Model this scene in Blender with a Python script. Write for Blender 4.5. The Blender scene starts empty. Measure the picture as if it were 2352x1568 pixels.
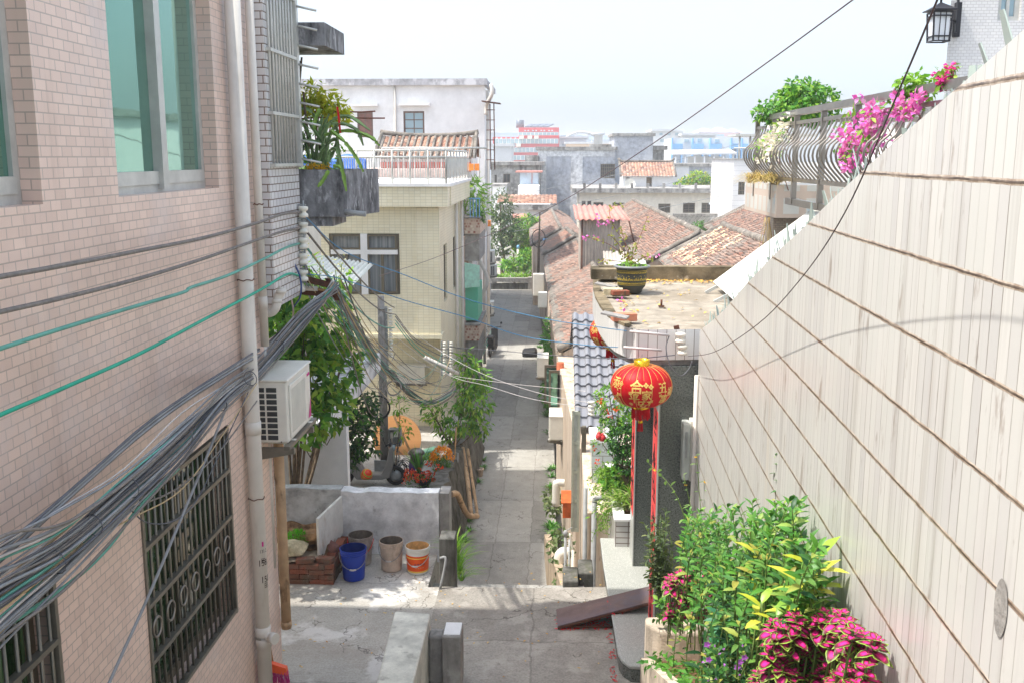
import bpy, math, random
from mathutils import Vector, Matrix
V = Vector
R = random.Random(7)
rad = math.radians
sc = bpy.context.scene
COL = sc.collection
PI = math.pi
# ---------------------------------------------------------------- camera
PITCH, YAW, FPX = rad(10.5), rad(2.41), 2287.0
EYE = V((0, 0, 5))
fw = V((-math.sin(YAW)*math.cos(PITCH), math.cos(YAW)*math.cos(PITCH), -math.sin(PITCH)))
ri = V((math.cos(YAW), math.sin(YAW), 0))
up = ri.cross(fw)
cam = bpy.data.cameras.new("Camera")
cam.lens = FPX/2352*36; cam.sensor_width = 36; cam.clip_end = 3000; cam.clip_start = 0.05
co = bpy.data.objects.new("Camera", cam); COL.objects.link(co)
co.location = EYE; co.rotation_euler = (PI/2-PITCH, 0, YAW)
sc.camera = co
def at(px, py, X=None, Y=None, Z=None):
    "a point of the place: the sight line through a photo point, met with a known plane"
    d = fw + ri*((px-1176)/FPX) + up*((784-py)/FPX)
    k = X/d.x if X is not None else (Y/d.y if Y is not None else (Z-5)/d.z)
    return EYE + d*k
# ---------------------------------------------------------------- tags and tree
ORG = {}
def tag(o, label=None, cat=None, group=None, kind=None):
    if label: o["label"] = label
    if cat: o["category"] = cat
    if group: o["group"] = group
    if kind: o["kind"] = kind
    return o
def thing(name, label, cat, loc=(0, 0, 0), group=None, rz=0):
    o = bpy.data.objects.new(name, None); COL.objects.link(o)
    o.empty_display_size = .1
    o.location = loc; o.rotation_euler.z = rz
    ORG[o.name] = V(loc)
    return tag(o, label, cat, group)
def copy_tree(o, loc=None, rz=None, label=None, group=None, parent=None, sc_=None):
    c = o.copy(); COL.objects.link(c)
    if parent: c.parent = parent
    ORG[c.name] = ORG.get(o.name, V((0, 0, 0)))
    for ch in list(o.children): copy_tree(ch, parent=c)
    if loc is not None: c.location = loc
    if rz is not None: c.rotation_euler.z = rz
    if sc_ is not None: c.scale = (sc_, sc_, sc_) if not isinstance(sc_, tuple) else sc_
    if label: c["label"] = label
    if group: c["group"] = group
    return c
# ---------------------------------------------------------------- mesh builder
class MB:
    def __init__(s): s.v = []; s.f = []; s.m = []; s.uv = []; s.sm = []
    def add(s, pts): 
        i = len(s.v); s.v += [V(p) for p in pts]; return i
    def face(s, pts, m=0, uv=None, sm=False):
        i = s.add(pts); s.f.append(tuple(range(i, i+len(pts)))); s.m.append(m); s.uv.append(uv); s.sm.append(sm)
    def fi(s, idx, m=0, uv=None, sm=False):
        s.f.append(tuple(idx)); s.m.append(m); s.uv.append(uv); s.sm.append(sm)
    def obox(s, c, ux, uy, uz, m=0):
        c, ux, uy, uz = V(c), V(ux), V(uy), V(uz)
        i = s.add([c+ux*a+uy*b+uz*d for d in (-1, 1) for a, b in ((-1, -1), (1, -1), (1, 1), (-1, 1))])
        q = [(3, 2, 1, 0), (4, 5, 6, 7), (0, 1, 5, 4), (1, 2, 6, 5), (2, 3, 7, 6), (3, 0, 4, 7)]
        if ux.cross(uy).dot(uz) < 0: q = [t[::-1] for t in q]
        for t in q: s.fi([i+k for k in t], m)
    def box(s, x0, x1, y0, y1, z0, z1, m=0):
        s.obox(((x0+x1)/2, (y0+y1)/2, (z0+z1)/2), (abs(x1-x0)/2, 0, 0), (0, abs(y1-y0)/2, 0), (0, 0, abs(z1-z0)/2), m)
    def bar(s, p, q, w, h, m=0, upv=(0, 0, 1)):
        p, q = V(p), V(q); d = q-p; L = d.length
        if L < 1e-6: return
        d.normalize(); a = d.cross(V(upv))
        if a.length < 1e-4: a = d.cross(V((1, 0, 0)))
        a.normalize(); b = a.cross(d)
        s.obox((p+q)/2, d*(L/2), a*(w/2), b*(h/2), m)
    def tube(s, pts, r, n=6, m=0, r2=None, cap=True, sm=True):
        pts = [V(p) for p in pts]; N = len(pts); prev = None; base = len(s.v)
        for k, p in enumerate(pts):
            t = (pts[min(k+1, N-1)]-pts[max(k-1, 0)])
            if t.length < 1e-9: t = V((0, 0, 1))
            t.normalize()
            a = (prev - t*prev.dot(t)) if prev else (V((0, 0, 1)).cross(t) if abs(t.z) < .95 else V((1, 0, 0)).cross(t))
            if a.length < 1e-5: a = V((1, 0, 0)).cross(t)
            a.normalize(); prev = a; b = t.cross(a)
            rr = r[k] if isinstance(r, (list, tuple)) else (r if r2 is None else r+(r2-r)*k/max(1, N-1))
            for j in range(n):
                A = 2*PI*j/n
                s.v.append(p + a*(math.cos(A)*rr) + b*(math.sin(A)*rr))
        for k in range(N-1):
            for j in range(n):
                j2 = (j+1) % n; o = base+k*n; o2 = o+n
                s.fi((o+j, o+j2, o2+j2, o2+j), m, None, sm)
        if cap:
            s.fi([base+j for j in range(n)][::-1], m); s.fi([base+(N-1)*n+j for j in range(n)], m)
    def lathe(s, c, prof, n=20, m=0, sm=True, ax=(0, 0, 1), cap=True, ms=None):
        c = V(c); az = V(ax).normalized(); ax_ = az.orthogonal().normalized() if abs(az.z) < .99 else V((1, 0, 0)); ay = az.cross(ax_)
        base = len(s.v)
        for r, z in prof:
            for j in range(n):
                A = 2*PI*j/n
                s.v.append(c + ax_*(math.cos(A)*r) + ay*(math.sin(A)*r) + az*z)
        L = 0
        for k in range(len(prof)-1):
            for j in range(n):
                j2 = (j+1) % n; o = base+k*n; o2 = o+n
                u0, u1 = j/n, (j+1)/n
                s.fi((o+j, o+j2, o2+j2, o2+j), ms[k] if ms else m, [(u0, prof[k][1]), (u1, prof[k][1]), (u1, prof[k+1][1]), (u0, prof[k+1][1])], sm)
        if cap:
            if prof[0][0] > 1e-4: s.fi([base+j for j in range(n)][::-1], ms[0] if ms else m)
            if prof[-1][0] > 1e-4: s.fi([base+(len(prof)-1)*n+j for j in range(n)], ms[-1] if ms else m)
    def prism(s, poly, d, m=0, mside=None):
        poly = [V(p) for p in poly]; d = V(d); n = len(poly)
        i = s.add(poly + [p+d for p in poly])
        nn = V((0, 0, 0))
        for k in range(n): nn += poly[k].cross(poly[(k+1) % n])
        fl = nn.dot(d) > 0
        a = list(range(i, i+n)); b = list(range(i+n, i+2*n))
        s.fi(a[::-1] if fl else a, m); s.fi(b if fl else b[::-1], m)
        for k in range(n):
            q = (a[k], a[(k+1) % n], b[(k+1) % n], b[k])
            s.fi(q if fl else q[::-1], m if mside is None else mside)
    def grid(s, fn, nu, nv, m=0, sm=True, uvf=None, mf=None):
        base = len(s.v)
        for j in range(nv+1):
            for i in range(nu+1): s.v.append(V(fn(i/nu, j/nv)))
        for j in range(nv):
            for i in range(nu):
                a = base+j*(nu+1)+i
                uv = None
                if uvf: uv = [uvf(i/nu, j/nv), uvf((i+1)/nu, j/nv), uvf((i+1)/nu, (j+1)/nv), uvf(i/nu, (j+1)/nv)]
                s.fi((a, a+1, a+nu+2, a+nu+1), mf(i, j) if mf else m, uv, sm)
    def leaf(s, p, d, n, L, W, m=0, fold=.25, droop=.2, seg=2, shape=None):
        "a leaf blade growing from p along d with face normal n: seg strips each side of the midrib"
        p, d, n = V(p), V(d).normalized(), V(n)
        sd = d.cross(n)
        if sd.length < 1e-4: sd = d.orthogonal()
        sd.normalize(); n = sd.cross(d)
        shape = shape or ([(0, .0), (.45, 1), (1, 0)] if seg == 2 else [(0, .05), (.2, .7), (.45, 1), (.75, .7), (1, 0)])
        base = len(s.v); K = len(shape)
        for t, w in shape:
            c = p + d*(L*t) - n*(droop*L*t*t)
            ww = W*.5*w
            s.v += [c + sd*ww + n*(fold*ww), c, c - sd*ww + n*(fold*ww)]
        for k in range(K-1):
            o = base+3*k
            t0, t1 = shape[k][0], shape[k+1][0]; w0, w1 = shape[k][1], shape[k+1][1]
            s.fi((o, o+1, o+4, o+3), m, [(t0, w0), (t0, 0), (t1, 0), (t1, w1)], True)
            s.fi((o+1, o+2, o+5, o+4), m, [(t0, 0), (t0, w0), (t1, w1), (t1, 0)], True)
    def join(s, o):
        i = len(s.v); s.v += o.v
        s.f += [tuple(k+i for k in t) for t in o.f]; s.m += o.m; s.uv += o.uv; s.sm += o.sm
    def build(s, name, mats, parent=None, loc=None, label=None, cat=None, group=None, kind=None):
        if not isinstance(mats, (list, tuple)): mats = [mats]
        if parent is not None: org = ORG[parent.name]
        else: org = V(loc) if loc is not None else V((0, 0, 0))
        me = bpy.data.meshes.new(name)
        me.from_pydata([tuple(p-org) for p in s.v], [], s.f)
        for mt in mats: me.materials.append(mt)
        me.polygons.foreach_set("material_index", [min(k, len(mats)-1) for k in s.m])
        me.polygons.foreach_set("use_smooth", s.sm)
        ul = me.uv_layers.new(name="UVMap"); data = [0.0]*(2*len(me.loops)); li = 0
        for f, uv in zip(s.f, s.uv):
            if uv is None:
                a, b, c = s.v[f[0]], s.v[f[1]], s.v[f[2]]
                n = (b-a).cross(c-a); ax, ay, az = abs(n.x), abs(n.y), abs(n.z)
                if az > ax and az > ay: g = lambda q: (q.x, q.y)
                elif ax > ay: g = lambda q: (q.y, q.z)
                else: g = lambda q: (q.x, q.z)
                for k in f:
                    u = g(s.v[k]); data[li] = u[0]; data[li+1] = u[1]; li += 2
            else:
                for u in uv: data[li] = u[0]; data[li+1] = u[1]; li += 2
        ul.data.foreach_set("uv", data)
        me.validate(); me.update()
        o = bpy.data.objects.new(name, me); COL.objects.link(o)
        if parent is not None: o.parent = parent
        else: o.location = org
        ORG[o.name] = org
        return tag(o, label, cat, group, kind)
def box(name, x0, x1, y0, y1, z0, z1, mat, parent=None, **k):
    b = MB(); b.box(x0, x1, y0, y1, z0, z1); return b.build(name, mat, parent, **k)
def bevel(o, w=.01, seg=2):
    md = o.modifiers.new("bevel", "BEVEL"); md.width = w; md.segments = seg; md.limit_method = "ANGLE"; md.angle_limit = rad(40); return o
def sag(a, b, s, n=14, wob=0, rr=None):
    a, b = V(a), V(b); rr = rr or R; out = []
    for k in range(n+1):
        t = k/n; p = a.lerp(b, t); p.z -= s*4*t*(1-t)
        if wob and 0 < k < n: p += V((rr.uniform(-wob, wob), rr.uniform(-wob, wob), rr.uniform(-wob, wob)))
        out.append(p)
    return out
def smooth(pts, n=6):
    "Catmull-Rom through pts"
    P = [V(p) for p in pts]; P = [P[0]*2-P[1]] + P + [P[-1]*2-P[-2]]; out = []
    for k in range(1, len(P)-2):
        p0, p1, p2, p3 = P[k-1:k+3]
        for j in range(n):
            t = j/n
            out.append(.5*((2*p1)+(p2-p0)*t+(2*p0-5*p1+4*p2-p3)*t*t+(3*p1-p0-3*p2+p3)*t**3))
    out.append(P[-2]); return out
# ---------------------------------------------------------------- materials
def lin(c):
    return tuple(((x/255)/12.92 if x/255 <= .04045 else ((x/255+.055)/1.055)**2.4) for x in c) + (1,)
class NT:
    def __init__(s, name):
        s.mat = bpy.data.materials.new(name); s.mat.use_nodes = True
        s.n = s.mat.node_tree.nodes; s.l = s.mat.node_tree.links
        s.b = s.n["Principled BSDF"]; s.out = s.n["Material Output"]
        s._oc = None
    def new(s, t, **k):
        n = s.n.new(t)
        for a, v in k.items(): setattr(n, a, v)
        return n
    def oc(s, w="Object"):
        if not s._oc: s._oc = s.new("ShaderNodeTexCoord")
        return s._oc.outputs[w]
    def noise(s, scale, detail=4, rough=.6, vec=None, st=None, dist=0):
        vec = vec or s.oc()
        if st:
            mp = s.new("ShaderNodeMapping"); mp.inputs["Scale"].default_value = st; s.l.new(vec, mp.inputs["Vector"]); vec = mp.outputs[0]
        n = s.new("ShaderNodeTexNoise"); n.inputs["Scale"].default_value = scale; n.inputs["Detail"].default_value = detail
        n.inputs["Roughness"].default_value = rough; n.inputs["Distortion"].default_value = dist
        s.l.new(vec, n.inputs["Vector"]); return n.outputs["Fac"]
    def ramp(s, fac, stops, interp="LINEAR"):
        r = s.new("ShaderNodeValToRGB"); r.color_ramp.interpolation = interp
        e = r.color_ramp.elements
        while len(e) < len(stops): e.new(.5)
        for k, (p, c) in enumerate(stops): e[k].position = p; e[k].color = c if len(c) == 4 else lin(c)
        s.l.new(fac, r.inputs["Fac"]); return r.outputs["Color"]
    def mix(s, fac, a, b, mode="MIX"):
        m = s.new("ShaderNodeMix", data_type="RGBA", blend_type=mode)
        for sock, v in ((m.inputs[0], fac), (m.inputs[6], a), (m.inputs[7], b)):
            if hasattr(v, "node"): s.l.new(v, sock)
            elif isinstance(v, (int, float)): sock.default_value = v
            else: sock.default_value = v if len(v) == 4 else lin(v)
        return m.outputs[2]
    def math(s, op, a, b=0.0):
        m = s.new("ShaderNodeMath", operation=op)
        for k, v in enumerate((a, b)):
            if hasattr(v, "node"): s.l.new(v, m.inputs[k])
            else: m.inputs[k].default_value = v
        return m.outputs[0]
    def bump(s, h, strength=.3, dist=.01):
        b = s.new("ShaderNodeBump"); b.inputs["Strength"].default_value = strength; b.inputs["Distance"].default_value = dist
        s.l.new(h, b.inputs["Height"]); s.l.new(b.outputs[0], s.b.inputs["Normal"])
    def fin(s, col, rough=.7, metal=0, spec=.3):
        if hasattr(col, "node"): s.l.new(col, s.b.inputs["Base Color"])
        else: s.b.inputs["Base Color"].default_value = lin(col)
        s.b.inputs["Roughness"].default_value = rough; s.b.inputs["Metallic"].default_value = metal
        s.b.inputs["Specular IOR Level"].default_value = spec
        return s.mat
W4, K4 = (1, 1, 1, 1), (0, 0, 0, 1)
def shade(c, f): return tuple(max(0, min(255, x*f)) for x in c)
def dirt(t, col, stains):
    "stains: (colour, scale, threshold lo, hi, strength, stretch)"
    for c, scl, lo, hi, k, st in stains:
        f = t.ramp(t.noise(scl, 6, .65, st=st), [(lo, K4), (hi, (k, k, k, 1))])
        col = t.mix(f, col, c)
    return col
def mat(name, c, rough=.75, metal=0, var=.1, vs=6, stains=(), bump=.15, bs=60, spec=.3):
    t = NT(name)
    n1 = t.noise(vs, 5, .65)
    col = t.ramp(n1, [(.3, shade(c, 1-var)), (.7, shade(c, 1+var))]) if var else c
    if stains:
        if not var: col = t.mix(0.0, c, c)
        col = dirt(t, col, stains)
    if bump: t.bump(t.noise(bs, 4, .6), bump, .02)
    return t.fin(col, rough, metal, spec)
def tile(name, c1, c2, mortar, w, h, ms, off=.5, rough=.35, stains=(), bump=.25, spec=.45, freq=2, rot=False, wav=0):
    t = NT(name)
    b = t.new("ShaderNodeTexBrick"); b.offset = off; b.offset_frequency = freq
    uv = t.oc("UV")
    if rot:
        mp = t.new("ShaderNodeMapping"); mp.inputs["Rotation"].default_value = (0, 0, PI/2); t.l.new(uv, mp.inputs["Vector"]); uv = mp.outputs[0]
    if wav:
        nz = t.new("ShaderNodeTexNoise"); nz.inputs["Scale"].default_value = 9; t.l.new(uv, nz.inputs["Vector"])
        vm = t.new("ShaderNodeVectorMath", operation="SCALE"); vm.inputs[3].default_value = wav; t.l.new(nz.outputs["Color"], vm.inputs[0])
        va = t.new("ShaderNodeVectorMath", operation="ADD"); t.l.new(uv, va.inputs[0]); t.l.new(vm.outputs[0], va.inputs[1]); uv = va.outputs[0]
    t.l.new(uv, b.inputs["Vector"])
    for k, v in (("Color1", lin(c1)), ("Color2", lin(c2)), ("Mortar", lin(mortar)), ("Scale", 1.0), ("Mortar Size", ms), ("Mortar Smooth", .15), ("Bias", 0.0), ("Brick Width", w), ("Row Height", h)):
        b.inputs[k].default_value = v
    col = b.outputs["Color"]
    n = t.noise(1.3, 3, .5)
    col = t.mix(1.0, col, t.ramp(n, [(.3, (.86, .86, .86, 1)), (.7, (1.0, 1.0, 1.0, 1))]), "MULTIPLY")
    col = dirt(t, col, stains)
    if bump: t.bump(t.math("SUBTRACT", 1.0, b.outputs["Fac"]), bump, .006)
    return t.fin(col, rough, 0, spec)
def ground(name, c, bx, by, stains=(), crack=1.3, off=(0, 0), tone=.12):
    "cast concrete: slabs of slightly different tone, joints, branching cracks, stains"
    t = NT(name); sp = t.new("ShaderNodeSeparateXYZ"); t.l.new(t.oc(), sp.inputs[0])
    w_ = t.math("MULTIPLY", t.math("SUBTRACT", t.noise(3, 3), .5), .12)
    x = t.math("ADD", t.math("ADD", sp.outputs[0], w_), off[0]); y = t.math("ADD", t.math("ADD", sp.outputs[1], w_), off[1])
    fx, fy = t.math("DIVIDE", x, bx), t.math("DIVIDE", y, by); cm = t.new("ShaderNodeCombineXYZ"); t.l.new(t.math("FLOOR", fx), cm.inputs[0]); t.l.new(t.math("FLOOR", fy), cm.inputs[1])
    wn_ = t.new("ShaderNodeTexWhiteNoise"); t.l.new(cm.outputs[0], wn_.inputs["Vector"])
    col = t.ramp(wn_.outputs["Value"], [(0, shade(c, 1-tone)), (1, shade(c, 1+tone*.7))])
    col = t.mix(1.0, col, t.ramp(t.noise(3.5, 6, .7), [(.3, (.78, .78, .78, 1)), (.7, (1, 1, 1, 1))]), "MULTIPLY")
    col = t.mix(1.0, col, t.ramp(t.noise(42, 5, .75), [(.36, (.74, .74, .74, 1)), (.56, (1, 1, 1, 1)), (.72, (1.12, 1.12, 1.12, 1))]), "MULTIPLY")
    col = dirt(t, col, stains)
    def edge(f, p): return t.math("MULTIPLY", t.math("SUBTRACT", .5, t.math("ABSOLUTE", t.math("SUBTRACT", t.math("FRACT", f), .5))), p)
    j = t.math("LESS_THAN", t.math("MINIMUM", edge(fx, bx), edge(fy, by)), .011)
    vo = t.new("ShaderNodeTexVoronoi"); vo.feature = "DISTANCE_TO_EDGE"; vo.inputs["Scale"].default_value = crack
    ad = t.new("ShaderNodeVectorMath", operation="ADD"); nz = t.new("ShaderNodeTexNoise"); nz.inputs["Scale"].default_value = 3; nz.inputs["Detail"].default_value = 5; t.l.new(t.oc(), nz.inputs["Vector"]); t.l.new(t.oc(), ad.inputs[0]); t.l.new(nz.outputs["Color"], ad.inputs[1]); t.l.new(ad.outputs[0], vo.inputs["Vector"])
    k = t.math("MULTIPLY", t.math("LESS_THAN", vo.outputs["Distance"], .009), t.math("GREATER_THAN", t.noise(.9, 2), .48))
    f = t.math("MAXIMUM", t.math("MULTIPLY", j, .3), t.math("MULTIPLY", k, .6)); col = t.mix(f, col, (74, 70, 64))
    t.bump(t.math("SUBTRACT", t.noise(55, 4, .65), f), .4, .015); return t.fin(col, .92, 0, .15)
def leafmat(name, cols, trans=.35, rough=.5, spec=.35):
    t = NT(name)
    g = t.new("ShaderNodeNewGeometry")
    col = t.ramp(g.outputs["Random Per Island"], [(i/(len(cols)-1), c) for i, c in enumerate(cols)])
    t.fin(col, rough, 0, spec)
    tr = t.new("ShaderNodeBsdfTranslucent")
    t.l.new(t.mix(.5, col, (230, 240, 120), "MULTIPLY"), tr.inputs["Color"])
    mx = t.new("ShaderNodeMixShader"); mx.inputs[0].default_value = trans
    t.l.new(t.b.outputs[0], mx.inputs[1]); t.l.new(tr.outputs[0], mx.inputs[2]); t.l.new(mx.outputs[0], t.out.inputs["Surface"])
    return t.mat
def rooftile(name, cols, pw, ph, moss=.5, mosscol=(120, 116, 108)):
    "one colour per tile cell (UV in metres), grey mortar and lichen patches"
    t = NT(name)
    uv = t.oc("UV"); sp = t.new("ShaderNodeSeparateXYZ"); t.l.new(uv, sp.inputs[0])
    u = t.math("FLOOR", t.math("DIVIDE", sp.outputs[0], pw)); v = t.math("FLOOR", t.math("DIVIDE", sp.outputs[1], ph))
    cm = t.new("ShaderNodeCombineXYZ"); t.l.new(u, cm.inputs[0]); t.l.new(v, cm.inputs[1])
    wn = t.new("ShaderNodeTexWhiteNoise"); t.l.new(cm.outputs[0], wn.inputs["Vector"])
    col = t.ramp(wn.outputs["Value"], [(i/(len(cols)-1), c) for i, c in enumerate(cols)])
    big = t.ramp(t.noise(.55, 6, .7), [(.5, K4), (.62, (moss, moss, moss, 1))])
    col = t.mix(big, col, mosscol)
    sm_ = t.ramp(t.noise(7, 5, .7), [(.52, K4), (.66, (.55, .55, .55, 1))])
    col = t.mix(sm_, col, (112, 104, 96))
    t.bump(t.noise(50, 4, .7), .35, .02)
    return t.fin(col, .9, 0, .15)
def glass(name, c, rough=.08, spec=.8):
    t = NT(name); return t.fin(c, rough, 0, spec)
# ================================================================ materials
CON = lambda n, c, **k: mat(n, c, rough=.92, var=.16, vs=3.5, bump=.35, bs=45, spec=.15, **k)
M_terr = ground("terrace concrete", (196, 192, 183), 3.1, 2.3, [((150, 142, 132), 1.2, .52, .66, .6, None), ((214, 212, 208), .9, .54, .6, .65, None), ((110, 102, 94), 9, .62, .72, .45, None)], 1.1, (1.2, .4))
M_land = ground("landing concrete", (168, 163, 154), 2.2, 3.4, [((184, 179, 170), 2.2, .52, .62, .5, None), ((116, 110, 104), 16, .56, .7, .6, None), ((126, 120, 112), .9, .55, .66, .5, None)], .8, (.2, .5), .06)
M_alley = ground("alley concrete", (176, 174, 167), .74, 2.6, [((172, 170, 164), .9, .57, .62, .55, (1, .5, 1)), ((122, 120, 115), .8, .52, .68, .5, (1.3, .4, 1)), ((104, 102, 96), 9, .6, .7, .4, None)], 1.0, (.45, .9), .08)
M_dirtg = CON("town ground", (150, 146, 138), stains=[((110, 108, 98), .2, .5, .65, .6, None)])
M_mossc = CON("mossy concrete", (108, 107, 102), stains=[((52, 52, 44), 2.2, .42, .66, .85, (2.5, 2.5, .6)), ((88, 92, 62), 3, .58, .72, .5, None)])
M_greyc = CON("grey concrete", (150, 147, 142), stains=[((92, 90, 88), 2, .5, .68, .6, (3, 3, .7)), ((190, 188, 184), 4, .56, .66, .5, None)])
M_darkc = CON("weathered planter concrete", (138, 138, 140), stains=[((58, 58, 60), 2.6, .46, .66, .85, (2.6, 2.6, .9)), ((58, 60, 40), 2.2, .56, .66, .85, None), ((214, 214, 216), 7, .56, .68, .5, (2, 2, .9))])
M_white = CON("old white paint", (222, 222, 222), stains=[((160, 160, 164), 2.2, .5, .68, .5, None), ((96, 94, 96), 5, .6, .7, .7, (1, 1, .6)), ((130, 128, 130), 26, .62, .7, .6, None)])
M_greyw = CON("grey limewash", (176, 178, 178), stains=[((112, 112, 112), 2.4, .5, .66, .7, (1, 1, 1.6)), ((206, 208, 208), 2.2, .55, .66, .6, None), ((66, 64, 60), 13, .64, .7, .7, None)])
M_hwhite = mat("house white plaster", (232, 232, 231), rough=.9, var=.04, vs=2, bump=.3, stains=[((212, 212, 212), .9, .55, .7, .4, (1.5, 1.5, .5)), ((150, 150, 150), 2.0, .66, .78, .45, (3, 3, .35))])
M_cream = mat("cream plaster", (230, 224, 210), rough=.9, var=.05, vs=2, bump=.3, stains=[((204, 194, 178), 1.4, .55, .7, .5, (2, 2, .4)), ((150, 146, 138), .6, .66, .78, .45, (2.5, 2.5, .5))])
M_gplast = CON("grey stucco", (168, 172, 180), stains=[((206, 208, 212), .5, .45, .6, .6, None), ((116, 120, 126), .5, .54, .7, .6, (2, 2, .5)), ((206, 208, 212), 2.5, .55, .7, .5, None)])
M_dgrey = CON("stained concrete", (158, 156, 152), stains=[((70, 68, 66), .8, .46, .64, .8, (2, 2, .5)), ((216, 214, 210), 1.4, .55, .66, .6, None)])
M_pipe = mat("white plastic pipe", (214, 208, 198), rough=.45, var=.05, vs=2, bump=0, stains=[((166, 150, 130), 2.5, .56, .74, .5, (3, 3, .5))])
M_pipeg = mat("grey plastic pipe", (150, 152, 152), rough=.5, var=.08, bump=0)
M_rpipe = mat("rust stained pipe", (190, 160, 126), rough=.7, var=.12, vs=3, stains=[((92, 70, 46), 5, .55, .66, .8, (2, 2, .6))], bump=.2)
M_pink = tile("pink wall tiles", (240, 212, 195), (227, 199, 183), (192, 171, 158), .102, .051, .0034, rough=.28, stains=[((214, 200, 194), .9, .52, .66, .55, None), ((176, 146, 130), 1.4, .58, .74, .4, (4, 4, .3)), ((150, 128, 116), 2.4, .64, .76, .45, (6, 6, .25))])
M_wtile = tile("small white wall tiles", (230, 228, 226), (220, 218, 218), (128, 110, 96), .1, .062, .0045, off=.5, rough=.25, stains=[((180, 150, 120), 3, .64, .75, .45, (4, 4, .4))])
def tallwall():
    "upright tiles: thin uneven joints between them, wide worn mortar lines between the courses"
    t = NT("tall cream wall tiles"); sp = t.new("ShaderNodeSeparateXYZ"); t.l.new(t.oc("UV"), sp.inputs[0])
    wob = t.math("MULTIPLY", t.math("SUBTRACT", t.noise(7, 3, .6, vec=t.oc("UV")), .5), .014)
    v = t.math("ADD", sp.outputs[1], t.math("MULTIPLY", wob, .6)); ro_ = t.new("ShaderNodeTexWhiteNoise", noise_dimensions="1D"); t.l.new(t.math("FLOOR", t.math("DIVIDE", v, .247)), ro_.inputs["W"])
    u = t.math("ADD", t.math("ADD", sp.outputs[0], t.math("MULTIPLY", wob, .2)), t.math("MULTIPLY", ro_.outputs["Value"], .0635))
    def joint(x, pitch, half):
        f = t.math("FRACT", t.math("DIVIDE", x, pitch)); d = t.math("ABSOLUTE", t.math("SUBTRACT", f, .5)); d = t.math("MULTIPLY", t.math("SUBTRACT", .5, d), pitch)
        return d, t.math("LESS_THAN", d, half)
    du, ju = joint(u, .0635, .0022); dv, jv = joint(t.math("ADD", v, t.math("MULTIPLY", t.math("SUBTRACT", t.noise(70, 3), .5), .004)), .247, .008)
    cm = t.new("ShaderNodeCombineXYZ"); t.l.new(t.math("FLOOR", t.math("DIVIDE", u, .0635)), cm.inputs[0]); t.l.new(t.math("FLOOR", t.math("DIVIDE", v, .247)), cm.inputs[1])
    w_ = t.new("ShaderNodeTexWhiteNoise"); t.l.new(cm.outputs[0], w_.inputs["Vector"])
    col = t.ramp(w_.outputs["Value"], [(0, (198, 198, 192)), (.5, (205, 204, 198)), (1, (192, 191, 187))])
    col = dirt(t, col, [((206, 186, 152), .8, .6, .76, .4, (4, 4, .3)), ((190, 184, 184), 1.2, .55, .7, .35, None), ((140, 124, 112), 3.0, .6, .68, .75, (3, 3, .8)), ((128, 112, 98), 8, .64, .72, .6, (1.5, 1.5, .5)), ((150, 144, 136), 1.6, .54, .74, .5, (7, 7, .12))])
    k = t.ramp(t.noise(5, 4, .7, st=(1, 1, .5)), [(.3, (.35, .35, .35, 1)), (.65, (1, 1, 1, 1))])
    w2 = t.new("ShaderNodeTexWhiteNoise"); c2 = t.new("ShaderNodeCombineXYZ"); t.l.new(t.math("ROUND", t.math("DIVIDE", u, .0635)), c2.inputs[0]); t.l.new(t.math("FLOOR", t.math("DIVIDE", v, .247)), c2.inputs[1]); t.l.new(c2.outputs[0], w2.inputs["Vector"])
    col = t.mix(t.math("MULTIPLY", t.math("MULTIPLY", ju, k), t.math("ADD", t.math("MULTIPLY", w2.outputs["Value"], .75), .25)), col, (104, 88, 78))
    col = t.mix(jv, col, t.ramp(t.noise(16, 5, .7), [(.4, (150, 130, 112)), (.62, (206, 192, 174))]))
    col = t.mix(t.math("MULTIPLY", t.math("LESS_THAN", dv, .0034), t.ramp(t.noise(5, 4, .7), [(.35, (.35, .35, .35, 1)), (.55, (1, 1, 1, 1))])), col, (84, 70, 60))
    t.bump(t.math("MINIMUM", t.math("MINIMUM", t.math("MULTIPLY", du, 500), t.math("MULTIPLY", dv, 130)), 1.0), .3, .004); return t.fin(col, .3, 0, .45)
M_rtile = tallwall()
M_ytile = tile("yellow mosaic tiles", (246, 238, 210), (240, 230, 198), (214, 206, 176), .145, .075, .005, off=0, rough=.35, bump=.15)
M_btile = tile("red brick", (168, 92, 70), (134, 82, 66), (92, 80, 66), .235, .066, .008, rough=.9, bump=.6, spec=.1, wav=.006, stains=[((92, 90, 72), 3.5, .5, .66, .65, None), ((196, 180, 160), 8, .6, .7, .4, None)])
M_mosq = tile("checked mosaic", (150, 74, 58), (226, 214, 196), (206, 186, 166), .09, .09, .012, off=.5, rough=.4)
M_gtile = tile("large pale green tiles", (206, 216, 212), (200, 208, 206), (150, 150, 140), .3, .21, .006, rough=.3)
M_ftile = tile("white fascia tiles", (232, 230, 226), (222, 220, 218), (128, 110, 100), .088, .6, .003, off=0, rough=.3, stains=[((190, 178, 160), 2, .62, .76, .4, (3, 3, .5))])
M_stile = tile("grey planter tiles", (206, 204, 200), (196, 194, 190), (126, 110, 104), .16, .075, .007, off=0, rough=.35)
M_alu = mat("aluminium frame", (196, 196, 190), rough=.4, metal=.35, var=.06, bump=0)
M_alud = mat("dark window frame", (112, 104, 88), rough=.45, metal=.2, var=.06, bump=0)
M_steel = mat("stainless steel", (138, 132, 124), rough=.3, metal=.85, var=.08, vs=3, bump=0)
M_grille = mat("dull steel grille", (124, 120, 110), rough=.4, metal=.6, var=.1, bump=0)
M_galv = mat("galvanised steel", (160, 164, 164), rough=.5, metal=.5, var=.12, bump=.05)
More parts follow.
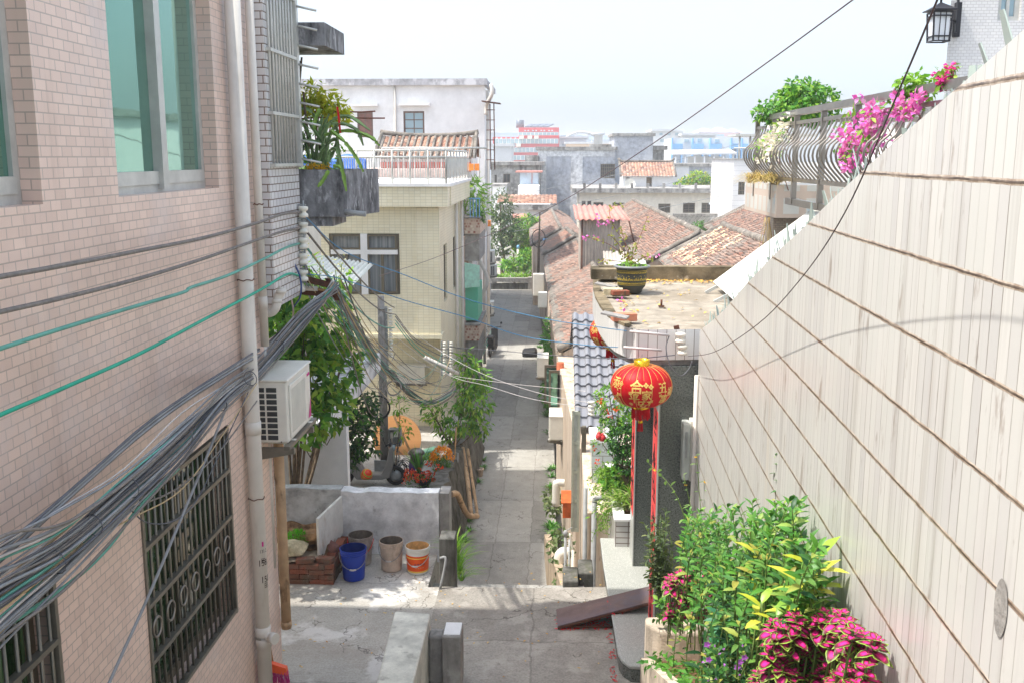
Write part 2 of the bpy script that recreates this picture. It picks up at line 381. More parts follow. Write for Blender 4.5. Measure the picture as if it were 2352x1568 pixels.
M_rust = mat("rusty steel", (96, 62, 48), rough=.8, metal=.1, var=.25, vs=9, bump=.2, stains=[((58, 44, 38), 8, .5, .65, .7, None)])
M_ramp = mat("rusty ramp plate", (112, 90, 84), rough=.55, metal=.35, var=.12, vs=5, bump=.3, bs=90, stains=[((92, 96, 116), 2, .5, .66, .5, None), ((138, 92, 66), 4, .58, .7, .4, None)])
M_ggreen = NT("green window glass"); M_ggreen.bump(M_ggreen.noise(2.2, 2, .5), .06, .02); M_ggreen = M_ggreen.fin(M_ggreen.ramp(M_ggreen.noise(.5, 2, .5), [(.3, (100, 150, 132)), (.7, (122, 170, 154))]), .03, .72, .9)
M_gdark = NT("dark green glass"); M_gdark = M_gdark.fin(M_gdark.ramp(M_gdark.noise(1.5, 3, .5, st=(1, 7, .25)), [(.35, (14, 30, 16)), (.55, (40, 74, 40)), (.75, (110, 140, 100))]), .05, .1, .9)
M_gblue = NT("curtained window glass"); M_gblue = M_gblue.fin(M_gblue.ramp(M_gblue.noise(2.2, 2, .5, st=(6, 1, .15)), [(.4, (104, 112, 118)), (.6, (146, 150, 150))]), .15, 0, .7)
M_gblk = glass("dark window pane", (44, 46, 50), .12)
M_gpale = glass("pale window pane", (150, 176, 186), .15)
M_black = mat("black rubber", (34, 34, 36), rough=.6, var=.1, bump=.1)
M_wgrey = mat("grey cable", (138, 140, 142), rough=.6, var=.1, bump=0)
M_wdark = mat("dark cable", (92, 94, 100), rough=.6, var=.1, bump=0)
M_wold = mat("weathered grey cable", (124, 118, 112), rough=.75, var=.12, vs=20, bump=.2)
M_wgreen = mat("green cable", (26, 160, 130), rough=.5, var=.12, vs=3, bump=0)
M_wgreen2 = mat("faded green cable", (96, 160, 144), rough=.55, var=.12, vs=3, bump=0)
M_wblue = mat("blue cable", (84, 140, 176), rough=.5, var=.08, bump=0)
M_wwhite = mat("white cable", (196, 190, 186), rough=.5, var=.05, bump=0)
M_wpink = mat("pale pink cable", (196, 172, 166), rough=.55, var=.05, bump=0)
M_wtan = mat("tan cable", (196, 172, 132), rough=.6, var=.05, bump=0)
M_porc = mat("porcelain", (226, 222, 208), rough=.22, var=.06, vs=8, bump=0, spec=.6)
M_acw = mat("air conditioner casing", (226, 222, 210), rough=.42, var=.03, bump=.0, stains=[((170, 140, 110), 4, .68, .76, .4, (2, 2, 1))])
M_acdark = mat("air conditioner vents", (58, 60, 60), rough=.6, var=.2, bump=0)
M_magenta = mat("magenta lettering", (206, 60, 140), rough=.5, var=0, bump=0)
M_red = mat("red plastic", (214, 30, 36), rough=.45, var=.06, bump=0)
M_wood = NT("pale pine board"); M_wood = M_wood.fin(M_wood.mix(M_wood.ramp(M_wood.noise(5, 5, .6, st=(.5, 1, 7)), [(.35, (204, 146, 92)), (.65, (226, 176, 120))]), (226, 176, 120), (206, 150, 98), "MULTIPLY"), .6)
M_stick = mat("wooden pole", (176, 140, 96), rough=.7, var=.15, vs=12, bump=.1)
M_soil = mat("dry soil", (112, 88, 66), rough=1, var=.35, vs=14, bump=.8, bs=30, spec=.05)
M_stone = mat("rough stone", (196, 184, 152), rough=.95, var=.2, vs=8, bump=.7, bs=30, spec=.1, stains=[((140, 128, 100), 6, .5, .65, .6, None)])
M_bark = mat("grey brown bark", (110, 96, 80), rough=.95, var=.25, vs=14, bump=.5, bs=40, spec=.1)
M_stem = mat("green stem", (96, 118, 60), rough=.7, var=.15, bump=0)
M_twig = mat("reddish twig", (128, 84, 72), rough=.8, var=.15, bump=0)
M_gran = mat("polished granite", (166, 168, 162), rough=.3, var=.05, vs=60, bump=0, stains=[((124, 128, 124), 160, .52, .62, .7, None), ((236, 236, 230), 120, .56, .62, .6, None)])
M_grand = mat("dark granite cladding", (98, 104, 100), rough=.25, var=.2, vs=60, bump=0, spec=.5, stains=[((44, 46, 44), 70, .54, .6, .9, None), ((124, 130, 124), 60, .56, .64, .6, None)])
M_coup = NT("red couplet paper"); M_coup = M_coup.fin(M_coup.ramp(M_coup.noise(60, 4, .6), [(.38, (226, 52, 60)), (.6, (240, 92, 90)), (.72, (240, 130, 90))]), .6)
M_ink = mat("black ink", (52, 26, 26), rough=.8, var=0, bump=0)
M_gold = mat("gold print", (232, 196, 110), rough=.45, metal=.25, var=.04, bump=0)
M_brass = mat("gold foil band", (226, 178, 40), rough=.25, metal=.8, var=.1, vs=10, bump=0)
def cloth(name, c, tr, sheen=.3):
    t = NT(name); t.fin(c, .55, 0, .35)
    x = t.new("ShaderNodeBsdfTranslucent"); x.inputs["Color"].default_value = lin(tr)
    mx = t.new("ShaderNodeMixShader"); mx.inputs[0].default_value = sheen
    t.l.new(t.b.outputs[0], mx.inputs[1]); t.l.new(x.outputs[0], mx.inputs[2]); t.l.new(mx.outputs[0], t.out.inputs["Surface"]); return t.mat
M_lant = cloth("red lantern silk", (196, 8, 26), (230, 14, 34), .2)
M_dcloth = cloth("dark shade cloth", (66, 82, 88), (80, 100, 106), .25)
M_green_sheet = cloth("mint green sheet", (110, 204, 172), (110, 220, 180), .2)
M_oldtile = rooftile("old clay roof tiles", [(146, 106, 92), (154, 126, 112), (132, 108, 97), (168, 142, 128), (116, 102, 95), (104, 94, 88), (148, 116, 102)], .2, .085, .7, (146, 138, 130))
M_oldtile2 = rooftile("greyed clay roof tiles", [(150, 112, 98), (168, 128, 112), (136, 116, 104), (180, 140, 124), (120, 108, 100)], .2, .085, .75, (124, 120, 114))
M_verge = CON("mortar verge", (124, 118, 110), stains=[((70, 68, 64), 2.5, .5, .64, .7, None), ((186, 176, 164), 2, .58, .7, .6, None)])
M_glaze = mat("grey glazed tiles", (130, 131, 136), rough=.4, var=.03, bump=0, spec=.6)
M_lwall = NT("streaked old plaster wall")
_n = M_lwall.noise(1.0, 7, .7, st=(7, 7, .45)); _c = M_lwall.ramp(_n, [(.3, (112, 92, 78)), (.42, (186, 164, 142)), (.52, (204, 190, 174)), (.7, (188, 170, 150))])
_c = dirt(M_lwall, _c, [((224, 206, 160), .8, .58, .68, .6, None), ((96, 84, 74), 2.6, .6, .7, .7, (2, 2, .5))]); M_lwall.bump(M_lwall.noise(30, 5, .6), .4, .02); M_lwall = M_lwall.fin(_c, .95, 0, .1)
M_redm = mat("red corrugated sheet", (186, 132, 120), rough=.6, var=.08, vs=2, bump=0, stains=[((140, 90, 80), 1.5, .58, .7, .5, (3, 3, .5))])
M_greym = mat("grey corrugated sheet", (176, 168, 158), rough=.65, var=.1, vs=2, bump=0, stains=[((110, 98, 88), 1.5, .55, .7, .6, (3, 3, .4))])
M_awn = mat("dirty white awning sheet", (216, 216, 206), rough=.6, var=.06, bump=0, stains=[((150, 150, 140), 2, .55, .7, .4, None)])
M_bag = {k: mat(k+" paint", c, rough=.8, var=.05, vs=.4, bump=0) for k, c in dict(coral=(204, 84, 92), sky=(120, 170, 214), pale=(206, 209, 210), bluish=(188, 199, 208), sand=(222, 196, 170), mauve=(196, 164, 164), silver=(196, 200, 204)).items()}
# leaves
L_tree = leafmat("tree leaves", [(52, 106, 36), (88, 142, 44), (126, 172, 52), (66, 120, 42), (160, 194, 66), (70, 126, 46), (190, 204, 80)], .45)
L_yel = leafmat("young yellow leaves", [(196, 204, 44), (222, 214, 70), (164, 190, 52), (210, 200, 40)], .45)
L_dark = leafmat("deep green leaves", [(28, 66, 34), (44, 88, 44), (56, 102, 50), (36, 76, 40)])
L_mid = leafmat("mid green leaves", [(52, 108, 40), (78, 140, 50), (104, 164, 60), (66, 122, 44)])
L_lime = leafmat("lime leaves", [(116, 170, 56), (146, 190, 66), (96, 152, 48), (176, 204, 84)], .4)
L_bush = leafmat("bright bush leaves", [(66, 122, 58), (88, 146, 66), (112, 166, 74), (50, 108, 56), (132, 178, 84), (38, 84, 48), (98, 154, 76), (158, 186, 92), (176, 168, 80)], .35, .42)
L_olive = leafmat("dusty olive leaves", [(96, 116, 76), (124, 138, 88), (80, 104, 66), (140, 150, 96)])
L_grey = leafmat("grey green leaves", [(84, 104, 80), (108, 126, 92), (70, 92, 66), (130, 146, 104)])
L_ybig = leafmat("yellow green broad leaves", [(206, 206, 60), (178, 198, 70), (222, 214, 84), (150, 184, 66), (130, 176, 70)], .3, .35)
L_straw = leafmat("dry straw", [(206, 180, 120), (220, 198, 140), (186, 158, 98), (176, 170, 90)])
L_fern = leafmat("feathery fern", [(84, 186, 24), (110, 206, 36), (66, 160, 22)], .4)
L_cact = mat("dragon fruit stems", (116, 142, 92), rough=.5, var=.25, vs=6, bump=.1)
L_cact2 = mat("young dragon fruit stems", (132, 168, 76), rough=.5, var=.15, vs=6, bump=.1)
L_oran = leafmat("orange marigolds", [(240, 150, 20), (250, 176, 30), (232, 120, 20)], .3)
L_orred = leafmat("orange red petals", [(236, 70, 30), (246, 100, 40), (222, 50, 30)], .3)
L_pink = leafmat("pink bracts", [(240, 110, 218), (250, 156, 230), (234, 84, 202), (252, 196, 238)], .4)
L_mag = leafmat("magenta bracts", [(232, 40, 150), (244, 70, 180)], .4)
L_wht = leafmat("white petals", [(240, 236, 226), (250, 244, 236), (240, 220, 220)], .3)
L_pred = leafmat("red petals", [(220, 24, 40), (236, 50, 60)], .3)
L_vio = leafmat("violet petals", [(206, 120, 226), (186, 100, 210)], .3)
L_yfl = leafmat("yellow petals", [(240, 190, 40), (250, 206, 60)], .3)
L_fall = leafmat("fallen leaves", [(206, 160, 70), (224, 186, 90), (170, 120, 60), (230, 200, 120)], .1, .8)
def coleus_mat():
    t = NT("coleus leaf"); sp = t.new("ShaderNodeSeparateXYZ"); t.l.new(t.oc("UV"), sp.inputs[0])
    u, v = sp.outputs[0], sp.outputs[1]
    nz = t.noise(26, 3, .6)
    # UV is (along the blade 0..1, across 0..1): heart of the blade pink, ring maroon, rim green
    du = t.math("DIVIDE", t.math("ABSOLUTE", t.math("SUBTRACT", u, .42)), .55)
    d = t.math("ADD", t.math("MAXIMUM", du, v), t.math("MULTIPLY", t.math("SUBTRACT", nz, .5), .42))
    g = t.new("ShaderNodeNewGeometry")
    d = t.math("ADD", d, t.math("MULTIPLY", t.math("SUBTRACT", g.outputs["Random Per Island"], .5), .22))
    col = t.ramp(d, [(.2, (230, 52, 144)), (.4, (206, 32, 112)), (.52, (112, 26, 56)), (.76, (84, 40, 38)), (.88, (104, 136, 50)), (.98, (144, 172, 66))])
    return t.fin(col, .45, 0, .35)
L_col = coleus_mat()
# ================================================================ light
HAZE = .00105
SUN_EL, SUN_AZ = rad(62), rad(12)      # sun stands to the left, a little behind the camera
sd = V((-math.cos(SUN_EL)*math.cos(SUN_AZ), -math.cos(SUN_EL)*math.sin(SUN_AZ), math.sin(SUN_EL)))
w = bpy.data.worlds.new("World"); sc.world = w; w.use_nodes = True
wn = w.node_tree.nodes; bg = wn["Background"]
sky = wn.new("ShaderNodeTexSky"); sky.sky_type = "NISHITA"; sky.sun_disc = False
sky.sun_elevation = SUN_EL; sky.sun_rotation = math.atan2(sd.x, sd.y)
sky.air_density = 1.0; sky.dust_density = 5.0; sky.ozone_density = 1.0; sky.altitude = 50
hs = wn.new("ShaderNodeHueSaturation"); hs.inputs["Saturation"].default_value = .8; hs.inputs["Value"].default_value = .55; w.node_tree.links.new(sky.outputs[0], hs.inputs["Color"]); ad = wn.new("ShaderNodeMix"); ad.data_type = "RGBA"; ad.blend_type = "ADD"; ad.inputs[0].default_value = 1; ad.inputs[7].default_value = (1.0, 1.2, 1.45, 1)   # even milky glow of the hazy air
w.node_tree.links.new(hs.outputs[0], ad.inputs[6]); w.node_tree.links.new(ad.outputs[2], bg.inputs["Color"]); bg.inputs["Strength"].default_value = .15
ld = bpy.data.lights.new("Sun", "SUN"); ld.energy = 2.0; ld.angle = rad(.8); ld.color = (1, .955, .88)
lo = bpy.data.objects.new("Sun", ld); COL.objects.link(lo); lo.rotation_euler = (-sd).to_track_quat("-Z", "Y").to_euler(); lo.location = (-20, 0, 40)
sc.view_settings.view_transform = "Standard"; sc.view_settings.look = "None"; sc.view_settings.exposure = 1.47; sc.view_settings.gamma = 1
sc.cycles.max_bounces = 5; sc.cycles.diffuse_bounces = 3; sc.cycles.glossy_bounces = 3; sc.cycles.transmission_bounces = 4; sc.cycles.volume_bounces = 1
sc.cycles.caustics_reflective = False; sc.cycles.caustics_refractive = False; sc.cycles.use_denoising = True
# ================================================================ ground and levels
S = "structure"
b = MB(); b.face([(-900, -300, -3.3), (900, -300, -3.3), (900, 1500, -3.3), (-900, 1500, -3.3)]); b.build("ground", M_dirtg, kind=S)
def sheet(name, pts, mat_, z, th=.3):
    b = MB(); b.prism([V((x, y, z-th)) for x, y in pts], (0, 0, th)); return b.build(name, mat_, kind=S)
sheet("terrace", [(-9, 6.2), (-1.32, 6.2), (-1.32, 11.02), (-1.46, 11.0), (-1.46, 12.3), (-9, 12.3)], M_terr, 0, 3.2)
sheet("landing", [(-1.32, 6.2), (1.6, 6.2), (1.6, 9.2), (.98, 9.2), (.98, 11.1), (.62, 11.09), (-.3, 11.02), (-1.32, 11.02)], M_land, .004, 3.2)
sheet("alley", [(-1.95, 19.5), (.1, 19.55), (.05, 27), (-.35, 40), (-1.0, 61), (-4.2, 61), (-3.3, 46), (-2.7, 40), (-2.05, 27)], M_alley, -3.0, .3)
sheet("lower_landing", [(-2.0, 17.2), (.1, 17.2), (.12, 19.5), (-2.0, 19.45)], M_alley, -2.86, .4)
sheet("courtyard", [(-9, 12.3), (-2.1, 12.3), (-2.1, 30), (-9, 30)], M_terr, -2.7, .5)
b = MB()
for k in range(15):
    z = -.19*(k+1); b.box(-1.9, .4, 11.1+k*.41, 11.1+(k+1)*.41+.03, -3.2, z)
b.build("steps", M_alley, kind=S)
b = MB()
for k in range(16):
    z = .2*(k+1); b.box(-1.0, 1.02, 6.2-(k+1)*.38, 6.2-k*.38+.03, -.3, z)
b.build("steps", M_land, kind=S)
# ---------------------------------------------------------------- helper: a wall sheet with openings, facing +X, -X or -Y
def wall_open(mb, ax, c, a0, a1, z0, z1, holes, depth, m=0, mr=None, sgn=1):
    "plane ax=c; holes (a0,a1,z0,z1); reveals go back by depth away from sgn"
    mr = m if mr is None else mr
    if ax == "y": sgn = -sgn
    xs = sorted({a0, a1, *[h[0] for h in holes], *[h[1] for h in holes]}); zs = sorted({z0, z1, *[h[2] for h in holes], *[h[3] for h in holes]})
    P = (lambda a, z, d=0: V((c-sgn*d, a, z))) if ax == "x" else (lambda a, z, d=0: V((a, c-sgn*d, z)))
    fl = (sgn < 0) if ax == "x" else (sgn > 0)
    def q(p, m): mb.face(p[::-1] if fl else p, m)
    for i in range(len(xs)-1):
        for j in range(len(zs)-1):
            u, v = (xs[i]+xs[i+1])/2, (zs[j]+zs[j+1])/2
            if any(h[0] < u < h[1] and h[2] < v < h[3] for h in holes): continue
            q([P(xs[i], zs[j]), P(xs[i+1], zs[j]), P(xs[i+1], zs[j+1]), P(xs[i], zs[j+1])], m)
    for h in holes:
        p, r, s, t = h
        q([P(p, s), P(r, s), P(r, s, depth), P(p, s, depth)][::-1], mr); q([P(p, t), P(p, t, depth), P(r, t, depth), P(r, t)][::-1], mr)
        q([P(p, s), P(p, s, depth), P(p, t, depth), P(p, t)][::-1], mr); q([P(r, s), P(r, t), P(r, t, depth), P(r, s, depth)][::-1], mr)
def sash(parent, ax, c, a0, a1, z0, z1, mats, fw_=.05, cols=2, rows=1, name="window", d=.05, sgn=1, barw=.035):
    "frame with mullions (part) and its panes (sub-part)"
    fm, gm = mats
    if ax == "y": sgn = -sgn
    f = MB(); g = MB()
    def bx(mb, u0, u1, v0, v1, d0, d1):
        if ax == "x": mb.box(c-sgn*d1, c-sgn*d0, u0, u1, v0, v1)
        else: mb.box(u0, u1, c-sgn*d1, c-sgn*d0, v0, v1)
    bx(f, a0, a1, z0, z0+fw_, 0, d); bx(f, a0, a1, z1-fw_, z1, 0, d); bx(f, a0, a0+fw_, z0+fw_, z1-fw_, 0, d); bx(f, a1-fw_, a1, z0+fw_, z1-fw_, 0, d)
    for k in range(1, cols):
        u = a0+(a1-a0)*k/cols; bx(f, u-barw/2, u+barw/2, z0+fw_, z1-fw_, .003, d-.003)
    for k in range(1, rows):
        v = z0+(z1-z0)*k/rows; bx(f, a0+fw_, a1-fw_, v-barw/2, v+barw/2, .006, d-.006)
    fo = f.build(name, fm, parent)
    bx(g, a0+fw_*.5, a1-fw_*.5, z0+fw_*.5, z1-fw_*.5, d*.45, d*.6)
    g.build("pane", gm, fo); return fo
# ================================================================ pink building, left
XP = -2.4
pb = thing("apartment_building", "pink tiled apartment building with green sliding windows and white drainpipes", "building", (XP, 4, -.0))
holes = [(3.05, 4.62, 4.78, 6.25), (5.45, 7.12, 4.78, 6.25), (5.43, 7.02, 1.58, 3.06), (2.75, 4.42, 1.55, 3.03)]
b = MB(); wall_open(b, "x", XP, -1.0, 8.15, -.2, 6.75, holes, .16)
b.face([(XP, 8.15, -.2), (-9, 8.15, -.2), (-9, 8.15, 6.75), (XP, 8.15, 6.75)]); b.face([(XP, -1, 6.75), (XP, 8.15, 6.75), (-9, 8.15, 6.75), (-9, -1, 6.75)])
b.face([(-9, -1, -.2), (XP, -1, -.2), (XP, -1, 6.75), (-9, -1, 6.75)]); b.face([(-9, 8.15, -.2), (-9, -1, -.2), (-9, -1, 6.75), (-9, 8.15, 6.75)])
b.build("wall", M_pink, pb)
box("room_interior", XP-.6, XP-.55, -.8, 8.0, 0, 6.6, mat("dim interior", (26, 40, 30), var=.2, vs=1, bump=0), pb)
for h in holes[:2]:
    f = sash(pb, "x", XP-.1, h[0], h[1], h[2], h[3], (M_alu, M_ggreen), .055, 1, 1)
    m_ = (h[0]+h[1])/2+.02
    q = MB(); q.box(XP-.145, XP-.06, m_-.045, m_+.045, h[2]+.02, h[3]-.02); q.build("mullion", M_alu, f)
    q = MB()
    for a, c_ in ((h[0]+.05, m_-.045), (m_+.045, h[1]-.05)):
        q.box(XP-.13, XP-.088, a, c_, h[2]+.05, h[2]+.13)
    q.build("bottom_rail", M_alu, f)
for h in holes[2:]:
    f = sash(pb, "x", XP-.12, h[0], h[1], h[2], h[3], (M_alud, M_gdark), .06, 2, 1)
    g = MB(); n = 17
    for k in range(n):
        y = h[0]+.05+(h[1]-h[0]-.1)*k/(n-1); g.tube([(XP-.015, y, h[2]+.02), (XP-.015, y, h[3]-.02)], .0095, 6)
    for z in (h[2]+.03, h[2]+.42, h[2]+.78, h[2]+1.14, h[3]-.03): g.box(XP-.032, XP+.012, h[0]+.004, h[1]-.004, z-.014, z+.014)
    for y in (h[0]+.016, h[1]-.016): g.box(XP-.032, XP+.01, y-.014, y+.014, h[2]+.004, h[3]-.004)
    go = g.build("security_grille", M_grille, pb)
    for k in range(7):
        r_ = MB()
        y = h[0]+.14+(h[1]-h[0]-.28)*k/6; zc = h[2]+.60
        r_.tube([(XP-.004, y+.062*math.cos(A*PI/8), zc+.062*math.sin(A*PI/8)) for A in range(17)], .009, 6, cap=False); r_.build("ring", M_steel, go)
def drain(name, px, py, X, r, z0, z1, parent, mat_=M_pipe, collars=(), clamps=()):
    p = at(px, py, X=X); y = p.y; b = MB(); b.tube([(X, y, z0), (X, y, z1)], r, 16)
    for z in collars: b.tube([(X, y, z-.05), (X, y, z+.05)], r*1.09, 16)
    o = b.build(name, mat_, parent)
    if clamps:
        c = MB()
        for z in clamps: c.tube([(X+math.cos(A*PI/8)*(r+.003), y+math.sin(A*PI/8)*(r+.003), z+.006*math.sin(A*2)) for A in range(17)], .004, 5, cap=False)
        c.build("clamp", M_rust, o)
    return o, y
dp, dy = drain("drainpipe", 533, 0, XP+.07, .058, -.0, 6.75, pb, collars=(at(560, 1000, X=XP+.07).z, at(596, 1462, X=XP+.07).z, at(596, 1485, X=XP+.07).z), clamps=(at(545, 650, X=XP+.07).z, at(575, 1158, X=XP+.07).z))
q = MB(); pz = at(612, 1458, X=XP+.1); q.tube([(XP+.07, dy, pz.z), (XP+.16, dy-.05, pz.z)], .038, 12); q.tube([(XP+.15, dy-.045, pz.z), (XP+.19, dy-.07, pz.z)], .046, 12); q.build("cleaning_port", M_pipe, dp)
# printed marks on the pipe: 131.2, 1581, 150
def text_mesh(s, size=1.0):
    c = bpy.data.curves.new("lettering", "FONT"); c.body = s; c.size = size; c.resolution_u = 3
    o = bpy.data.objects.new("lettering", c); COL.objects.link(o)
    me = bpy.data.meshes.new_from_object(o.evaluated_get(bpy.context.evaluated_depsgraph_get()))
    vs = [v.co.copy() for v in me.vertices]; fs = [tuple(p.vertices) for p in me.polygons]
    bpy.data.objects.remove(o); bpy.data.curves.remove(c); bpy.data.meshes.remove(me)
    if vs:
        x0, x1 = min(v.x for v in vs), max(v.x for v in vs); y0, y1 = min(v.y for v in vs), max(v.y for v in vs)
        for v in vs: v.x -= (x0+x1)/2; v.y -= (y0+y1)/2
    return vs, fs
def put_text(mb, s, size, fn, m=0, sx=1.0, sub=0):
    vs, fs = text_mesh(s, size)
    i = mb.add([fn(v.x*sx, v.y) for v in vs])
    for f in fs: mb.fi([k+i for k in f], m)
prt = MB()
def onpipe(zc, a0):
    r = .0592
    return lambda x, y: V((XP+.07+math.cos(a0+x/r)*r, dy+math.sin(a0+x/r)*r, zc+y))
for s, px, py, sz, a0 in (("131.2", 588, 1269, .032, -.62), ("1581", 590, 1280, .06, -.55), ("田", 590, 1290, .04, -.75), ("150", 597, 1326, .062, -.4), ("田", 597, 1342, .04, -.45)):
    put_text(prt, s, sz*1.25, onpipe(at(px, py, X=XP+.07).z - (.05 if s == "1581" else 0), a0), sx=.75)
prt.build("printed_lettering", M_ink, dp)
q = MB(); f_ = onpipe(at(588, 1252, X=XP+.07).z, -.72); q.face([f_(-.008, -.02), f_(.008, -.02), f_(.008, .02), f_(-.008, .02)]); q.build("pink_label", M_magenta, dp)
drain("drainpipe", 572, 0, XP+.05, .034, at(600, 800, X=XP+.05).z, 6.75, pb, collars=(at(594, 700, X=XP+.05).z,), clamps=(at(590, 470, X=XP+.05).z,))
# ================================================================ white tiled building behind the pink one
XW = -2.33
wb = thing("apartment_building", "white tiled building overhanging the yard with a barred window and concrete planter", "building", (-2.5, 9, 3.8))
b = MB(); wall_open(b, "x", XW, 8.17, 9.12, 3.78, 7.3, [(8.28, 9.0, 4.98, 7.2)], .1)
b.box(-8, XW-.8, 8.2, 9.65, 3.9, 7.3); b.box(-8, XW-.001, 8.172, 8.2, 3.78, 7.3); b.box(XW-.8, XW-.1, 9.09, 9.12, 3.78, 7.3); b.box(-8, XW-.02, 8.2, 9.1, 3.74, 3.78); b.box(-8, XW-.3, 9.12, 9.65, 3.9, 7.3); b.box(-8, XW-.05, 8.2, 9.1, 7.3, 7.34)
b.build("wall", M_wtile, wb)
b = MB(); zt = at(672, 112, Y=9.4).z; b.box(-3.2, -2.06, 9.16, 10.0, zt, zt+.2); b.build("concrete_canopy", M_darkc, wb)
g = MB()
for k in range(9):
    y = 8.24+.74*k/8; g.tube([(XW+.02, y, 4.93), (XW+.02, y, 7.3)], .011, 6)
for z in (4.93, 5.35, 5.85, 6.35, 6.85): g.box(XW-.005, XW+.045, 8.2, 9.06, z-.013, z+.013)
g.box(XW-.01, XW+.05, 9.03, 9.1, 4.9, 7.32)
go = g.build("security_grille", M_alu, wb)
s = MB()
for k in range(15): 
    z = 4.98+.165*k; s.tube([(XW+.05, 9.06, z), (XW+.22, 9.09, z-.035)], .011, 6)
s.build("spike", M_alu, go)
f = sash(wb, "x", XW-.06, 8.3, 8.98, 5.0, 7.18, (M_alu, mat("white daylight pane", (232, 232, 228), rough=.3, bump=0, var=.06)), .05, 2, 1)  # brightness behind the bars is put into the white pane colour
# planter balcony
z1, z0 = at(760, 390, Y=9.4).z, at(760, 497, Y=9.4).z
P1, P2, P3 = at(664, 400, Y=9.3), at(795, 400, Y=9.3), at(869, 385, Y=10.1)
b = MB()
out = [(-2.62, 9.3), (P2.x, 9.3), (P3.x, 10.1), (-2.62, 10.1)]
inn = [(-2.55, 9.38), (P2.x-.03, 9.38), (P3.x-.11, 10.02), (-2.55, 10.02)]
b.prism([V((x, y, z0)) for x, y in out], (0, 0, .06))
for k in range(4):
    a, c_, d_, e_ = out[k], out[(k+1) % 4], inn[(k+1) % 4], inn[k]
    b.prism([V((q[0], q[1], z0+.06)) for q in (a, c_, d_, e_)], (0, 0, z1-z0-.06))
c0 = at(690, 520, Y=9.32); c1 = at(763, 497, Y=9.32)
b.box(-2.6, c1.x, 9.33, 9.95, c0.z, z0-.002)
pk = b.build("balcony_planter", M_darkc, wb)
b = MB(); b.prism([V((x, y, z1-.12)) for x, y in inn], (0, 0, .05)); b.build("soil", M_soil, pk)
b = MB(); q0 = at(792, 487, Y=9.3); b.tube([q0, q0+V((.2, -.02, -.02))], .025, 10); b.build("spout", M_pipeg, pk)
# waste pipe elbow under the overhang
b = MB(); b.tube(smooth([at(598, 718, Y=8.0), at(622, 718, Y=8.0), at(634, 705, Y=8.0), at(638, 685, Y=8.02), at(650, 662, Y=8.05)], 5), .037, 14)
for p in ((636, 690), (612, 718), (646, 668)): 
    c = at(*p, Y=8.01); b.lathe(c-V((0, 0, .02)), [(.042, 0), (.042, .03)], 14)
b.build("drainpipe", M_pipe, pb)
# rusty old pipe beside the pink corner
q0, q1 = at(617, 1050, X=XP+.04), at(623, 1440, X=XP+.04)
b = MB(); b.tube([(XP+.03, 8.22, q0.z+.25), (XP+.03, 8.22, at(620, 1440, Y=8.22).z)], .045, 12); zz = at(620, 1436, Y=8.22).z; b.tube([(XP+.03, 8.22, zz), (XP+.03, 8.22, zz+.05)], .05, 12); b.build("old_drainpipe", M_rpipe, pb); b = MB(); q0 = at(600, 735, Y=8.05); b.tube([q0, V((q0.x, 8.05, 1.5))], .033, 12); b.build("drainpipe", M_pipe, pb)
# ================================================================ air conditioners
def aircon(name, label, group=None, L=.78, D=.31, H=.55, loc=(0, 0, 0), bracket=True, side=True):
    "unit against a wall on its -X side, fan face +X, end grille towards -Y; base at loc"
    t = thing(name, label, "air conditioner", loc, group); o = V(loc)
    b = MB(); b.box(o.x, o.x+D, o.y, o.y+L, o.z+.03, o.z+H); bd = bevel(b.build("casing", M_acw, t), .018, 3)
    b = MB(); b.box(o.x-.008, o.x+D+.012, o.y-.01, o.y+L+.01, o.z+H-.006, o.z+H+.018); bevel(b.build("top_cover", M_acw, t), .012, 2)
    b = MB(); b.box(o.x+D, o.x+D+.014, o.y+.05, o.y+L*.78, o.z+.06, o.z+H-.04); pn = bevel(b.build("front_panel", M_acw, t), .012, 2)
    b = MB()
    for k in range(34): y = o.y+.08+k*(L*.78-.16)/33; b.tube([(o.x+D+.0145, y, o.z+.1), (o.x+D+.0145, y, o.z+H-.08)], .0025, 4, cap=False)
    b.build("louvre", M_acw, pn)
    if side:
        b = MB()
        for i in range(2):
            for j in range(9):
                x0 = o.x+.03+i*(D-.1)/2; z = o.z+.06+j*(H-.1)/9; b.box(x0, x0+(D-.1)/2-.016, o.y-.003, o.y+.01, z, z+(H-.1)/9-.012)
        b.build("vent", M_acdark, t)
        b = MB()
        for x_ in (.03, D-.06): b.lathe((o.x+x_, o.y-.004, o.z+.045), [(.006, 0), (.005, .006)], 8, ax=(0, -1, 0))
        b.build("screw", M_rust, t)
    b = MB()
    for y in (o.y+.1, o.y+L-.12): b.box(o.x+.0, o.x+D+.03, y, y+.045, o.z, o.z+.032)
    b.build("foot", M_acw, t)
    if bracket:
        b = MB()
        for y in (o.y-.03, o.y+L-.16):
            b.prism([V((o.x-.1, y, o.z-.13)), V((o.x-.1, y, o.z-.002)), V((o.x+D+.05, y, o.z-.002)), V((o.x+D+.05, y, o.z-.05))], (0, .04, 0))
            b.box(o.x-.11, o.x-.08, y-.02, y+.06, o.z-.25, o.z+.12)
        b.box(o.x+.02, o.x+.06, o.y-.06, o.y+L+.06, o.z-.001, o.z+.018); b.box(o.x+D-.02, o.x+D+.03, o.y-.09, o.y+L+.06, o.z-.001, o.z+.03)
        b.build("bracket", M_grille, t)
    return t
pa = at(664, 1026, Y=7.8)
ac = aircon("air_conditioner", "large white air conditioner on a steel bracket beside the cable bundle and white drainpipe", loc=(pa.x-.3, 7.8, pa.z), D=.3)
b = MB()
for k, h in enumerate((.03, .022, .022, .026, .022)): b.box(pa.x, pa.x+.004, 7.8+.62+k*.026, 7.8+.636+k*.026, pa.z+.45, pa.z+.45+h)
b.build("logo", M_magenta, ac)
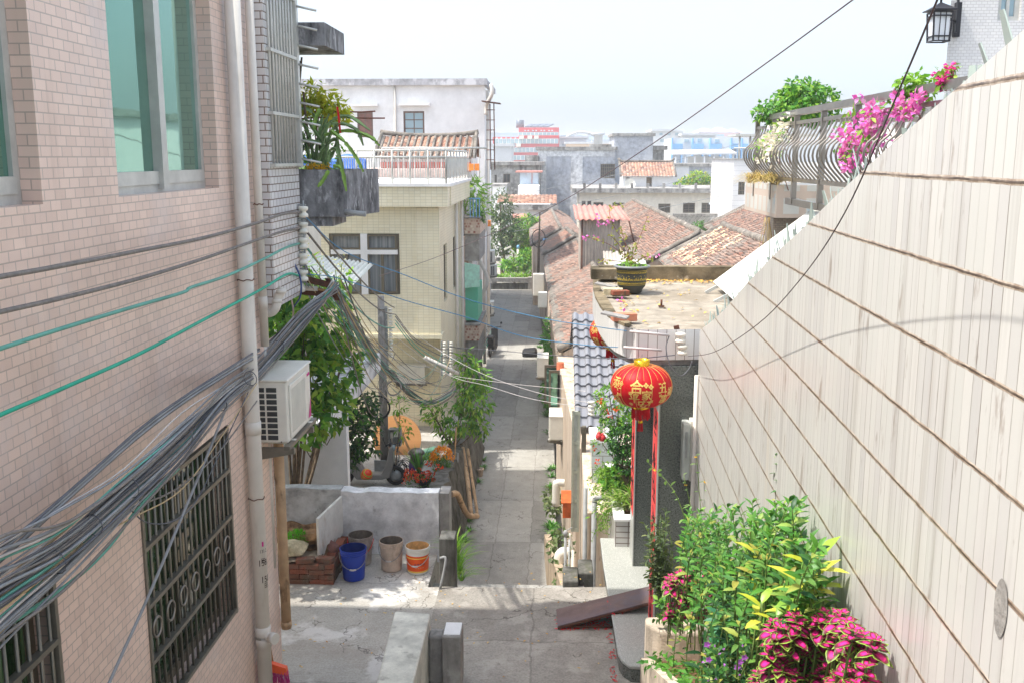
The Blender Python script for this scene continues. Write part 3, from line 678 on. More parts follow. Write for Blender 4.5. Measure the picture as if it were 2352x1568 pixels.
b = MB(); b.face([V((pa.x+.003, 7.8+.66, pa.z+.07)), V((pa.x+.003, 7.8+.76, pa.z+.07)), V((pa.x+.003, 7.8+.76, pa.z+.25))]); b.build("sticker", M_magenta, ac)
# ================================================================ insulator rack on the white building's corner
def insulator(mb, c, r=.045, h=.1, ax=(0, 0, 1)):
    mb.lathe(V(c)-V(ax)*h/2, [(r*.5, 0), (r*.95, .06*h), (r, .2*h), (r*.9, .34*h), (r*.55, .42*h), (r*.55, .56*h), (r*.9, .64*h), (r, .8*h), (r*.95, .94*h), (r*.5, h)], 14, ax=ax)
YR = 9.05
rk = thing("insulator_rack", "steel rack of five porcelain insulators on the white tiled wall corner", "insulator rack", at(684, 560, Y=YR))
rx = at(680, 560, Y=YR).x
b = MB(); zt_, zb_ = at(684, 462, Y=YR).z, at(684, 660, Y=YR).z
b.box(rx-.03, rx+.02, YR-.005, YR+.015, zb_, zt_); b.box(rx+.015, rx+.022, YR-.005, YR+.06, zb_, zt_)
INS = []
for py in (487, 523, 559, 595, 633):
    c = at(697, py, Y=YR-.03); INS.append(c)
    for dz in (.062, -.062): b.box(rx, c.x+.02, YR-.03, YR-.0, c.z+dz-.006, c.z+dz+.006)
b.tube([(INS[0].x, INS[0].y, INS[0].z+.1), (INS[0].x, INS[0].y, INS[-1].z-.1)], .008, 6)
b.build("steel_bracket", M_galv, rk)
for c in INS:
    q = MB(); insulator(q, c, .045, .105); q.build("insulator", M_porc, rk)
# ================================================================ brown steel arms carrying the bundle
YA = 9.35
ar = thing("cable_bracket", "pair of rusty brown steel arms carrying white conduit and the cable bundle", "cable bracket", at(700, 660, Y=YA))
b = MB()
b.bar(at(668, 633, Y=YA-.1), at(758, 655, Y=YA-.1), .012, .06); b.bar(at(685, 668, Y=YA), at(772, 676, Y=YA), .012, .07)
b.bar(at(752, 640, Y=YA-.1), at(775, 690, Y=YA), .06, .012)
b.build("steel_arm", M_rust, ar)
b = MB(); b.tube([at(695, 662, Y=YA-.06), at(730, 664, Y=YA-.06)], .022, 10); b.tube([at(737, 700, Y=YA-.15), at(768, 646, Y=YA-.12)], .027, 12); b.tube([at(726, 664, Y=YA-.06), at(756, 668, Y=YA-.06)], .012, 8, m=1); b.build("conduit", [M_pipe, M_stick], ar)
b = MB(); insulator(b, at(680, 665, Y=YA-.3), .05, .16, (.9, 0, .35)); b.build("insulator", M_porc, ar)
# ================================================================ cables
def cable(label, pts, r, m, group=None, n=6, name="cable", sm=6):
    b = MB(); b.tube(smooth(pts, sm) if sm else pts, r, n); o = b.build(name, m, loc=pts[0]); return tag(o, label, "cable", group)
G4 = "thick cables along the pink wall"
def onwall(px, py, off): return at(px, py, X=XP+off)
def near_pts(L, off): return [onwall(x, y, off) for x, y in L]
cable("thick grey cable along the pink wall, uppermost of four", near_pts([(-60, 648), (0, 636), (130, 613), (300, 580), (470, 546), (592, 512), (650, 492)], .16)+[INS[0]+V((-.02, -.03, .0))], .0115, M_wold, G4, 8)
cable("thick grey cable along the pink wall, second from the top", near_pts([(-60, 735), (0, 717), (150, 683), (330, 637), (480, 590), (600, 548), (650, 532)], .16)+[INS[1]+V((-.02, -.03, 0))], .011, M_wold, G4, 8)
cable("faded green cable running below the grey ones on the pink wall", near_pts([(-60, 822), (0, 800), (150, 752), (300, 707), (420, 672), (440, 660), (520, 634), (600, 598), (655, 570)], .16)+[INS[2]+V((-.03, -.03, 0))], .0105, M_wgreen2, G4, 8)
cable("bright green cable along the pink wall, lowest of four", near_pts([(-70, 985), (0, 952), (150, 888), (320, 812), (480, 728), (600, 665), (660, 630)], .16)+[INS[4]+V((-.03, -.03, 0))], .0105, M_wgreen, G4, 8)
YP = 23.6
# pole insulators first, as anchors
PX = at(1008-128, 700, Y=YP).x
PIN = [at(906, y, Y=YP-.1) for y in (707, 722, 737, 752, 767, 782)]
G5 = "service cables from the wall rack to the pole"
def catx(a, c, s_, wob=0, n=12): return sag(a, c, s_, n, wob)
cable("brown grey cable from the top wall insulator to the pole", catx(INS[0], PIN[0], .12), .012, M_wold, G5, sm=0)
cable("brown grey cable from the second wall insulator to the pole", catx(INS[1], PIN[1], .2), .012, M_wold, G5, sm=0)
cable("dull green cable from the middle wall insulator to the pole", catx(INS[2], PIN[3], .25), .012, M_wgreen2, G5, sm=0)
e1, e2 = at(1400, 1, Y=9.25), None
# the pink-grey loop and dark blue loop at the rack
cable("pale pink cable looping down in front of the white tiles", [at(650, 492, Y=8.6), at(636, 520, Y=8.6), at(642, 560, Y=8.7), at(652, 620, Y=8.7), at(668, 680, Y=8.8), at(672, 730, Y=8.9), at(640, 765, Y=9.2), at(585, 800, Y=8.4)], .0075, M_wpink)
cable("dark blue cable looping beside the wall insulators", [at(652, 582, Y=8.8), at(672, 600, Y=8.85), at(690, 640, Y=8.9), at(690, 680, Y=8.9), at(675, 705, Y=8.95)], .008, mat("dark blue cable skin", (60, 78, 128), rough=.5, var=.05, bump=0))
# the bundle on the left
cb = thing("cable_bundle", "thick tangled bundle of grey, white and green cables strung along the pink wall", "cables", at(560, 830, Y=7.4))
rr = random.Random(3)
mats_c = [M_wgrey, M_wdark, M_wgrey, M_wwhite, M_wold, M_wgrey, M_wdark, M_wgreen2, M_wtan]
top = at(770, 655, Y=9.2)
for k in range(46):
    u = rr.gauss(0, 1)*.6; v = rr.gauss(0, 1)*.6; sp = rr.uniform(.5, 2.4)
    L = [(-70, 1424+v*135+rr.uniform(-25, 25)), (20, 1360+v*110), (150, 1262+v*75+u*18), (290, 1135+v*46+u*20), (420, 1008+v*32+u*24), (520, 912+v*20), (590, 852+v*18), (690, 738+v*16)]
    offs = [.34, .34, .33, .33, .34, .35, None, None]
    pts = []
    for (x, y), of in zip(L, offs):
        of2 = (of or 0)+u*.03
        pts.append(at(x+u*6, y+rr.uniform(-5, 5)*sp, X=XP+of2) if of else at(x+u*9, y+rr.uniform(-4, 4), Y=7.75 if x < 600 else 8.7))
    pts.append(top+V((u*.04, rr.uniform(-.05, .05), v*.04)))
    m_ = mats_c[k % len(mats_c)]
    q = MB(); q.tube(smooth(pts, 5), rr.uniform(.0035, .0085), 5); q.build("cable", m_, cb)
for k in range(8):   # the looser grey strands above it
    v = rr.uniform(-1, 1)
    L = [(-70, 1325+v*30), (60, 1222+v*12), (210, 1090+v*8), (330, 985+v*9), (440, 905+v*7), (540, 842+v*7), (620, 790+v*8), (700, 705)]
    pts = [at(x, y, X=XP+.3) if x < 600 else at(x, y, Y=8.6) for x, y in L]+[top]
    q = MB(); q.tube(smooth(pts, 5), rr.uniform(.004, .009), 5); q.build("cable", M_wgrey if k % 2 else M_wdark, cb)
for L, m_, r in (([(-60, 1480), (40, 1420), (170, 1330), (250, 1255), (330, 1150), (410, 1075)], M_wgreen2, .009), ([(236, 1600), (290, 1480), (340, 1370), (420, 1180), (490, 1010), (540, 880)], M_wgrey, .009), ([(300, 1170), (340, 1200), (400, 1195), (450, 1150), (500, 1050), (570, 900)], M_wdark, .004), ([(60, 1360), (170, 1260), (300, 1190), (420, 1120), (520, 985), (590, 880)], M_wtan, .004), ([(120, 1250), (260, 1180), (400, 1125), (500, 1040), (590, 920)], M_wold, .005)):
    q = MB(); q.tube(smooth([at(x, y, X=XP+.3) for x, y in L], 5), r, 6); q.build("cable", m_, cb)
q = MB()
for px, py in ((425, 1000), (300, 1120), (215, 1205), (505, 925), (575, 868), (640, 795), (130, 1290)):
    c = at(px, py, X=XP+.34) if px < 600 else at(px, py, Y=8.3)
    q.tube([c+V((.05*math.cos(a*PI/6), -.02*math.cos(a*PI/6), .05*math.sin(a*PI/6))) for a in range(13)], .003, 4, cap=False)
q.build("tie", M_wdark, cb)
# from the arms to the pole: the hanging tangle
cb2 = thing("cable_bundle", "drooping tangle of dark cables from the rusty arms past the concrete pole to the street", "cables", at(880, 860, Y=19))
hub = at(905, 862, Y=YP-.25)
for k in range(30):
    u, v = rr.gauss(0, .5), rr.gauss(0, .5)
    pts = [top+V((u*.03, 0, v*.03)), at(795+u*7, 712+v*8, Y=11), at(838+u*10, 790+v*10, Y=15), at(872+u*10, 838+v*8, Y=21), hub+V((u*.1, u*.05, v*.09))]
    if k % 3:
        pts += [at(940+u*10, 905+v*9, Y=24.2), at(985+u*10, 928+v*8, Y=25), at(1035+u*8, 905+v*8, Y=25.2), at(1052, 880+v*6, Y=25.6)]
    q = MB(); q.tube(smooth(pts, 5), rr.uniform(.006, .013), 5); q.build("cable", [M_wold, M_wdark, M_wgrey, M_wgreen2, M_wold][k % 5], cb2)
for k in range(22):   # stray single strands
    a = [top, INS[4], INS[3], top][k % 4]+V((rr.uniform(-.1, .1), 0, rr.uniform(-.1, .1))); e = [hub+V((rr.uniform(-.3, .4), 0, rr.uniform(-.6, .9))), at(1030+rr.uniform(-20, 10), rr.uniform(795, 860), Y=26), at(1052, 878+rr.uniform(-12, 12), Y=25.6)][k % 3]
    q = MB(); q.tube(sag(a, e, rr.uniform(.25, 1.3), 14), rr.uniform(.004, .008), 4); q.build("cable", [M_wold, M_wgrey, M_wtan, M_wdark, M_wgreen2][k % 5], cb2)
for k in range(9):
    a, u = rr.uniform(0, 6.28), rr.uniform(.15, .4)
    q = MB(); q.tube([hub+V((.0+u*math.cos(t*PI/8), -.1+.05*math.sin(t), -.28+u*1.1*math.sin(t*PI/8)*.9)) for t in range(17)], .006, 5, cap=False); q.build("cable", [M_wgrey, M_wold, M_wwhite][k % 3], cb2)
# ================================================================ thin overhead wires crossing the view
G6 = "thin overhead wires across the alley"
CI = [at(1562, 774, Y=9.28), at(1566, 801, Y=9.28)]
GW = "blue wires running to the porch insulators"
def wire(label, L, r, m, group=G6, sm=6):
    return cable(label, [at(x, y, Y=Y) for x, y, Y in L], r, m, group, 5, sm=sm)
wire("blue wire from the wall rack to the porch, upper of two", [(700, 497, 9.0), (790, 577, 9.1), (930, 632, 9.2), (1075, 688, 9.3), (1240, 730, 9.3), (1380, 752, 9.3), (1440, 760, 9.3)], .0042, M_wblue, GW)
wire("blue wire from the wall rack to the porch, lower of two", [(704, 630, 9.0), (780, 640, 9.1), (930, 690, 9.2), (1075, 730, 9.25), (1200, 772, 9.28), (1350, 793, 9.3), (1420, 797, 9.3)], .0042, M_wblue, GW)
wire("long dark wire sloping from the sky to the yellow house", [(2000, -30, 9.0), (1750, 153, 12), (1500, 330, 16), (1300, 458, 20), (1180, 515, 23), (1000, 592, 25), (870, 635, 25.9)], .008, mat("brown wire", (96, 82, 84), rough=.6, var=0, bump=0))
wire("white wire from the pole to the steel post, upper of two", [(905, 733, 23.4), (1010, 805, 19), (1118, 862, 18), (1250, 905, 16.5), (1362, 925, 14.6)], .0048, M_wwhite)
wire("white wire from the pole to the steel post, lower of two", [(905, 770, 23.4), (1020, 855, 19), (1118, 885, 18), (1220, 915, 16.5), (1362, 938, 14.6)], .0048, M_wwhite)
wire("grey wire from the tangle across the alley to the glazed roof", [(905, 790, 23.4), (1000, 850, 20), (1130, 875, 19), (1320, 895, 17), (1345, 898, 16)], .005, M_wwhite)
wire("dark wire crossing the alley beneath the porch slab", [(1020, 795, 26), (1180, 808, 16), (1300, 818, 11), (1440, 823, 9.2), (1550, 815, 9.1)], .005, M_wdark)
wire("dark wire curving from the porch up past the glass shards", [(1580, 818, 9.2), (1640, 808, 7.2), (1740, 745, 5.4), (1840, 640, 4.2), (1940, 490, 3.3), (2060, 220, 2.5), (2170, -40, 2.0)], .0024, mat("brown black wire", (70, 56, 58), rough=.6, var=0, bump=0))
for k, (y0_, y1_) in enumerate(((757, 812), (762, 832), (770, 848), (778, 865))):
    wire(["brown","grey","green","teal"][k]+" cable from the pole to the rack on the yellow wall", [(908, y0_-35, 23.4), (950, y0_+18, 24.2), (1000, (y0_+y1_)/2+14, 25), (1030, y1_-10, 25.6)], .011, [M_wold, M_wdark, M_wgreen2, M_wgreen][k], "cables from the pole to the yellow wall")
for k in range(5):
    wire("cable from the yellow wall along the left house fronts", [(1034, 795+k*14, 25.7), (1075, 800+k*13, 31), (1110, 780+k*8, 37), (1128, 752+k*4, 42)], .011, [M_wdark, M_wold, M_wgreen2, M_wgrey, M_wgreen][k], "cables along the left house fronts")
for k, (yl, yr) in enumerate(((637, 636), (655, 668), (668, 690), (700, 712), (716, 722))):
    wire("thin pale wire strung across the far alley", [(1128, yl+40, 43), (1180, (yl+yr)/2+43, 43), (1228, yr+42, 43)], .009, M_wgrey, "thin wires across the far alley")
for k, (a, c) in enumerate((((1180, 532), (1725, 437)), ((1260, 480), (1680, 385)), ((1230, 440), (1700, 330)))):
    wire("faint pale wire over the distant roofs", [(a[0], a[1], 60), ((a[0]+c[0])/2, (a[1]+c[1])/2+6, 60), (c[0], c[1], 60)], .012, M_wgrey, "faint wires over the distant roofs")
wire("white string sagging over the coleus against the tiled wall", [(1812, 1490, 3.9), (1860, 1500, 3.75), (1950, 1519, 3.45), (2050, 1524, 3.2), (2160, 1517, 3.0), (2270, 1502, 2.75)], .0028, M_wwhite, "white string by the tiled wall")
# ================================================================ plants
def rdir(r): 
    z = r.uniform(-1, 1); a = r.uniform(0, 2*PI); s = math.sqrt(1-z*z); return V((s*math.cos(a), s*math.sin(a), z))
def crown(mb, blobs, n, L, W, r, upb=.5, out=.7, droop=.3, m=0, nm=1, spray=1, seg=2, shell=.55, var=.35):
    vol = [b[1][0]*b[1][1]*b[1][2] for b in blobs]; tot = sum(vol)
    for bl, vv in zip(blobs, vol):
        c, rad_ = V(bl[0]), bl[1]
        for _ in range(max(1, int(n*vv/tot/spray))):
            d = rdir(r); k = shell+(1-shell)*r.random()**.7
            p = c + V((d.x*rad_[0]*k, d.y*rad_[1]*k, d.z*rad_[2]*k))
            for q in range(spray):
                dd = (d*out + rdir(r)*.9 + V((0, 0, -droop))).normalized()
                nn = (V((0, 0, 1))*upb + d*.4 + rdir(r)*.5).normalized()
                l = L*r.uniform(1-var, 1+var)
                mb.leaf(p+rdir(r)*L*.3, dd, nn, l, W*l/L*r.uniform(.8, 1.2), m+(r.randrange(nm) if nm > 1 else 0), droop=r.uniform(.05, .45), seg=seg)
def tree(name, label, base, blobs, n, L, W, lm, seed=1, cat="tree", group=None, tr=.06, bark=None, limbs=True, spray=3, **k):
    r = random.Random(seed); t = thing(name, label, cat, base, group)
    base = V(base); b = MB()
    mid = sum((V(x[0]) for x in blobs), V((0, 0, 0)))/len(blobs)
    fork = base.lerp(mid, .45); fork.x = base.x*.7+mid.x*.3; fork.y = base.y*.7+mid.y*.3
    b.tube(smooth([base, base.lerp(fork, .5)+V((r.uniform(-1, 1)*tr, r.uniform(-1, 1)*tr, 0)), fork], 4), [tr*(1-.05*i) for i in range(9)], 7)
    for c, rd in blobs:
        c = V(c); tip = c+V((0, 0, rd[2]*.3)); m_ = fork.lerp(c, .5)+rdir(r)*tr*2
        b.tube(smooth([fork, m_, c, tip], 4), tr*.55, 5, r2=tr*.12)
        for _ in range(4 if limbs else 1):
            d = rdir(r); e = c+V((d.x*rd[0], d.y*rd[1], d.z*rd[2]))*.85
            b.tube([m_.lerp(c, .6), (m_+e)/2+rdir(r)*tr, e], tr*.2, 4, r2=tr*.06)
    b.build("trunk", bark or M_bark, t)
    f = MB(); lms = lm if isinstance(lm, list) else [lm]
    crown(f, blobs, n, L, W, r, nm=len(lms), spray=spray, **k)
    f.build("crown", lms, t); return t
def plant(name, label, base, stems, lm, seed=1, cat="plant", group=None, L=.1, W=.04, per=14, whorl=False, stemr=.006, stemm=None, up_=.4, seg=4, droop=.25, flowers=None):
    "upright stems from base: each stem is a list of points with leaves along it"
    r = random.Random(seed); t = thing(name, label, cat, base, group)
    b = MB(); f = MB(); fl = MB()
    lms = lm if isinstance(lm, list) else [lm]
    for st in stems:
        P = smooth(st, 5); b.tube(P, stemr, 5, r2=stemr*.4); N = len(P)
        for k in range(per):
            tt = .25+.75*k/(per-1); i = min(N-2, int(tt*(N-1))); p = P[i].lerp(P[i+1], tt*(N-1)-i); ax = (P[i+1]-P[i]).normalized()
            a = k*2.4+r.random(); s1 = ax.orthogonal().normalized(); s2 = ax.cross(s1)
            for q in range(3 if whorl and k == per-1 else 1):
                a += 2.1*q
                o = s1*math.cos(a)+s2*math.sin(a)
                d = (o*(1-.4*tt)+ax*up_*(.5+tt)).normalized(); l = L*r.uniform(.7, 1.15)*(1.05-.35*tt)
                f.leaf(p, d, ax+o*.2*-1, l, W*l/L, r.randrange(len(lms)), droop=droop*r.uniform(.5, 1.6), seg=seg, fold=.3)
        if flowers:
            fm, sz, cnt = flowers
            for _ in range(cnt):
                p = P[-1-r.randrange(max(1, N//4))]+rdir(r)*sz*1.2
                for q in range(5): 
                    d = rdir(r); d.z = abs(d.z)*.5; fl.leaf(p, d, (0, 0, 1), sz, sz*.8, 0, droop=.1)
    b.build("stem", stemm or M_stem, t); f.build("foliage", lms, t)
    if fl.v: fl.build("flower", flowers[0], t)
    return t
def puff(mb, c, r, n, sz, rng, m=0):
    "a flower head: n small petals over a ball"
    for _ in range(n):
        d = rdir(rng); mb.leaf(V(c)+d*r*rng.uniform(.5, 1), (d+rdir(rng)*.6).normalized(), d, sz, sz*.75, m, droop=.1)
def blades(mb, c, n, L, W, r, spread=.9, m=0, nm=1, droop=.9):
    for _ in range(n):
        a = r.uniform(0, 2*PI); e = r.uniform(.15, spread); d = V((math.cos(a)*e, math.sin(a)*e, 1)).normalized()
        l = L*r.uniform(.6, 1.15); base = V(c)+V((math.cos(a), math.sin(a), 0))*r.uniform(0, .03)
        P = [base+d*(l*t)+V((math.cos(a), math.sin(a), 0))*(l*.35*e*t*t)-V((0, 0, 1))*(l*droop*.5*t*t) for t in (0, .25, .5, .75, 1)]
        s_ = d.cross(V((0, 0, 1))).normalized() if abs(d.z) < .98 else V((1, 0, 0)); mm = m+r.randrange(nm); i = len(mb.v)
        for p, ww in zip(P, (.6, 1, .9, .6, .05)): mb.v += [p-s_*W*ww*.5, p+s_*W*ww*.5]
        for k in range(4): mb.fi((i+2*k, i+2*k+1, i+2*k+3, i+2*k+2), mm, [(k/4, 0), (k/4, 1), (k/4+.25, 1), (k/4+.25, 0)], True)
# ================================================================ terrace
tw = thing("garden_wall", "low limewashed wall at the back of the terrace, half grey and half white", "wall", (-2.6, 12.1, 0))
yw = 11.98; zt = at(890, 1130, Y=yw).z
xl = at(785, 1200, Y=yw).x; xr = at(1008, 1200, Y=yw).x
def rough_box(mb, x0, x1, y0, y1, z0, z1, n, amp, seed, m=0):
    r = random.Random(seed); nx = n
    top = [r.uniform(-amp, amp) for _ in range(nx+1)]; fr = [[r.uniform(-amp, amp) for _ in range(5)] for _ in range(nx+1)]
    P = lambda i, j: V((x0+(x1-x0)*i/nx, y0+fr[i][j]*.6, z0+(z1-z0)*j/4+(top[i] if j == 4 else 0)))
    Q = lambda i: V((x0+(x1-x0)*i/nx, y1, z1+top[i]))
    for i in range(nx):
        for j in range(4): mb.face([P(i, j), P(i+1, j), P(i+1, j+1), P(i, j+1)], m)
        mb.face([P(i, 4), P(i+1, 4), Q(i+1), Q(i)], m)
        mb.face([V((P(i, 0).x, y1, z0)), Q(i), Q(i+1), V((P(i+1, 0).x, y1, z0))][::1], m)
    for i, fl in ((0, False), (nx, True)):
        q = [P(i, 0), P(i, 4), Q(i), V((P(i, 0).x, y1, z0))]; mb.face(q[::-1] if fl else q, m)
b = MB(); rough_box(b, xl, xr, yw, yw+.2, -.1, zt, 14, .012, 2); b.build("white_wall_section", M_white, tw)
b = MB(); rough_box(b, -6, xl-.004, yw+.03, yw+.2, -.1, zt+.02, 12, .012, 3); b.build("grey_wall_section", M_greyw, tw)
b = MB(); b.box(xr+.004, xr+.13, yw+.02, yw+.32, -.1, zt-.01); b.build("grey_wall_section", M_greyc, tw)
# brick bed
pl = at(628, 1341, Z=0); pr_ = at(768, 1341, Z=0); yb = (pl.y+pr_.y)/2
hb = at(700, 1284, Y=yb).z
bb = thing("brick_planter", "low planter of weathered red bricks beside the blue bucket", "planter", ((pl.x+pr_.x)/2, yb+.4, 0))
b = MB(); r = random.Random(5)
rows = int(hb/.063)
def course(x0, x1, y, z, along, off, skip=0):
    L = .225; n = int((x1-x0)/L)+2
    for k in range(n):
        a0 = x0-off+k*(L+.008); a1 = a0+L
        a0, a1 = max(a0, x0), min(a1, x1)
        if a1-a0 < .04: continue
        j = r.uniform(-.008, .008); zz = z+r.uniform(-.004, .004)
        if along == "x": b.box(a0, a1, y+j, y+.11+j, zz, zz+.055)
        else: b.box(y+j, y+.11+j, a0, a1, zz, zz+.055)
for k in range(rows):
    course(pl.x-1.2, pr_.x-.112, yb, .004+k*.063, "x", (k % 2)*.116)
    course(yb, yw-.01, pr_.x-.11, .004+k*.063, "y", ((k+1) % 2)*.116)
hb2 = rows*.063
for x, y, a in ((pr_.x-.35, yb+.06, .1), (pr_.x-.12, yb+.09, -.3), (pr_.x-.06, yb+.32, 1.4), (pr_.x-.05, yb+.6, 1.5)):
    b.obox((x, y, hb2+.03), V((math.cos(a), math.sin(a), .05))*.105, V((-math.sin(a), math.cos(a), 0))*.052, (0, 0, .026))
b.build("brickwork", NT("single bricks").fin((150, 90, 70), .95) if False else (lambda t: (t.bump(t.noise(40, 5, .6), .6, .02), t.fin(dirt(t, t.ramp(t.new("ShaderNodeNewGeometry").outputs["Random Per Island"], [(0, (124, 74, 58)), (.5, (146, 92, 74)), (1, (116, 84, 70))]), [((98, 94, 82), 4, .46, .62, .8, None), ((190, 176, 156), 9, .6, .7, .4, None)]), .95, 0, .1))[1])(NT("weathered bricks")), bb)
b = MB(); b.grid(lambda u, v: (pl.x-1.2+u*(pr_.x-.12-pl.x+1.2), yb+.1+v*(yw-yb-.08), hb2-.03+.16*v+.03*math.sin(u*31+v*7)+.025*math.sin(u*17-v*23)), 40, 14); b.build("soil", M_soil, bb)
def rock(name, label, c, s, seed, mt, cat="stone", rz=0, group=None):
    import bmesh
    bm = bmesh.new(); bmesh.ops.create_icosphere(bm, subdivisions=3, radius=1); r = random.Random(seed)
    pl_ = [(rdir(r), r.uniform(.55, .8)) for _ in range(11)]
    for v in bm.verts:
        p = v.co.copy()
        for d, k in pl_:
            e = p.dot(d)
            if e > k: p -= d*(e-k)*.9
        v.co = V((p.x*s[0], p.y*s[1], p.z*s[2]))*(1+.05*math.sin(p.x*9+seed)*math.sin(p.y*8))
    b = MB(); b.v = [V(c)+Matrix.Rotation(rz, 3, "Z") @ v.co for v in bm.verts]
    for f in bm.faces: b.fi([v.index for v in f.verts])
    bm.free(); return tag(b.build(name, mt, loc=c), label, cat, group)
c = at(664, 1263, Y=yb+.18); rock("stone", "large flat pale stone lying on the brick planter edge", (c.x, c.y, hb2+.11), (.27, .17, .11), 3, M_stone, rz=.2)
c = at(720, 1228, Y=yb+.5); rock("stone", "rounded brown boulder in the soil beside the white board", (c.x, yb+.5, hb2+.14), (.2, .17, .12), 8, mat("brown boulder", (150, 118, 84), rough=.95, var=.2, bump=.6, bs=30))
c = at(764, 1258, Y=yb+.35); rock("stone", "dark reddish stone wedged against the white board on the planter corner", (pr_.x-.07, yb+.3, hb2+.1), (.085, .07, .09), 4, mat("reddish stone", (116, 84, 78), rough=.9, var=.2, bump=.5))
tb = MB()
for i, (x0, x1, y) in enumerate(((625, 690, 1268), (660, 742, 1262), (690, 735, 1252))):
    a, c = at(x0, y+6, Y=yb+.08+i*.04), at(x1, y-3, Y=yb+.22+i*.03); tb.grid(lambda u, v: (a.x+u*(c.x-a.x), yb+.02+i*.05+v*.2, hb2+.018+.012*i+.012*math.sin(u*9+i)), 8, 2)
tag(tb.build("slate_sheet", mat("torn roofing felt", (140, 128, 112), rough=.9, var=.15), loc=(pl.x, yb, hb2)), "torn grey roofing sheets under the flat pale stone", "roofing sheet").modifiers.new("solid", "SOLIDIFY").thickness = .008
b = MB(); r = random.Random(2); fx = at(683, 1225, Y=yb+.42).x
for _ in range(260):
    d = rdir(r); d.z = abs(d.z); b.leaf((fx+r.uniform(-.1, .1), yb+.4+r.uniform(-.06, .06), hb2+.02+r.uniform(0, .22)), (d+V((0, 0, .3))).normalized(), rdir(r), .07, .006, 0)
    b.leaf((fx+d.x*.13, yb+.4+d.y*.1, hb2+.08+d.z*.17), d, rdir(r), .05, .012, 0)
t = thing("fern", "bright green feathery fern growing in the brick planter", "fern", (fx, yb+.4, hb2)); b.build("frond", L_fern, t)
# leaning board
B0, B1 = V((pr_.x-.24, yb+.2, hb2-.04)), V((xl-.01, yw-.02, hb2+.02))
b = MB(); zf, zk = at(747, 1190, Y=yb+.2).z, at(787, 1138, Y=yw-.02).z
nrm = (B1-B0).cross(V((0, 0, 1))).normalized()*.035
b.prism([B0, B1, V((B1.x, B1.y, zk)), V((B0.x, B0.y, zf))], nrm, 0); tag(bevel(b.build("board", mat("white painted board", (216, 214, 206), rough=.7, var=.06, stains=[((170, 140, 100), 4, .58, .7, .6, (2, 2, .6))]), loc=B0), .006), "white painted board standing on edge in the brick planter", "board")
# buckets
def bucket(label, px, py, rt, rb, h, m_out, m_in, handle=True, group="plastic buckets by the garden wall", drop=-1, hm=None, rings=(.86, .93), Y=None, bands=None, rz=0):
    p = at(px, py, Z=.004) if Y is None else V((at(px, py, Y=Y).x, Y, .004))
    t = thing("bucket", label, "bucket", p, group)
    R_ = lambda z: rb+(rt-rb)*z/h
    prof = [(rb*.96, 0), (rb, .012)]; ms = [0]
    bz = bands or []
    zs = sorted({.012, h, *[z*h for z in rings], *[z for z in bz]})
    b = MB(); pf = [(rb*.95, 0), (rb, .01)]
    cuts = sorted(set([.02]+[z for z in bz]+[.55*h, .8*h]))
    for z in cuts: pf.append((R_(z), z))
    for q in rings: pf += [(R_(q*h-.008), q*h-.008), (R_(q*h)+.006, q*h-.006), (R_(q*h)+.006, q*h+.004), (R_(q*h), q*h+.006)]
    pf += [(rt, h-.008), (rt+.007, h-.006), (rt+.007, h+.002), (rt-.001, h+.003)]
    pf.sort(key=lambda q: q[1])
    b.lathe(p, pf, 32, cap=False); b.build("body", m_out, t)
    b = MB(); b.lathe(p, [(rt-.004, h+.001), (R_(h*.5)-.006, h*.5), (rb-.006, .014), (.001, .012)], 32, cap=False); b.build("inside", m_in, t)
    if handle:
        b = MB(); n = 14; a0 = rz
        pts = []
        for k in range(n+1):
            a = PI*k/n; x = math.cos(a); s_ = math.sin(a)
            o = V((math.cos(a0), math.sin(a0), 0))*x*(rt+.012)+V((math.sin(a0), -math.cos(a0), 0))*s_*(rt+.006)
            pts.append(p+o+V((0, 0, h*.87-.17*s_)))
        b.tube(pts, .0045, 6); hd = b.build("handle", hm or M_wgrey, t)
        q = MB(); q.tube(pts[6:9], .011, 8); q.build("grip", hm or M_wwhite, hd)
    return t, p
M_bblue = mat("blue bucket plastic", (30, 60, 160), rough=.4, var=.06, bump=0, stains=[((120, 130, 160), 3, .64, .76, .35, (1, 1, .6))])
M_bgrey = mat("cement splashed plastic", (196, 176, 158), rough=.7, var=.12, bump=.1, stains=[((140, 120, 104), 5, .55, .68, .6, (2, 2, .5))])
M_bin = mat("dirty bucket inside", (96, 88, 80), rough=.85, var=.3, vs=10, bump=.2)
bucket("open blue plastic bucket beside the brick planter", 813, 1326, .155, .128, .385, M_bblue, mat("blue bucket inside", (22, 44, 110), rough=.5, bump=0), rz=.15)
bucket("dirty cream plastic bucket splashed with cement, between two other buckets", 900, 1305, .142, .124, .37, M_bgrey, M_bin, rz=-.1)
bucket("dark cement stained bucket half hidden behind the blue bucket", 829, 1262, .15, .126, .37, mat("grey stained plastic", (150, 140, 132), rough=.8, var=.2, vs=12), M_bin, hm=M_red, Y=11.68)
ob, op = bucket("white plastic bucket with an orange label and white handle", 960, 1310, .145, .128, .33, mat("white bucket plastic", (232, 228, 218), rough=.4, var=.03, bump=0), mat("ochre stained inside", (214, 170, 112), rough=.8, var=.2, vs=10), hm=M_wwhite, rz=-.12)
Rz = lambda z: .128+(.017)*z/.33
b = MB(); b.lathe(op, [(Rz(.045)+.0012, .045), (Rz(.24)+.0012, .24)], 40, cap=False); lb = b.build("label", mat("orange label", (240, 88, 20), rough=.45, var=.04, bump=0), ob)
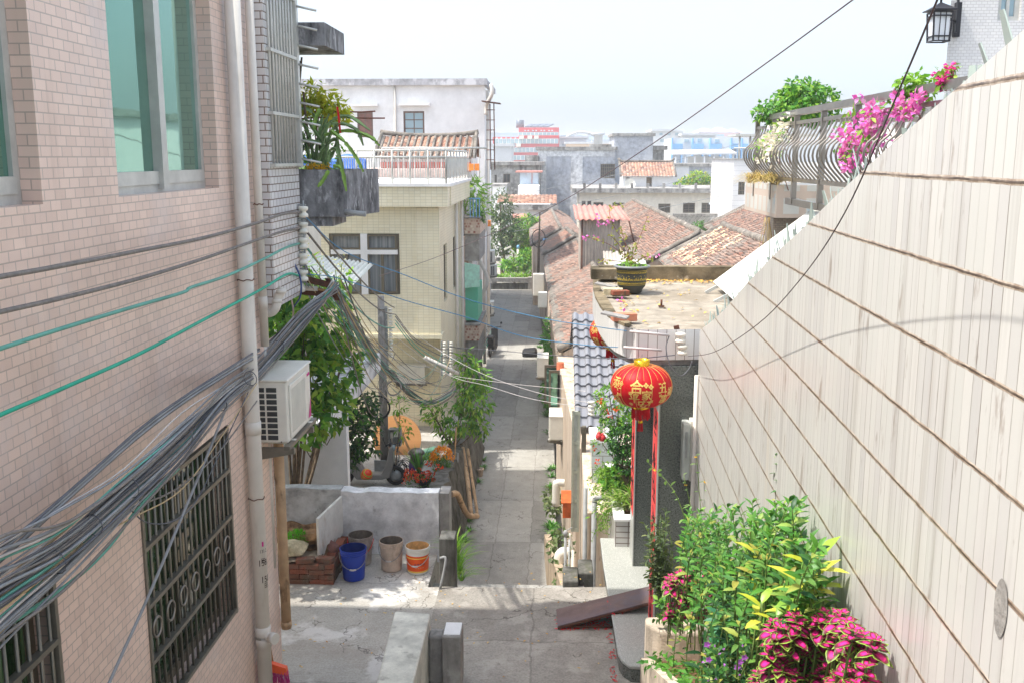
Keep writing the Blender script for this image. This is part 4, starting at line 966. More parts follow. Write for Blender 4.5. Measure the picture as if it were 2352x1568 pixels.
b = MB(); b.lathe(op, [(Rz(.03)+.0012, .025), (Rz(.045)+.0012, .0445)], 40, cap=False); b.lathe(op, [(Rz(.2)+.0022, .205), (Rz(.2)+.0022, .217)], 40, cap=False); b.build("yellow_stripe", mat("yellow stripe", (244, 200, 90), rough=.5, var=0, bump=0), lb)
af = math.atan2(-op.y, -op.x)
cyl = lambda zc, dr=.003: (lambda x, y: op+V((math.cos(af+.15+x/.14)*(Rz(.13)+dr), math.sin(af+.15+x/.14)*(Rz(.13)+dr), zc+y)))
b = MB(); put_text(b, "水性面漆", .036, cyl(.135)); b.build("lettering", mat("blue grey print", (70, 70, 96), var=0, bump=0), lb)
b = MB()
for k in range(4): f_ = cyl(.09); x = -.055+k*.03; b.face([f_(x, 0), f_(x+.02, 0), f_(x+.02, .005), f_(x, .005)])
b.build("small_print", M_wtan, lb)
# gate post, pipe and grass at the terrace corner
p = at(1028, 1350, Z=0); zt_ = at(1028, 1236, Y=p.y+.05).z
gp = thing("gate_post", "short grey concrete post at the terrace corner beside the orange bucket", "post", (p.x, 11.2, 0))
b = MB(); b.box(p.x-.1, p.x+.085, 11.02, 11.3, -1.2, zt_); bevel(b.build("post", M_mossc, gp), .012)
b = MB(); a, c = at(1024, 1284, Y=11.0), at(1011, 1352, Y=10.95); b.tube(smooth([a+V((-.07, .02, .01)), a, c], 4), .017, 8); tag(b.build("pipe", M_pipeg, loc=c), "short grey drain pipe leaning down beside the terrace corner post", "pipe")
b = MB(); r = random.Random(9)
for k in range(6): blades(b, at(1045+k*3, 1262+k*14, Y=11.5+.5*k), 40, .45, .012, r, .9, droop=.9)
tag(b.build("grass_tuft", L_lime, loc=at(1050, 1300, Y=12)), "tuft of long green grass hanging beside the terrace corner post", "grass")
# ================================================================ landing side wall with its post
lw = thing("stair_wall", "low grey concrete wall with an end post along the landing", "wall", (-1.25, 8, 0))
A = at(907, 1402, Z=.62); Bq = at(989, 1408, Z=.62); C_ = at(949, 1568, Z=.62); D_ = at(864, 1568, Z=.62)
yn = 6.3
ex = lambda a, b_: a+(b_-a)*((yn-a.y)/(b_.y-a.y))
Cn, Dn = ex(Bq, C_), ex(A, D_)
b = MB(); b.prism([V((q.x, q.y, .003)) for q in (Dn, Cn, Bq, A)], (0, 0, .62)); bevel(b.build("wall", CON("side wall concrete", (206, 204, 192), stains=[((130, 126, 116), 2.5, .58, .72, .6, (3, 3, .5)), ((210, 206, 196), 3, .58, .7, .5, None)]), lw), .02, 3)
p0 = at(1000, 1420, Z=.56); p1 = at(1065, 1424, Z=.56)
xq = at(1023, 1424, Z=.56).x; b = MB(); b.box(xq, p1.x, 8.7, 9.0, .004, .55); bevel(b.build("post", M_greyc, lw), .015); b = MB(); b.box(Bq.x+.002, xq-.002, 8.8, 8.98, .004, .5); bevel(b.build("link_wall", M_greyc, lw), .03, 3)
b = MB(); b.box(xq+.012, p1.x-.012, 8.74, 8.99, .5505, .555); b.build("white_paint_patch", M_hwhite, lw)
# broom against the pink wall
bx = at(632, 1552, Y=7.75)
br = thing("broom", "orange and pink plastic broom leaning in the corner by the white drainpipe", "broom", bx)
b = MB(); b.tube([bx+V((-.02, .03, .06)), bx+V((-.16, .12, .95))], .011, 8); b.build("handle", M_stick, br)
b = MB(); b.prism([bx+V((-.09, -.02, .06)), bx+V((.11, -.02, .02)), bx+V((.1, -.02, .085)), bx+V((-.04, -.02, .13))], (0, .05, 0)); b.build("head", mat("orange plastic", (240, 100, 56), rough=.4, var=.03, bump=0), br)
b = MB(); r = random.Random(1)
for _ in range(160): q = bx+V((r.uniform(-.09, .11), r.uniform(-.02, .03), .05)); b.tube([q, q+V((r.uniform(-.01, .03), -.01, -.11))], .002, 3, cap=False)
b.build("bristles", M_magenta, br)
# ================================================================ courtyard below the terrace
# white low house with a flat roof, left
hx = -3.45
lh = thing("low_house", "low white house with a stained flat roof behind the air conditioner", "house", (-5, 16, -2.7))
zr = at(855, 872, X=hx).z; zr1 = zr+.34
b = MB(); wall_open(b, "y", 15.8, -7, hx+.02, -2.7, zr, [(-4.2, -3.75, -2.7, -.4)], .1, sgn=1); b.box(-7, hx+.018, 15.9, 16.1, -2.7, zr); b.box(-7, -6.6, 16.1, 19.2, -2.7, zr); b.build("wall", M_hwhite, lh)
b = MB(); b.box(-7.4, hx, 14.05, 19.4, zr, zr1); b.build("roof", CON("stained roof edge", (226, 226, 226), stains=[((96, 96, 98), 1.4, .5, .64, .8, (2, 2, .5))]), lh)
b = MB(); b.box(-4.2, -4.12, 15.76, 15.86, -2.7, -.4); b.box(-3.83, -3.75, 15.76, 15.86, -2.7, -.4); b.box(-4.12, -3.83, 15.86, 15.89, -2.7, -.4); b.build("door_frame", M_alud, lh)
# house behind the tree: cream side wall with a window
th = thing("back_house", "cream house behind the leafy tree with one small window", "house", (-8, 18, -2))
b = MB(); wall_open(b, "x", -5.75, 13, 24.4, -2.7, 4.1, [(21.6, 22.6, 1.6, 2.7)], .1); b.face([(-12, 13, -2), (-5.75, 13, -2), (-5.75, 13, 4.1), (-12, 13, 4.1)]); b.face([(-5.75, 24.4, -2), (-12, 24.4, -2), (-12, 24.4, 4.1), (-5.75, 24.4, 4.1)]); b.face([(-12, 13, 4.1), (-5.75, 13, 4.1), (-5.75, 24.4, 4.1), (-12, 24.4, 4.1)])
b.box(-14, -6.5, 13.6, 23.5, -2.7, 9.4); b.face([(-12, 24.4, -2), (-12, 13, -2), (-12, 13, 4.1), (-12, 24.4, 4.1)])  # unseen tall block, added to cast shade over the alley
b.build("wall", M_cream, th); sash(th, "x", -5.8, 21.6, 22.6, 1.6, 2.7, (M_alud, M_gblk), .06, 2)
# corrugated awning beside the yellow house
aw = thing("awning", "dirty white corrugated awning below the concrete planter", "awning", at(800, 620, Y=18))
A0, A1, A2, A3 = at(705, 582, Y=19.5), at(858, 608, Y=19.5), at(765, 702, Y=15.5), at(610, 640, Y=15.5)
b = MB(); nu = 96
def awf(u, v):
    p = A0.lerp(A1, u).lerp(A3.lerp(A2, u), v); p.z += .022*math.sin(u*PI*2*16); return p
b.grid(awf, nu, 1); o = b.build("sheet", M_awn, aw); o.modifiers.new("solid", "SOLIDIFY").thickness = .006
b = MB(); b.bar(A1+V((-.1, -.1, -.06)), A2+V((-.1, .1, -.06)), .05, .05); b.build("frame", M_rust, aw)
# ---------------------------------------------------------------- concrete pole
pp = at(880, 900, Y=YP); PXc = pp.x; ztop = at(881, 680, Y=YP).z
po = thing("utility_pole", "grey concrete utility pole rising from the courtyard with open meter boxes", "utility pole", (PXc, YP, -2.7))
b = MB(); b.lathe((PXc, YP, -2.7), [(.115, 0), (.082, ztop+2.7)], 18); b.build("pole", M_greyc, po)
b = MB(); z_a, z_b = at(900, 704, Y=YP).z, at(900, 850, Y=YP).z
b.box(PXc+.09, PXc+.15, YP-.02, YP+.02, z_b, z_a); 
for z in (z_a-.06, z_b+.1): b.lathe((PXc, YP, z), [(.098, 0), (.098, .03)], 14)
b.build("steel_bracket", M_galv, po)
for k in range(8):
    q = MB(); c = V((PXc+.235, YP-.1, z_a-.08-k*.155)); insulator(q, c, .055, .11); q.box(PXc+.13, PXc+.24, YP-.11, YP-.07, c.z+.062, c.z+.074); q.build("insulator", M_porc, po)
# the boxes on the pole
def meter(label, px, py, w_, h_, openr, seed):
    c = at(px, py, Y=YP-.16); t = thing("meter_box", label, "meter box", c, "open meter boxes on the pole"); r = random.Random(seed)
    b = MB(); b.box(c.x-w_/2, c.x+w_/2, c.y-.02, c.y+.1, c.z-h_/2, c.z+h_/2)
    b.box(c.x-w_/2, c.x-w_/2+.02, c.y-.12, c.y-.02, c.z-h_/2, c.z+h_/2); b.box(c.x+w_/2-.02, c.x+w_/2, c.y-.12, c.y-.02, c.z-h_/2, c.z+h_/2); b.box(c.x-w_/2+.02, c.x+w_/2-.02, c.y-.12, c.y-.02, c.z-h_/2, c.z-h_/2+.02); b.box(c.x-w_/2+.02, c.x+w_/2-.02, c.y-.12, c.y-.02, c.z+h_/2-.02, c.z+h_/2)
    b.build("case", M_galv, t)
    b = MB(); b.box(c.x-.02, c.x+w_/2-.04, c.y-.1, c.y-.02, c.z+.02, c.z+h_/2-.05); b.box(c.x-w_/2+.04, c.x-.05, c.y-.08, c.y-.02, c.z-.02, c.z+h_/2-.08); b.build("meter", M_acw, t)
    for k in range(9):
        q = MB(); x = c.x+r.uniform(-.4, .4)*w_; q.tube(smooth([V((x, c.y-.06, c.z+.02)), V((x+r.uniform(-.08, .08), c.y-.11, c.z-.1)), V((c.x+r.uniform(-.3, .3)*w_, c.y-.08, c.z-h_*.5)), V((c.x+r.uniform(-.1, .3), c.y-.05, c.z-h_*.5-r.uniform(.1, .5)))], 5), .006, 5); q.build("wire", [M_wwhite, M_wdark, M_wblue, M_wtan, M_wgrey][k % 5], t)
    if openr:
        b = MB(); b.obox(c+V((-w_/2-.16, -.17, 0)), V((.17, -.02, 0)), V((.002, .012, 0)), V((0, 0, h_/2)))
        d = bevel(b.build("door", M_galv, t), .02)
    return t
meter("small open meter box full of wires on the pole", 908, 1002, .3, .42, False, 3)
meter("grey meter box with its lid swung open low on the pole", 904, 1072, .24, .46, True, 5)
rr = random.Random(12)
cl = thing("cable_coil", "coil of black and grey cable hanging from the foot of the pole", "cable coil", at(925, 1090, Y=YP-.2))
for k in range(10):
    c = at(918+k*1.6, 1088+rr.uniform(-8, 8), Y=YP-.22-k*.012); rx_, rz_ = rr.uniform(.1, .16), rr.uniform(.24, .36)
    q = MB(); q.tube([c+V((rx_*math.cos(a*PI/10), .03*math.sin(a), rz_*math.sin(a*PI/10))) for a in range(21)], .009, 6, cap=False); q.build("cable", M_black if k % 3 else M_wgrey, cl)
for px, py, rad_, k in ((868, 935, .3, 0), (880, 1130, .28, 1)):
    c = at(px, py, Y=YP-.2); q = MB()
    for j in range(3): q.tube([c+V((rad_*(1-.05*j)*math.cos(a*PI/12), .01*j, rad_*(1-.04*j)*math.sin(a*PI/12))) for a in range(25)], .012, 6, cap=False)
    tag(q.build("cable_coil", M_black, loc=c), ["coil of black cable hung on the left side of the pole", "loose loop of black cable around the pole foot"][k], "cable coil")
# ---------------------------------------------------------------- the leafy tree
TB = lambda px, py, Y, rx_, rz_: (at(px, py, Y=Y), (rx_, rx_, rz_))
tree("leafy_tree", "leafy tree with yellow green shoots growing behind the air conditioner", (-3.75, 13.6, -2.7), [TB(665, 760, 13.2, .55, .55), TB(725, 735, 13.6, .55, .55), TB(700, 850, 13.2, .5, .6), TB(768, 860, 13.6, .38, .4), TB(745, 930, 13.5, .4, .36), TB(640, 700, 13, .45, .4), TB(795, 800, 14, .28, .3), TB(705, 965, 13, .38, .32), TB(640, 840, 13.2, .4, .5), (V((-4.3, 11.3, 3.9)), (1.2, .75, .8)), (V((-4.4, 12.2, 4.6)), (1.3, .8, .8)), (V((-3.9, 10.9, 2.6)), (.8, .6, .6))], 9000, .15, .072, [L_tree, L_tree, L_mid, L_lime], seed=4, tr=.055, droop=.4, upb=.5)
b = MB(); r = random.Random(3)
for px, py in ((700, 575), (655, 690), (700, 700), (690, 680), (735, 600), (705, 610), (770, 620), (785, 605), (650, 655), (760, 770), (800, 735), (705, 800)):
    p = at(px, py, Y=13.3+r.uniform(-.3, .3)); b.tube([p-V((r.uniform(-.1, .1), 0, .4)), p], .006, 4, m=0)
    for _ in range(26): b.leaf(p+V((r.uniform(-.06, .06), r.uniform(-.06, .06), r.uniform(-.2, .15))), rdir(r)+V((0, 0, .4)), rdir(r), .035, .018, 1)
    for _ in range(14): b.leaf(p+V((r.uniform(-.1, .1), r.uniform(-.1, .1), r.uniform(-.35, -.1))), rdir(r)+V((0, 0, -.2)), V((0, 0, 1)), .2, .075, 2)
t = thing("flowering_shoots", "pale yellow flowering shoots topping the leafy tree", "shoots", at(720, 640, Y=13.3)); b.build("shoot", [M_stem, leafmat("pale blossom", [(226, 220, 140), (206, 206, 120), (236, 230, 170)]), L_lime], t)
tree("sapling", "dark leaved sapling in front of the courtyard pole", (at(800, 1110, Z=-2.7).x, 19.2, -2.7), [TB(790, 985, 19, .5, .45), TB(830, 950, 19.2, .45, .4), TB(770, 1050, 19, .45, .4), TB(835, 1010, 18.9, .35, .4), TB(800, 1040, 19, .3, .3), TB(760, 930, 19.5, .35, .3), TB(850, 930, 19.8, .25, .3)], 1700, .13, .065, [L_dark, L_grey, L_dark, L_mid], seed=9, tr=.035, droop=.5)
tree("small_tree", "bright green small tree at the corner of the yellow house beside the alley", (at(1035, 1030, Y=22.6).x, 22.6, -2.7), [TB(1085, 865, 22.6, .4, .4), TB(1090, 920, 22.5, .42, .42), TB(1060, 960, 22.4, .4, .38), TB(1100, 980, 22.5, .25, .3), TB(1000, 950, 22.2, .3, .25), TB(985, 935, 22.2, .22, .15), TB(1070, 830, 22.6, .25, .25), TB(1030, 985, 22.4, .3, .25)], 1250, .17, .055, [L_mid, L_lime, L_lime, L_tree], seed=11, tr=.035, droop=.7)
tree("shrub", "thin leafy shrub beside the pole below the hanging cables", (at(905, 1000, Y=23).x, 23, -2.7), [TB(918, 930, 23, .25, .25), TB(930, 985, 23, .2, .3)], 130, .12, .045, L_lime, seed=13, tr=.02)
# ---------------------------------------------------------------- yellow house
YY = 26.3
yl, yr = at(700, 600, Y=YY).x, at(1010, 700, Y=YY).x
zro = at(990, 430, Y=YY).z; zov = at(990, 778, Y=YY).z
yh = thing("yellow_house", "pale yellow mosaic tiled house with a railed roof terrace", "house", ((yl+yr)/2, 30, -3))
wx0, wx1 = at(757, 600, Y=YY).x, at(918, 600, Y=YY).x; wz0, wz1 = at(840, 676, Y=YY).z, at(840, 537, Y=YY).z
b = MB(); wall_open(b, "y", YY, -6.8, yr, zov, zro, [(wx0, wx1, wz0, wz1)], .12)
wall_open(b, "x", yr, YY, 32.6, -3, zro, [(27.4, 28.2, 1.0, 2.6), (30, 30.9, 1.0, 2.6)], .1)
wall_open(b, "y", YY+.9, -6.8, yr, -3, zov, [], .1)
b.face([(yr, 32.6, -3), (-6.8, 32.6, -3), (-6.8, 32.6, zro), (yr, 32.6, zro)]); b.face([(-6.8, YY, zov), (yr, YY, zov), (yr, YY+.9, zov), (-6.8, YY+.9, zov)][::-1])
b.face([(-6.8, YY, zro), (yr, YY, zro), (yr, 32.6, zro), (-6.8, 32.6, zro)])
b.box(-6.8, yr+.06, YY-.06, YY+.5, zov+.004, zov+.12)
b.box(yr-.62, yr+.02, YY-.03, YY+.02, zov+.12, zro-.55)
b.box(-6.8, yr+.28, YY-.32, YY+.3, zro-.5, zro+.02); b.box(yr-.3, yr+.3, YY+.3, 32.6, zro-.5, zro+.02)
b.build("wall", M_ytile, yh)
b = MB(); b.box(-6.9, yr+.36, YY-.4, 32.6, zro+.02, zro+.1); b.build("roof_edge", M_hwhite, yh)
fr = sash(yh, "y", YY+.03, wx0, wx1, wz0, wz1, (M_alud, M_gblue), .07, 2, 1, d=.08); zm = wz0+(wz1-wz0)*.7
q = MB(); q.box(wx0+.05, wx1-.05, YY-.055, YY+.055, zm-.06, zm+.06); q.box((wx0+wx1)/2-.09, (wx0+wx1)/2+.09, YY-.052, YY+.05, wz0, wz1); q.build("mullion", M_hwhite, fr)
q = MB()
for a, c in ((wx0+.07, (wx0+wx1)/2-.09), ((wx0+wx1)/2+.09, wx1-.07)):
    m_ = (a+c)/2; q.box(m_-.035, m_+.035, YY-.04, YY+.03, wz0+.07, zm-.06)
    for z in (wz0+.03, zm+.065, wz1-.07): q.box(a, c, YY-.042, YY+.03, z, z+.045)
    for x in (a, c-.045): q.box(x, x+.045, YY-.04, YY+.032, wz0+.07, wz1-.07)
q.build("sash", M_alud, fr)
for hy in ((27.4, 28.2), (30, 30.9)): sash(yh, "x", yr-.05, hy[0], hy[1], 1.0, 2.6, (M_alud, M_gblk), .05, 2)
b = MB(); px_ = at(1046, 600, Y=YY-.1); b.tube([(yr+.08, YY+3.9, -3), (yr+.08, YY+3.9, zro-.5)], .05, 10); b.tube([(yr+.1, YY+5.6, -3), (yr+.1, YY+5.6, zro-.5)], .05, 10); b.build("drainpipe", M_pipe, yh)
# roof terrace railing
rl = thing("railing", "white metal railing around the yellow house's roof terrace", "railing", (yr, YY, zro))
hr = at(900, 346, Y=YY-.25).z-zro-.1
b = MB(); xa, xb, ya = -5.6, yr+.24, YY-.26; z0 = zro+.1
for z in (hr+z0, hr+z0-.17, z0+.13): 
    b.tube([(xa, ya, z), (xb, ya, z)], .028 if z > z0+.5 else .018, 8); b.tube([(xb, ya, z), (xb, ya+6.2, z)], .028 if z > z0+.5 else .018, 8)
for k in range(7):
    b.tube([(xa+(xb-xa)*k/6, ya, z0), (xa+(xb-xa)*k/6, ya, z0+hr)], .03, 8)
for k in range(8): b.tube([(xb, ya+6.2*k/7, z0), (xb, ya+6.2*k/7, z0+hr)], .03, 8)
b.build("frame", M_alu, rl)
b = MB()
for k in range(43): x = xa+(xb-xa)*k/42; b.tube([(x, ya, z0+.13), (x, ya, z0+hr-.17)], .011, 5, cap=False)
for k in range(60): y = ya+6.2*k/59; b.tube([(xb, y, z0+.13), (xb, y, z0+hr-.17)], .011, 5, cap=False)
b.build("baluster", M_alu, rl)
# rear railing and blue tarpaulin on the terrace
b = MB()
for k in range(20): x = -5.4+k*.17; b.tube([(x, YY+5.2, z0), (x, YY+5.2, z0+.95)], .012, 5)
b.tube([(-5.4, YY+5.2, z0+.95), (-2.1, YY+5.2, z0+.95)], .03, 8); tag(b.build("railing", M_alu, loc=(-4, YY+5.2, z0)), "short inner railing at the back of the yellow house's terrace", "railing")
b = MB(); c = at(760, 372, Y=YY+4); b.grid(lambda u, v: (c.x-.9+1.9*u, YY+4+.5*v+.05*math.sin(u*14), z0+.02+.75*math.sin(v*PI*.9+.15)*(.9+.1*math.sin(u*11))), 16, 8); tag(b.build("tarpaulin", mat("blue tarpaulin", (60, 104, 180), rough=.5, bump=.2), loc=c), "blue tarpaulin heaped on the yellow house's roof terrace", "tarpaulin")
# air conditioner on the yellow wall
a_ = at(912, 888, Y=YY+.3)
c = copy_tree(ac, loc=None); 
bpy.data.objects.remove(next(o for o in c.children if o.name.startswith("logo"))); bpy.data.objects.remove(next(o for o in c.children if o.name.startswith("sticker")))
c.location = (at(915, 890, Y=YY+.75).x, YY+.84, a_.z); c.rotation_euler.z = -PI/2; c["label"] = "old air conditioner on the shaded lower wall of the yellow house"
# rack of insulators on the yellow wall
rk2 = thing("insulator_rack", "rack of small insulators under the yellow house's overhang", "insulator rack", at(1030, 830, Y=YY+.6))
for px in (1018, 1033):
    b = MB(); p0, p1 = at(px-3, 783, Y=YY-.2), at(px-3, 862, Y=YY-.2); b.bar(p0, p1, .04, .04, upv=(1, 0, 0)); b.build("steel_bracket", M_galv, rk2)
    for k in range(6): q = MB(); insulator(q, at(px+3, 790+k*13, Y=YY-.22), .05, .11); q.build("insulator", M_porc, rk2)
# conduit sticking out, small shelf
b = MB(); b.tube([at(975, 820, Y=24.6), at(1052, 858, Y=24.8)], .055, 10); tag(b.build("conduit", M_pipe, loc=at(1000, 840, Y=24.6)), "slanting white conduit carrying cables to the small tree's corner", "conduit")
# ---------------------------------------------------------------- things in the courtyard
yc = -2.7
c = at(912, 1008, Y=25.2); Rr = .64
tt = thing("round_table_top", "large round pine table top leaning on the yellow wall behind the pole", "table top", (c.x, 25.4, yc))
ax_ = V((0, -.96, .28)); b = MB(); b.lathe(c, [(Rr, -.02), (Rr, .02)], 48, ax=ax_, sm=False); b.build("board", M_wood, tt)
b = MB(); b.tube([at(905, 955, Y=24.9), at(955, 1064, Y=24.4)], .028, 8); tag(b.build("pole", M_stick, loc=at(955, 1068, Y=24.6)), "wooden pole leaning across the round table top", "pole")
c = at(990, 1048, Y=24.8); b = MB(); b.obox(c, V((.2, 0, .06)), V((0, .12, .02)), V((-.07, -.06, .22))); tag(bevel(b.build("plastic_tub", mat("pale green plastic", (150, 210, 176), rough=.4, bump=0), loc=c), .05, 3), "pale green plastic tub upturned by the round table top", "tub")
b = MB(); c = at(906, 1060, Z=yc); b.box(-5, -2.35, 25.7, 27.2, yc, yc+.2); b.build("courtyard_step", M_terr, kind=S)
b = MB(); b.box(-3.1, -2.35, 20.3, 21.9, yc, -1.955); b.build("courtyard_step", M_greyc, kind=S)
# scooter
sx = at(850, 1112, Z=yc)
sco = thing("scooter", "grey electric scooter parked behind the low white wall", "scooter", (sx.x, sx.y, yc))
M_scg = mat("grey scooter body", (136, 134, 130), rough=.35, var=.04, bump=0, spec=.5)
o0 = V((sx.x, sx.y, yc)); s_ = 1.0
def S2(x, z, y=0): return o0+V((x, y, z))
def wheel(cx):
    w_ = MB(); prof = [(.15, -.035), (.2, -.05), (.235, -.03), (.245, 0), (.235, .03), (.2, .05), (.15, .035)]; w_.lathe(S2(cx, .245), prof, 24, ax=(0, 1, 0), cap=False); wo = w_.build("tyre", M_black, WH)
    w_ = MB(); w_.lathe(S2(cx, .245), [(.03, -.04), (.155, -.02), (.155, .02), (.03, .04)], 16, ax=(0, 1, 0)); w_.build("rim", M_galv, WH)
for cx in (-.62, .62):
    WH = thing("wheel", None, None, o0); WH.parent = sco; WH.location = (0, 0, 0); wheel(cx)
b = MB(); b.prism([S2(*q, -.14) for q in ((-.75, .5), (-.72, .72), (-.25, .76), (-.2, .5), (-.1, .3), (.3, .3), (.42, .55), (.5, .95), (.58, .98), (.6, .6), (.5, .22), (.3, .16), (-.3, .16), (-.4, .3))], (0, .28, 0)); bevel(b.build("body", M_scg, sco), .03, 2)
b = MB(); b.prism([S2(*q, -.13) for q in ((-.85, .74), (-.82, .84), (-.4, .86), (-.2, .82), (-.22, .765))], (0, .26, 0)); bevel(b.build("seat", M_black, sco), .03, 2)
b = MB(); b.tube([S2(.62, .25), S2(.5, 1.0)], .03, 8); b.tube([S2(.46, 1.05, -.3), S2(.5, 1.02, 0), S2(.46, 1.05, .3)], .018, 8); b.build("handlebar", M_black, sco)
b = MB(); b.lathe(S2(.58, .92), [(.001, .05), (.07, .03), (.08, 0)], 12, ax=(1, 0, .1)); b.build("headlight", M_gpale, sco)
b = MB(); b.tube([S2(.44, 1.05, -.24), S2(.4, 1.2, -.3)], .007, 5); b.lathe(S2(.4, 1.23, -.3), [(.05, -.006), (.05, .006)], 10, ax=(1, 0, 0)); b.build("mirror", M_black, sco)
c = at(842, 1088, Y=sx.y-.1); hm_ = thing("helmet", "orange and yellow striped helmet on the scooter's footboard", "helmet", c)
t_ = NT("striped helmet paint"); wv = t_.new("ShaderNodeTexWave"); wv.inputs["Scale"].default_value = 5; wv.inputs["Distortion"].default_value = 1.5; mp = t_.new("ShaderNodeMapping"); mp.inputs["Rotation"].default_value = (.4, .7, .9); t_.l.new(t_.oc(), mp.inputs["Vector"]); t_.l.new(mp.outputs[0], wv.inputs["Vector"])
t_.fin(t_.ramp(wv.outputs["Fac"], [(.3, (240, 60, 20)), (.5, (250, 130, 30)), (.62, (240, 200, 70)), (.8, (170, 160, 60))]), .3, 0, .5)
b = MB(); b.lathe(c-V((0, 0, .1)), [(.13, 0), (.15, .06), (.145, .13), (.11, .19), (.05, .225), (.001, .235)], 20); b.build("shell", t_.mat, hm_)
# flowers and pots
def pot(mb, c, rt, rb, h): mb.lathe(c, [(rb, 0), (rt*.96, h*.85), (rt*1.06, h*.87), (rt*1.06, h), (rt*.9, h), (rt*.85, h*.85), (.001, h*.84)], 20)
def flowerpot(label, px, py, Y, kind, seed, h=.3):
    r = random.Random(seed); base = at(px, py, Z=-1.95); t = thing("flower_pot", label, "potted plant", base)
    b = MB(); pot(b, base, .14, .1, .2); b.build("pot", M_red if kind == "marigold" else M_black, t)
    f = MB(); g = MB(); c = base+V((0, 0, .2))
    if kind == "marigold":
        for _ in range(420): g.leaf(c+V((r.uniform(-.16, .16), r.uniform(-.14, .14), r.uniform(0, .42))), rdir(r)+V((0, 0, 1.2)), rdir(r), .16, .012, 0)
        for _ in range(52):
            d = rdir(r); d.z = abs(d.z); puff(f, c+V((d.x*.24, d.y*.2, .4+d.z*.28)), .035, 18, .035, r, 0)
        puff(f, c+V((-.04, -.2, .3)), .06, 20, .07, r, 1); puff(f, c+V((-.28, -.1, .36)), .06, 16, .07, r, 1)
    elif kind == "orange":
        for _ in range(240): g.leaf(c+V((r.uniform(-.4, .4), r.uniform(-.2, .2), r.uniform(-.15, .1))), rdir(r)+V((0, 0, .8)), rdir(r), .1, .02, 0)
        for _ in range(60): puff(f, c+V((r.uniform(-.42, .42), r.uniform(-.22, .2), r.uniform(0, .2))), .03, 12, .04, r, 1)
    else:
        blades(g, c, 40, .6, .025, r, .6, droop=.2)
    g.build("foliage", L_mid, t)
    if f.v: f.build("flower", [L_oran, L_orred], t)
flowerpot("red pot of tall orange marigolds at the courtyard corner", 1016, 1118, 20.7, "marigold", 4)
flowerpot("bed of low orange red flowers under loose white cables", 975, 1122, 20.9, "orange", 5)
flowerpot("black pot of upright blade leaves beside the marigolds", 962, 1105, 21.3, "blade", 6)
r = random.Random(8); wc = thing("loose_cables", "tangle of loose thin white cables over the orange red flowers", "cables", at(990, 1100, Y=20.5))
for k in range(12):
    q = MB(); a = at(950+r.uniform(-10, 10), 1122, Y=20.9); m_ = at(985+r.uniform(-8, 8), 1096+r.uniform(-8, 10), Y=20.9); e = at(1020+r.uniform(-12, 8), 1118, Y=20.9); q.tube(smooth([a, m_, e], 7), .006, 5); q.build("cable", M_wwhite, wc)
tree("shrub", "small leaved shrub spilling beside the marigold pot", (at(985, 1110, Y=24.2).x, 24.2, -2.7), [TB(985, 1060, 24.2, .35, .2), TB(1015, 1048, 24.2, .25, .2), TB(960, 1080, 24, .25, .15)], 420, .09, .045, [L_lime, L_mid], seed=21, tr=.015)
c = at(957, 1095, Z=yc); kt = thing("gas_burner_stand", "round steel lidded pot on a purple striped stool in the courtyard", "pot", (c.x, c.y, yc)); b = MB(); b.lathe((c.x, c.y, -1.9), [(.15, -.4), (.15, -.2), (.21, -.19), (.2, -.15), (.12, -.08), (.02, -.05)], 20); b.build("steel_pot", M_steel, kt); b = MB(); b.lathe((c.x, c.y, yc), [(.19, 0), (.18, .4)], 16); b.build("stool", mat("purple stool", (70, 50, 110), rough=.5, bump=0), kt)
# ---------------------------------------------------------------- retaining wall along the alley
rw_ = thing("retaining_wall", "dark mossy retaining wall holding the courtyard above the alley", "wall", (-2.0, 20, -3))
b = MB()
def rwf(u, v):
    y = 12.3+u*14; n_ = .04*math.sin(y*7+v*5)+.03*math.sin(y*13-v*9)
    return (-2.12+.24*(1-v)+n_*(v > 0), y, -3+v*(1.45+.2*math.sin(u*5)))
b.grid(rwf, 90, 8); b.grid(lambda u, v: (lambda p: V((p[0]-.28*v, p[1], p[2])))(rwf(u, 1)), 90, 1)
b.face([(-1.9, 12.3, -3), (-2.12, 12.3, -1.5), (-2.4, 12.3, -1.5), (-2.4, 12.3, -3)]); o = b.build("wall", M_mossc, rw_)
b = MB(); b.tube(smooth([at(1062, 1028, Y=22.5), at(1072, 1090, Y=21.8), at(1082, 1182, Y=20.8)], 5), .05, 10); b.tube(smooth([at(1074, 1030, Y=22.3), at(1092, 1150, Y=21.4), at(1096, 1180, Y=21.2)], 5), .035, 10); tag(b.build("pipe", M_rpipe, loc=at(1075, 1100, Y=21.8)), "pair of old white pipes running down the retaining wall to the alley", "pipe")
b = MB(); b.tube(smooth([at(1036, 1134, Y=18.2), at(1050, 1134, Y=18.4), at(1062, 1160, Y=19), at(1076, 1183, Y=19.8), at(1096, 1184, Y=20.4)], 6), .06, 10); tag(b.build("pipe", M_rpipe, loc=at(1060, 1160, Y=19)), "thick curved drain pipe bending out of the retaining wall", "pipe")
b = MB(); r = random.Random(4)
for k in range(9):
    y = 20.4+r.uniform(-1, 6); blades(b, (-1.86+r.uniform(0, .08), y, -3), 26, .22, .02, r, 1.1)
tag(b.build("weeds", L_mid, loc=(-1.86, 22, -3)), "green weeds along the foot of the retaining wall", "weeds", kind="stuff")
c = at(1101, 1092, Z=-3); bt = thing("bucket", "small grey pot standing at the alley edge in the far sun", "bucket", c); b = MB(); pot(b, c, .11, .085, .2); b.build("body", M_bgrey, bt)
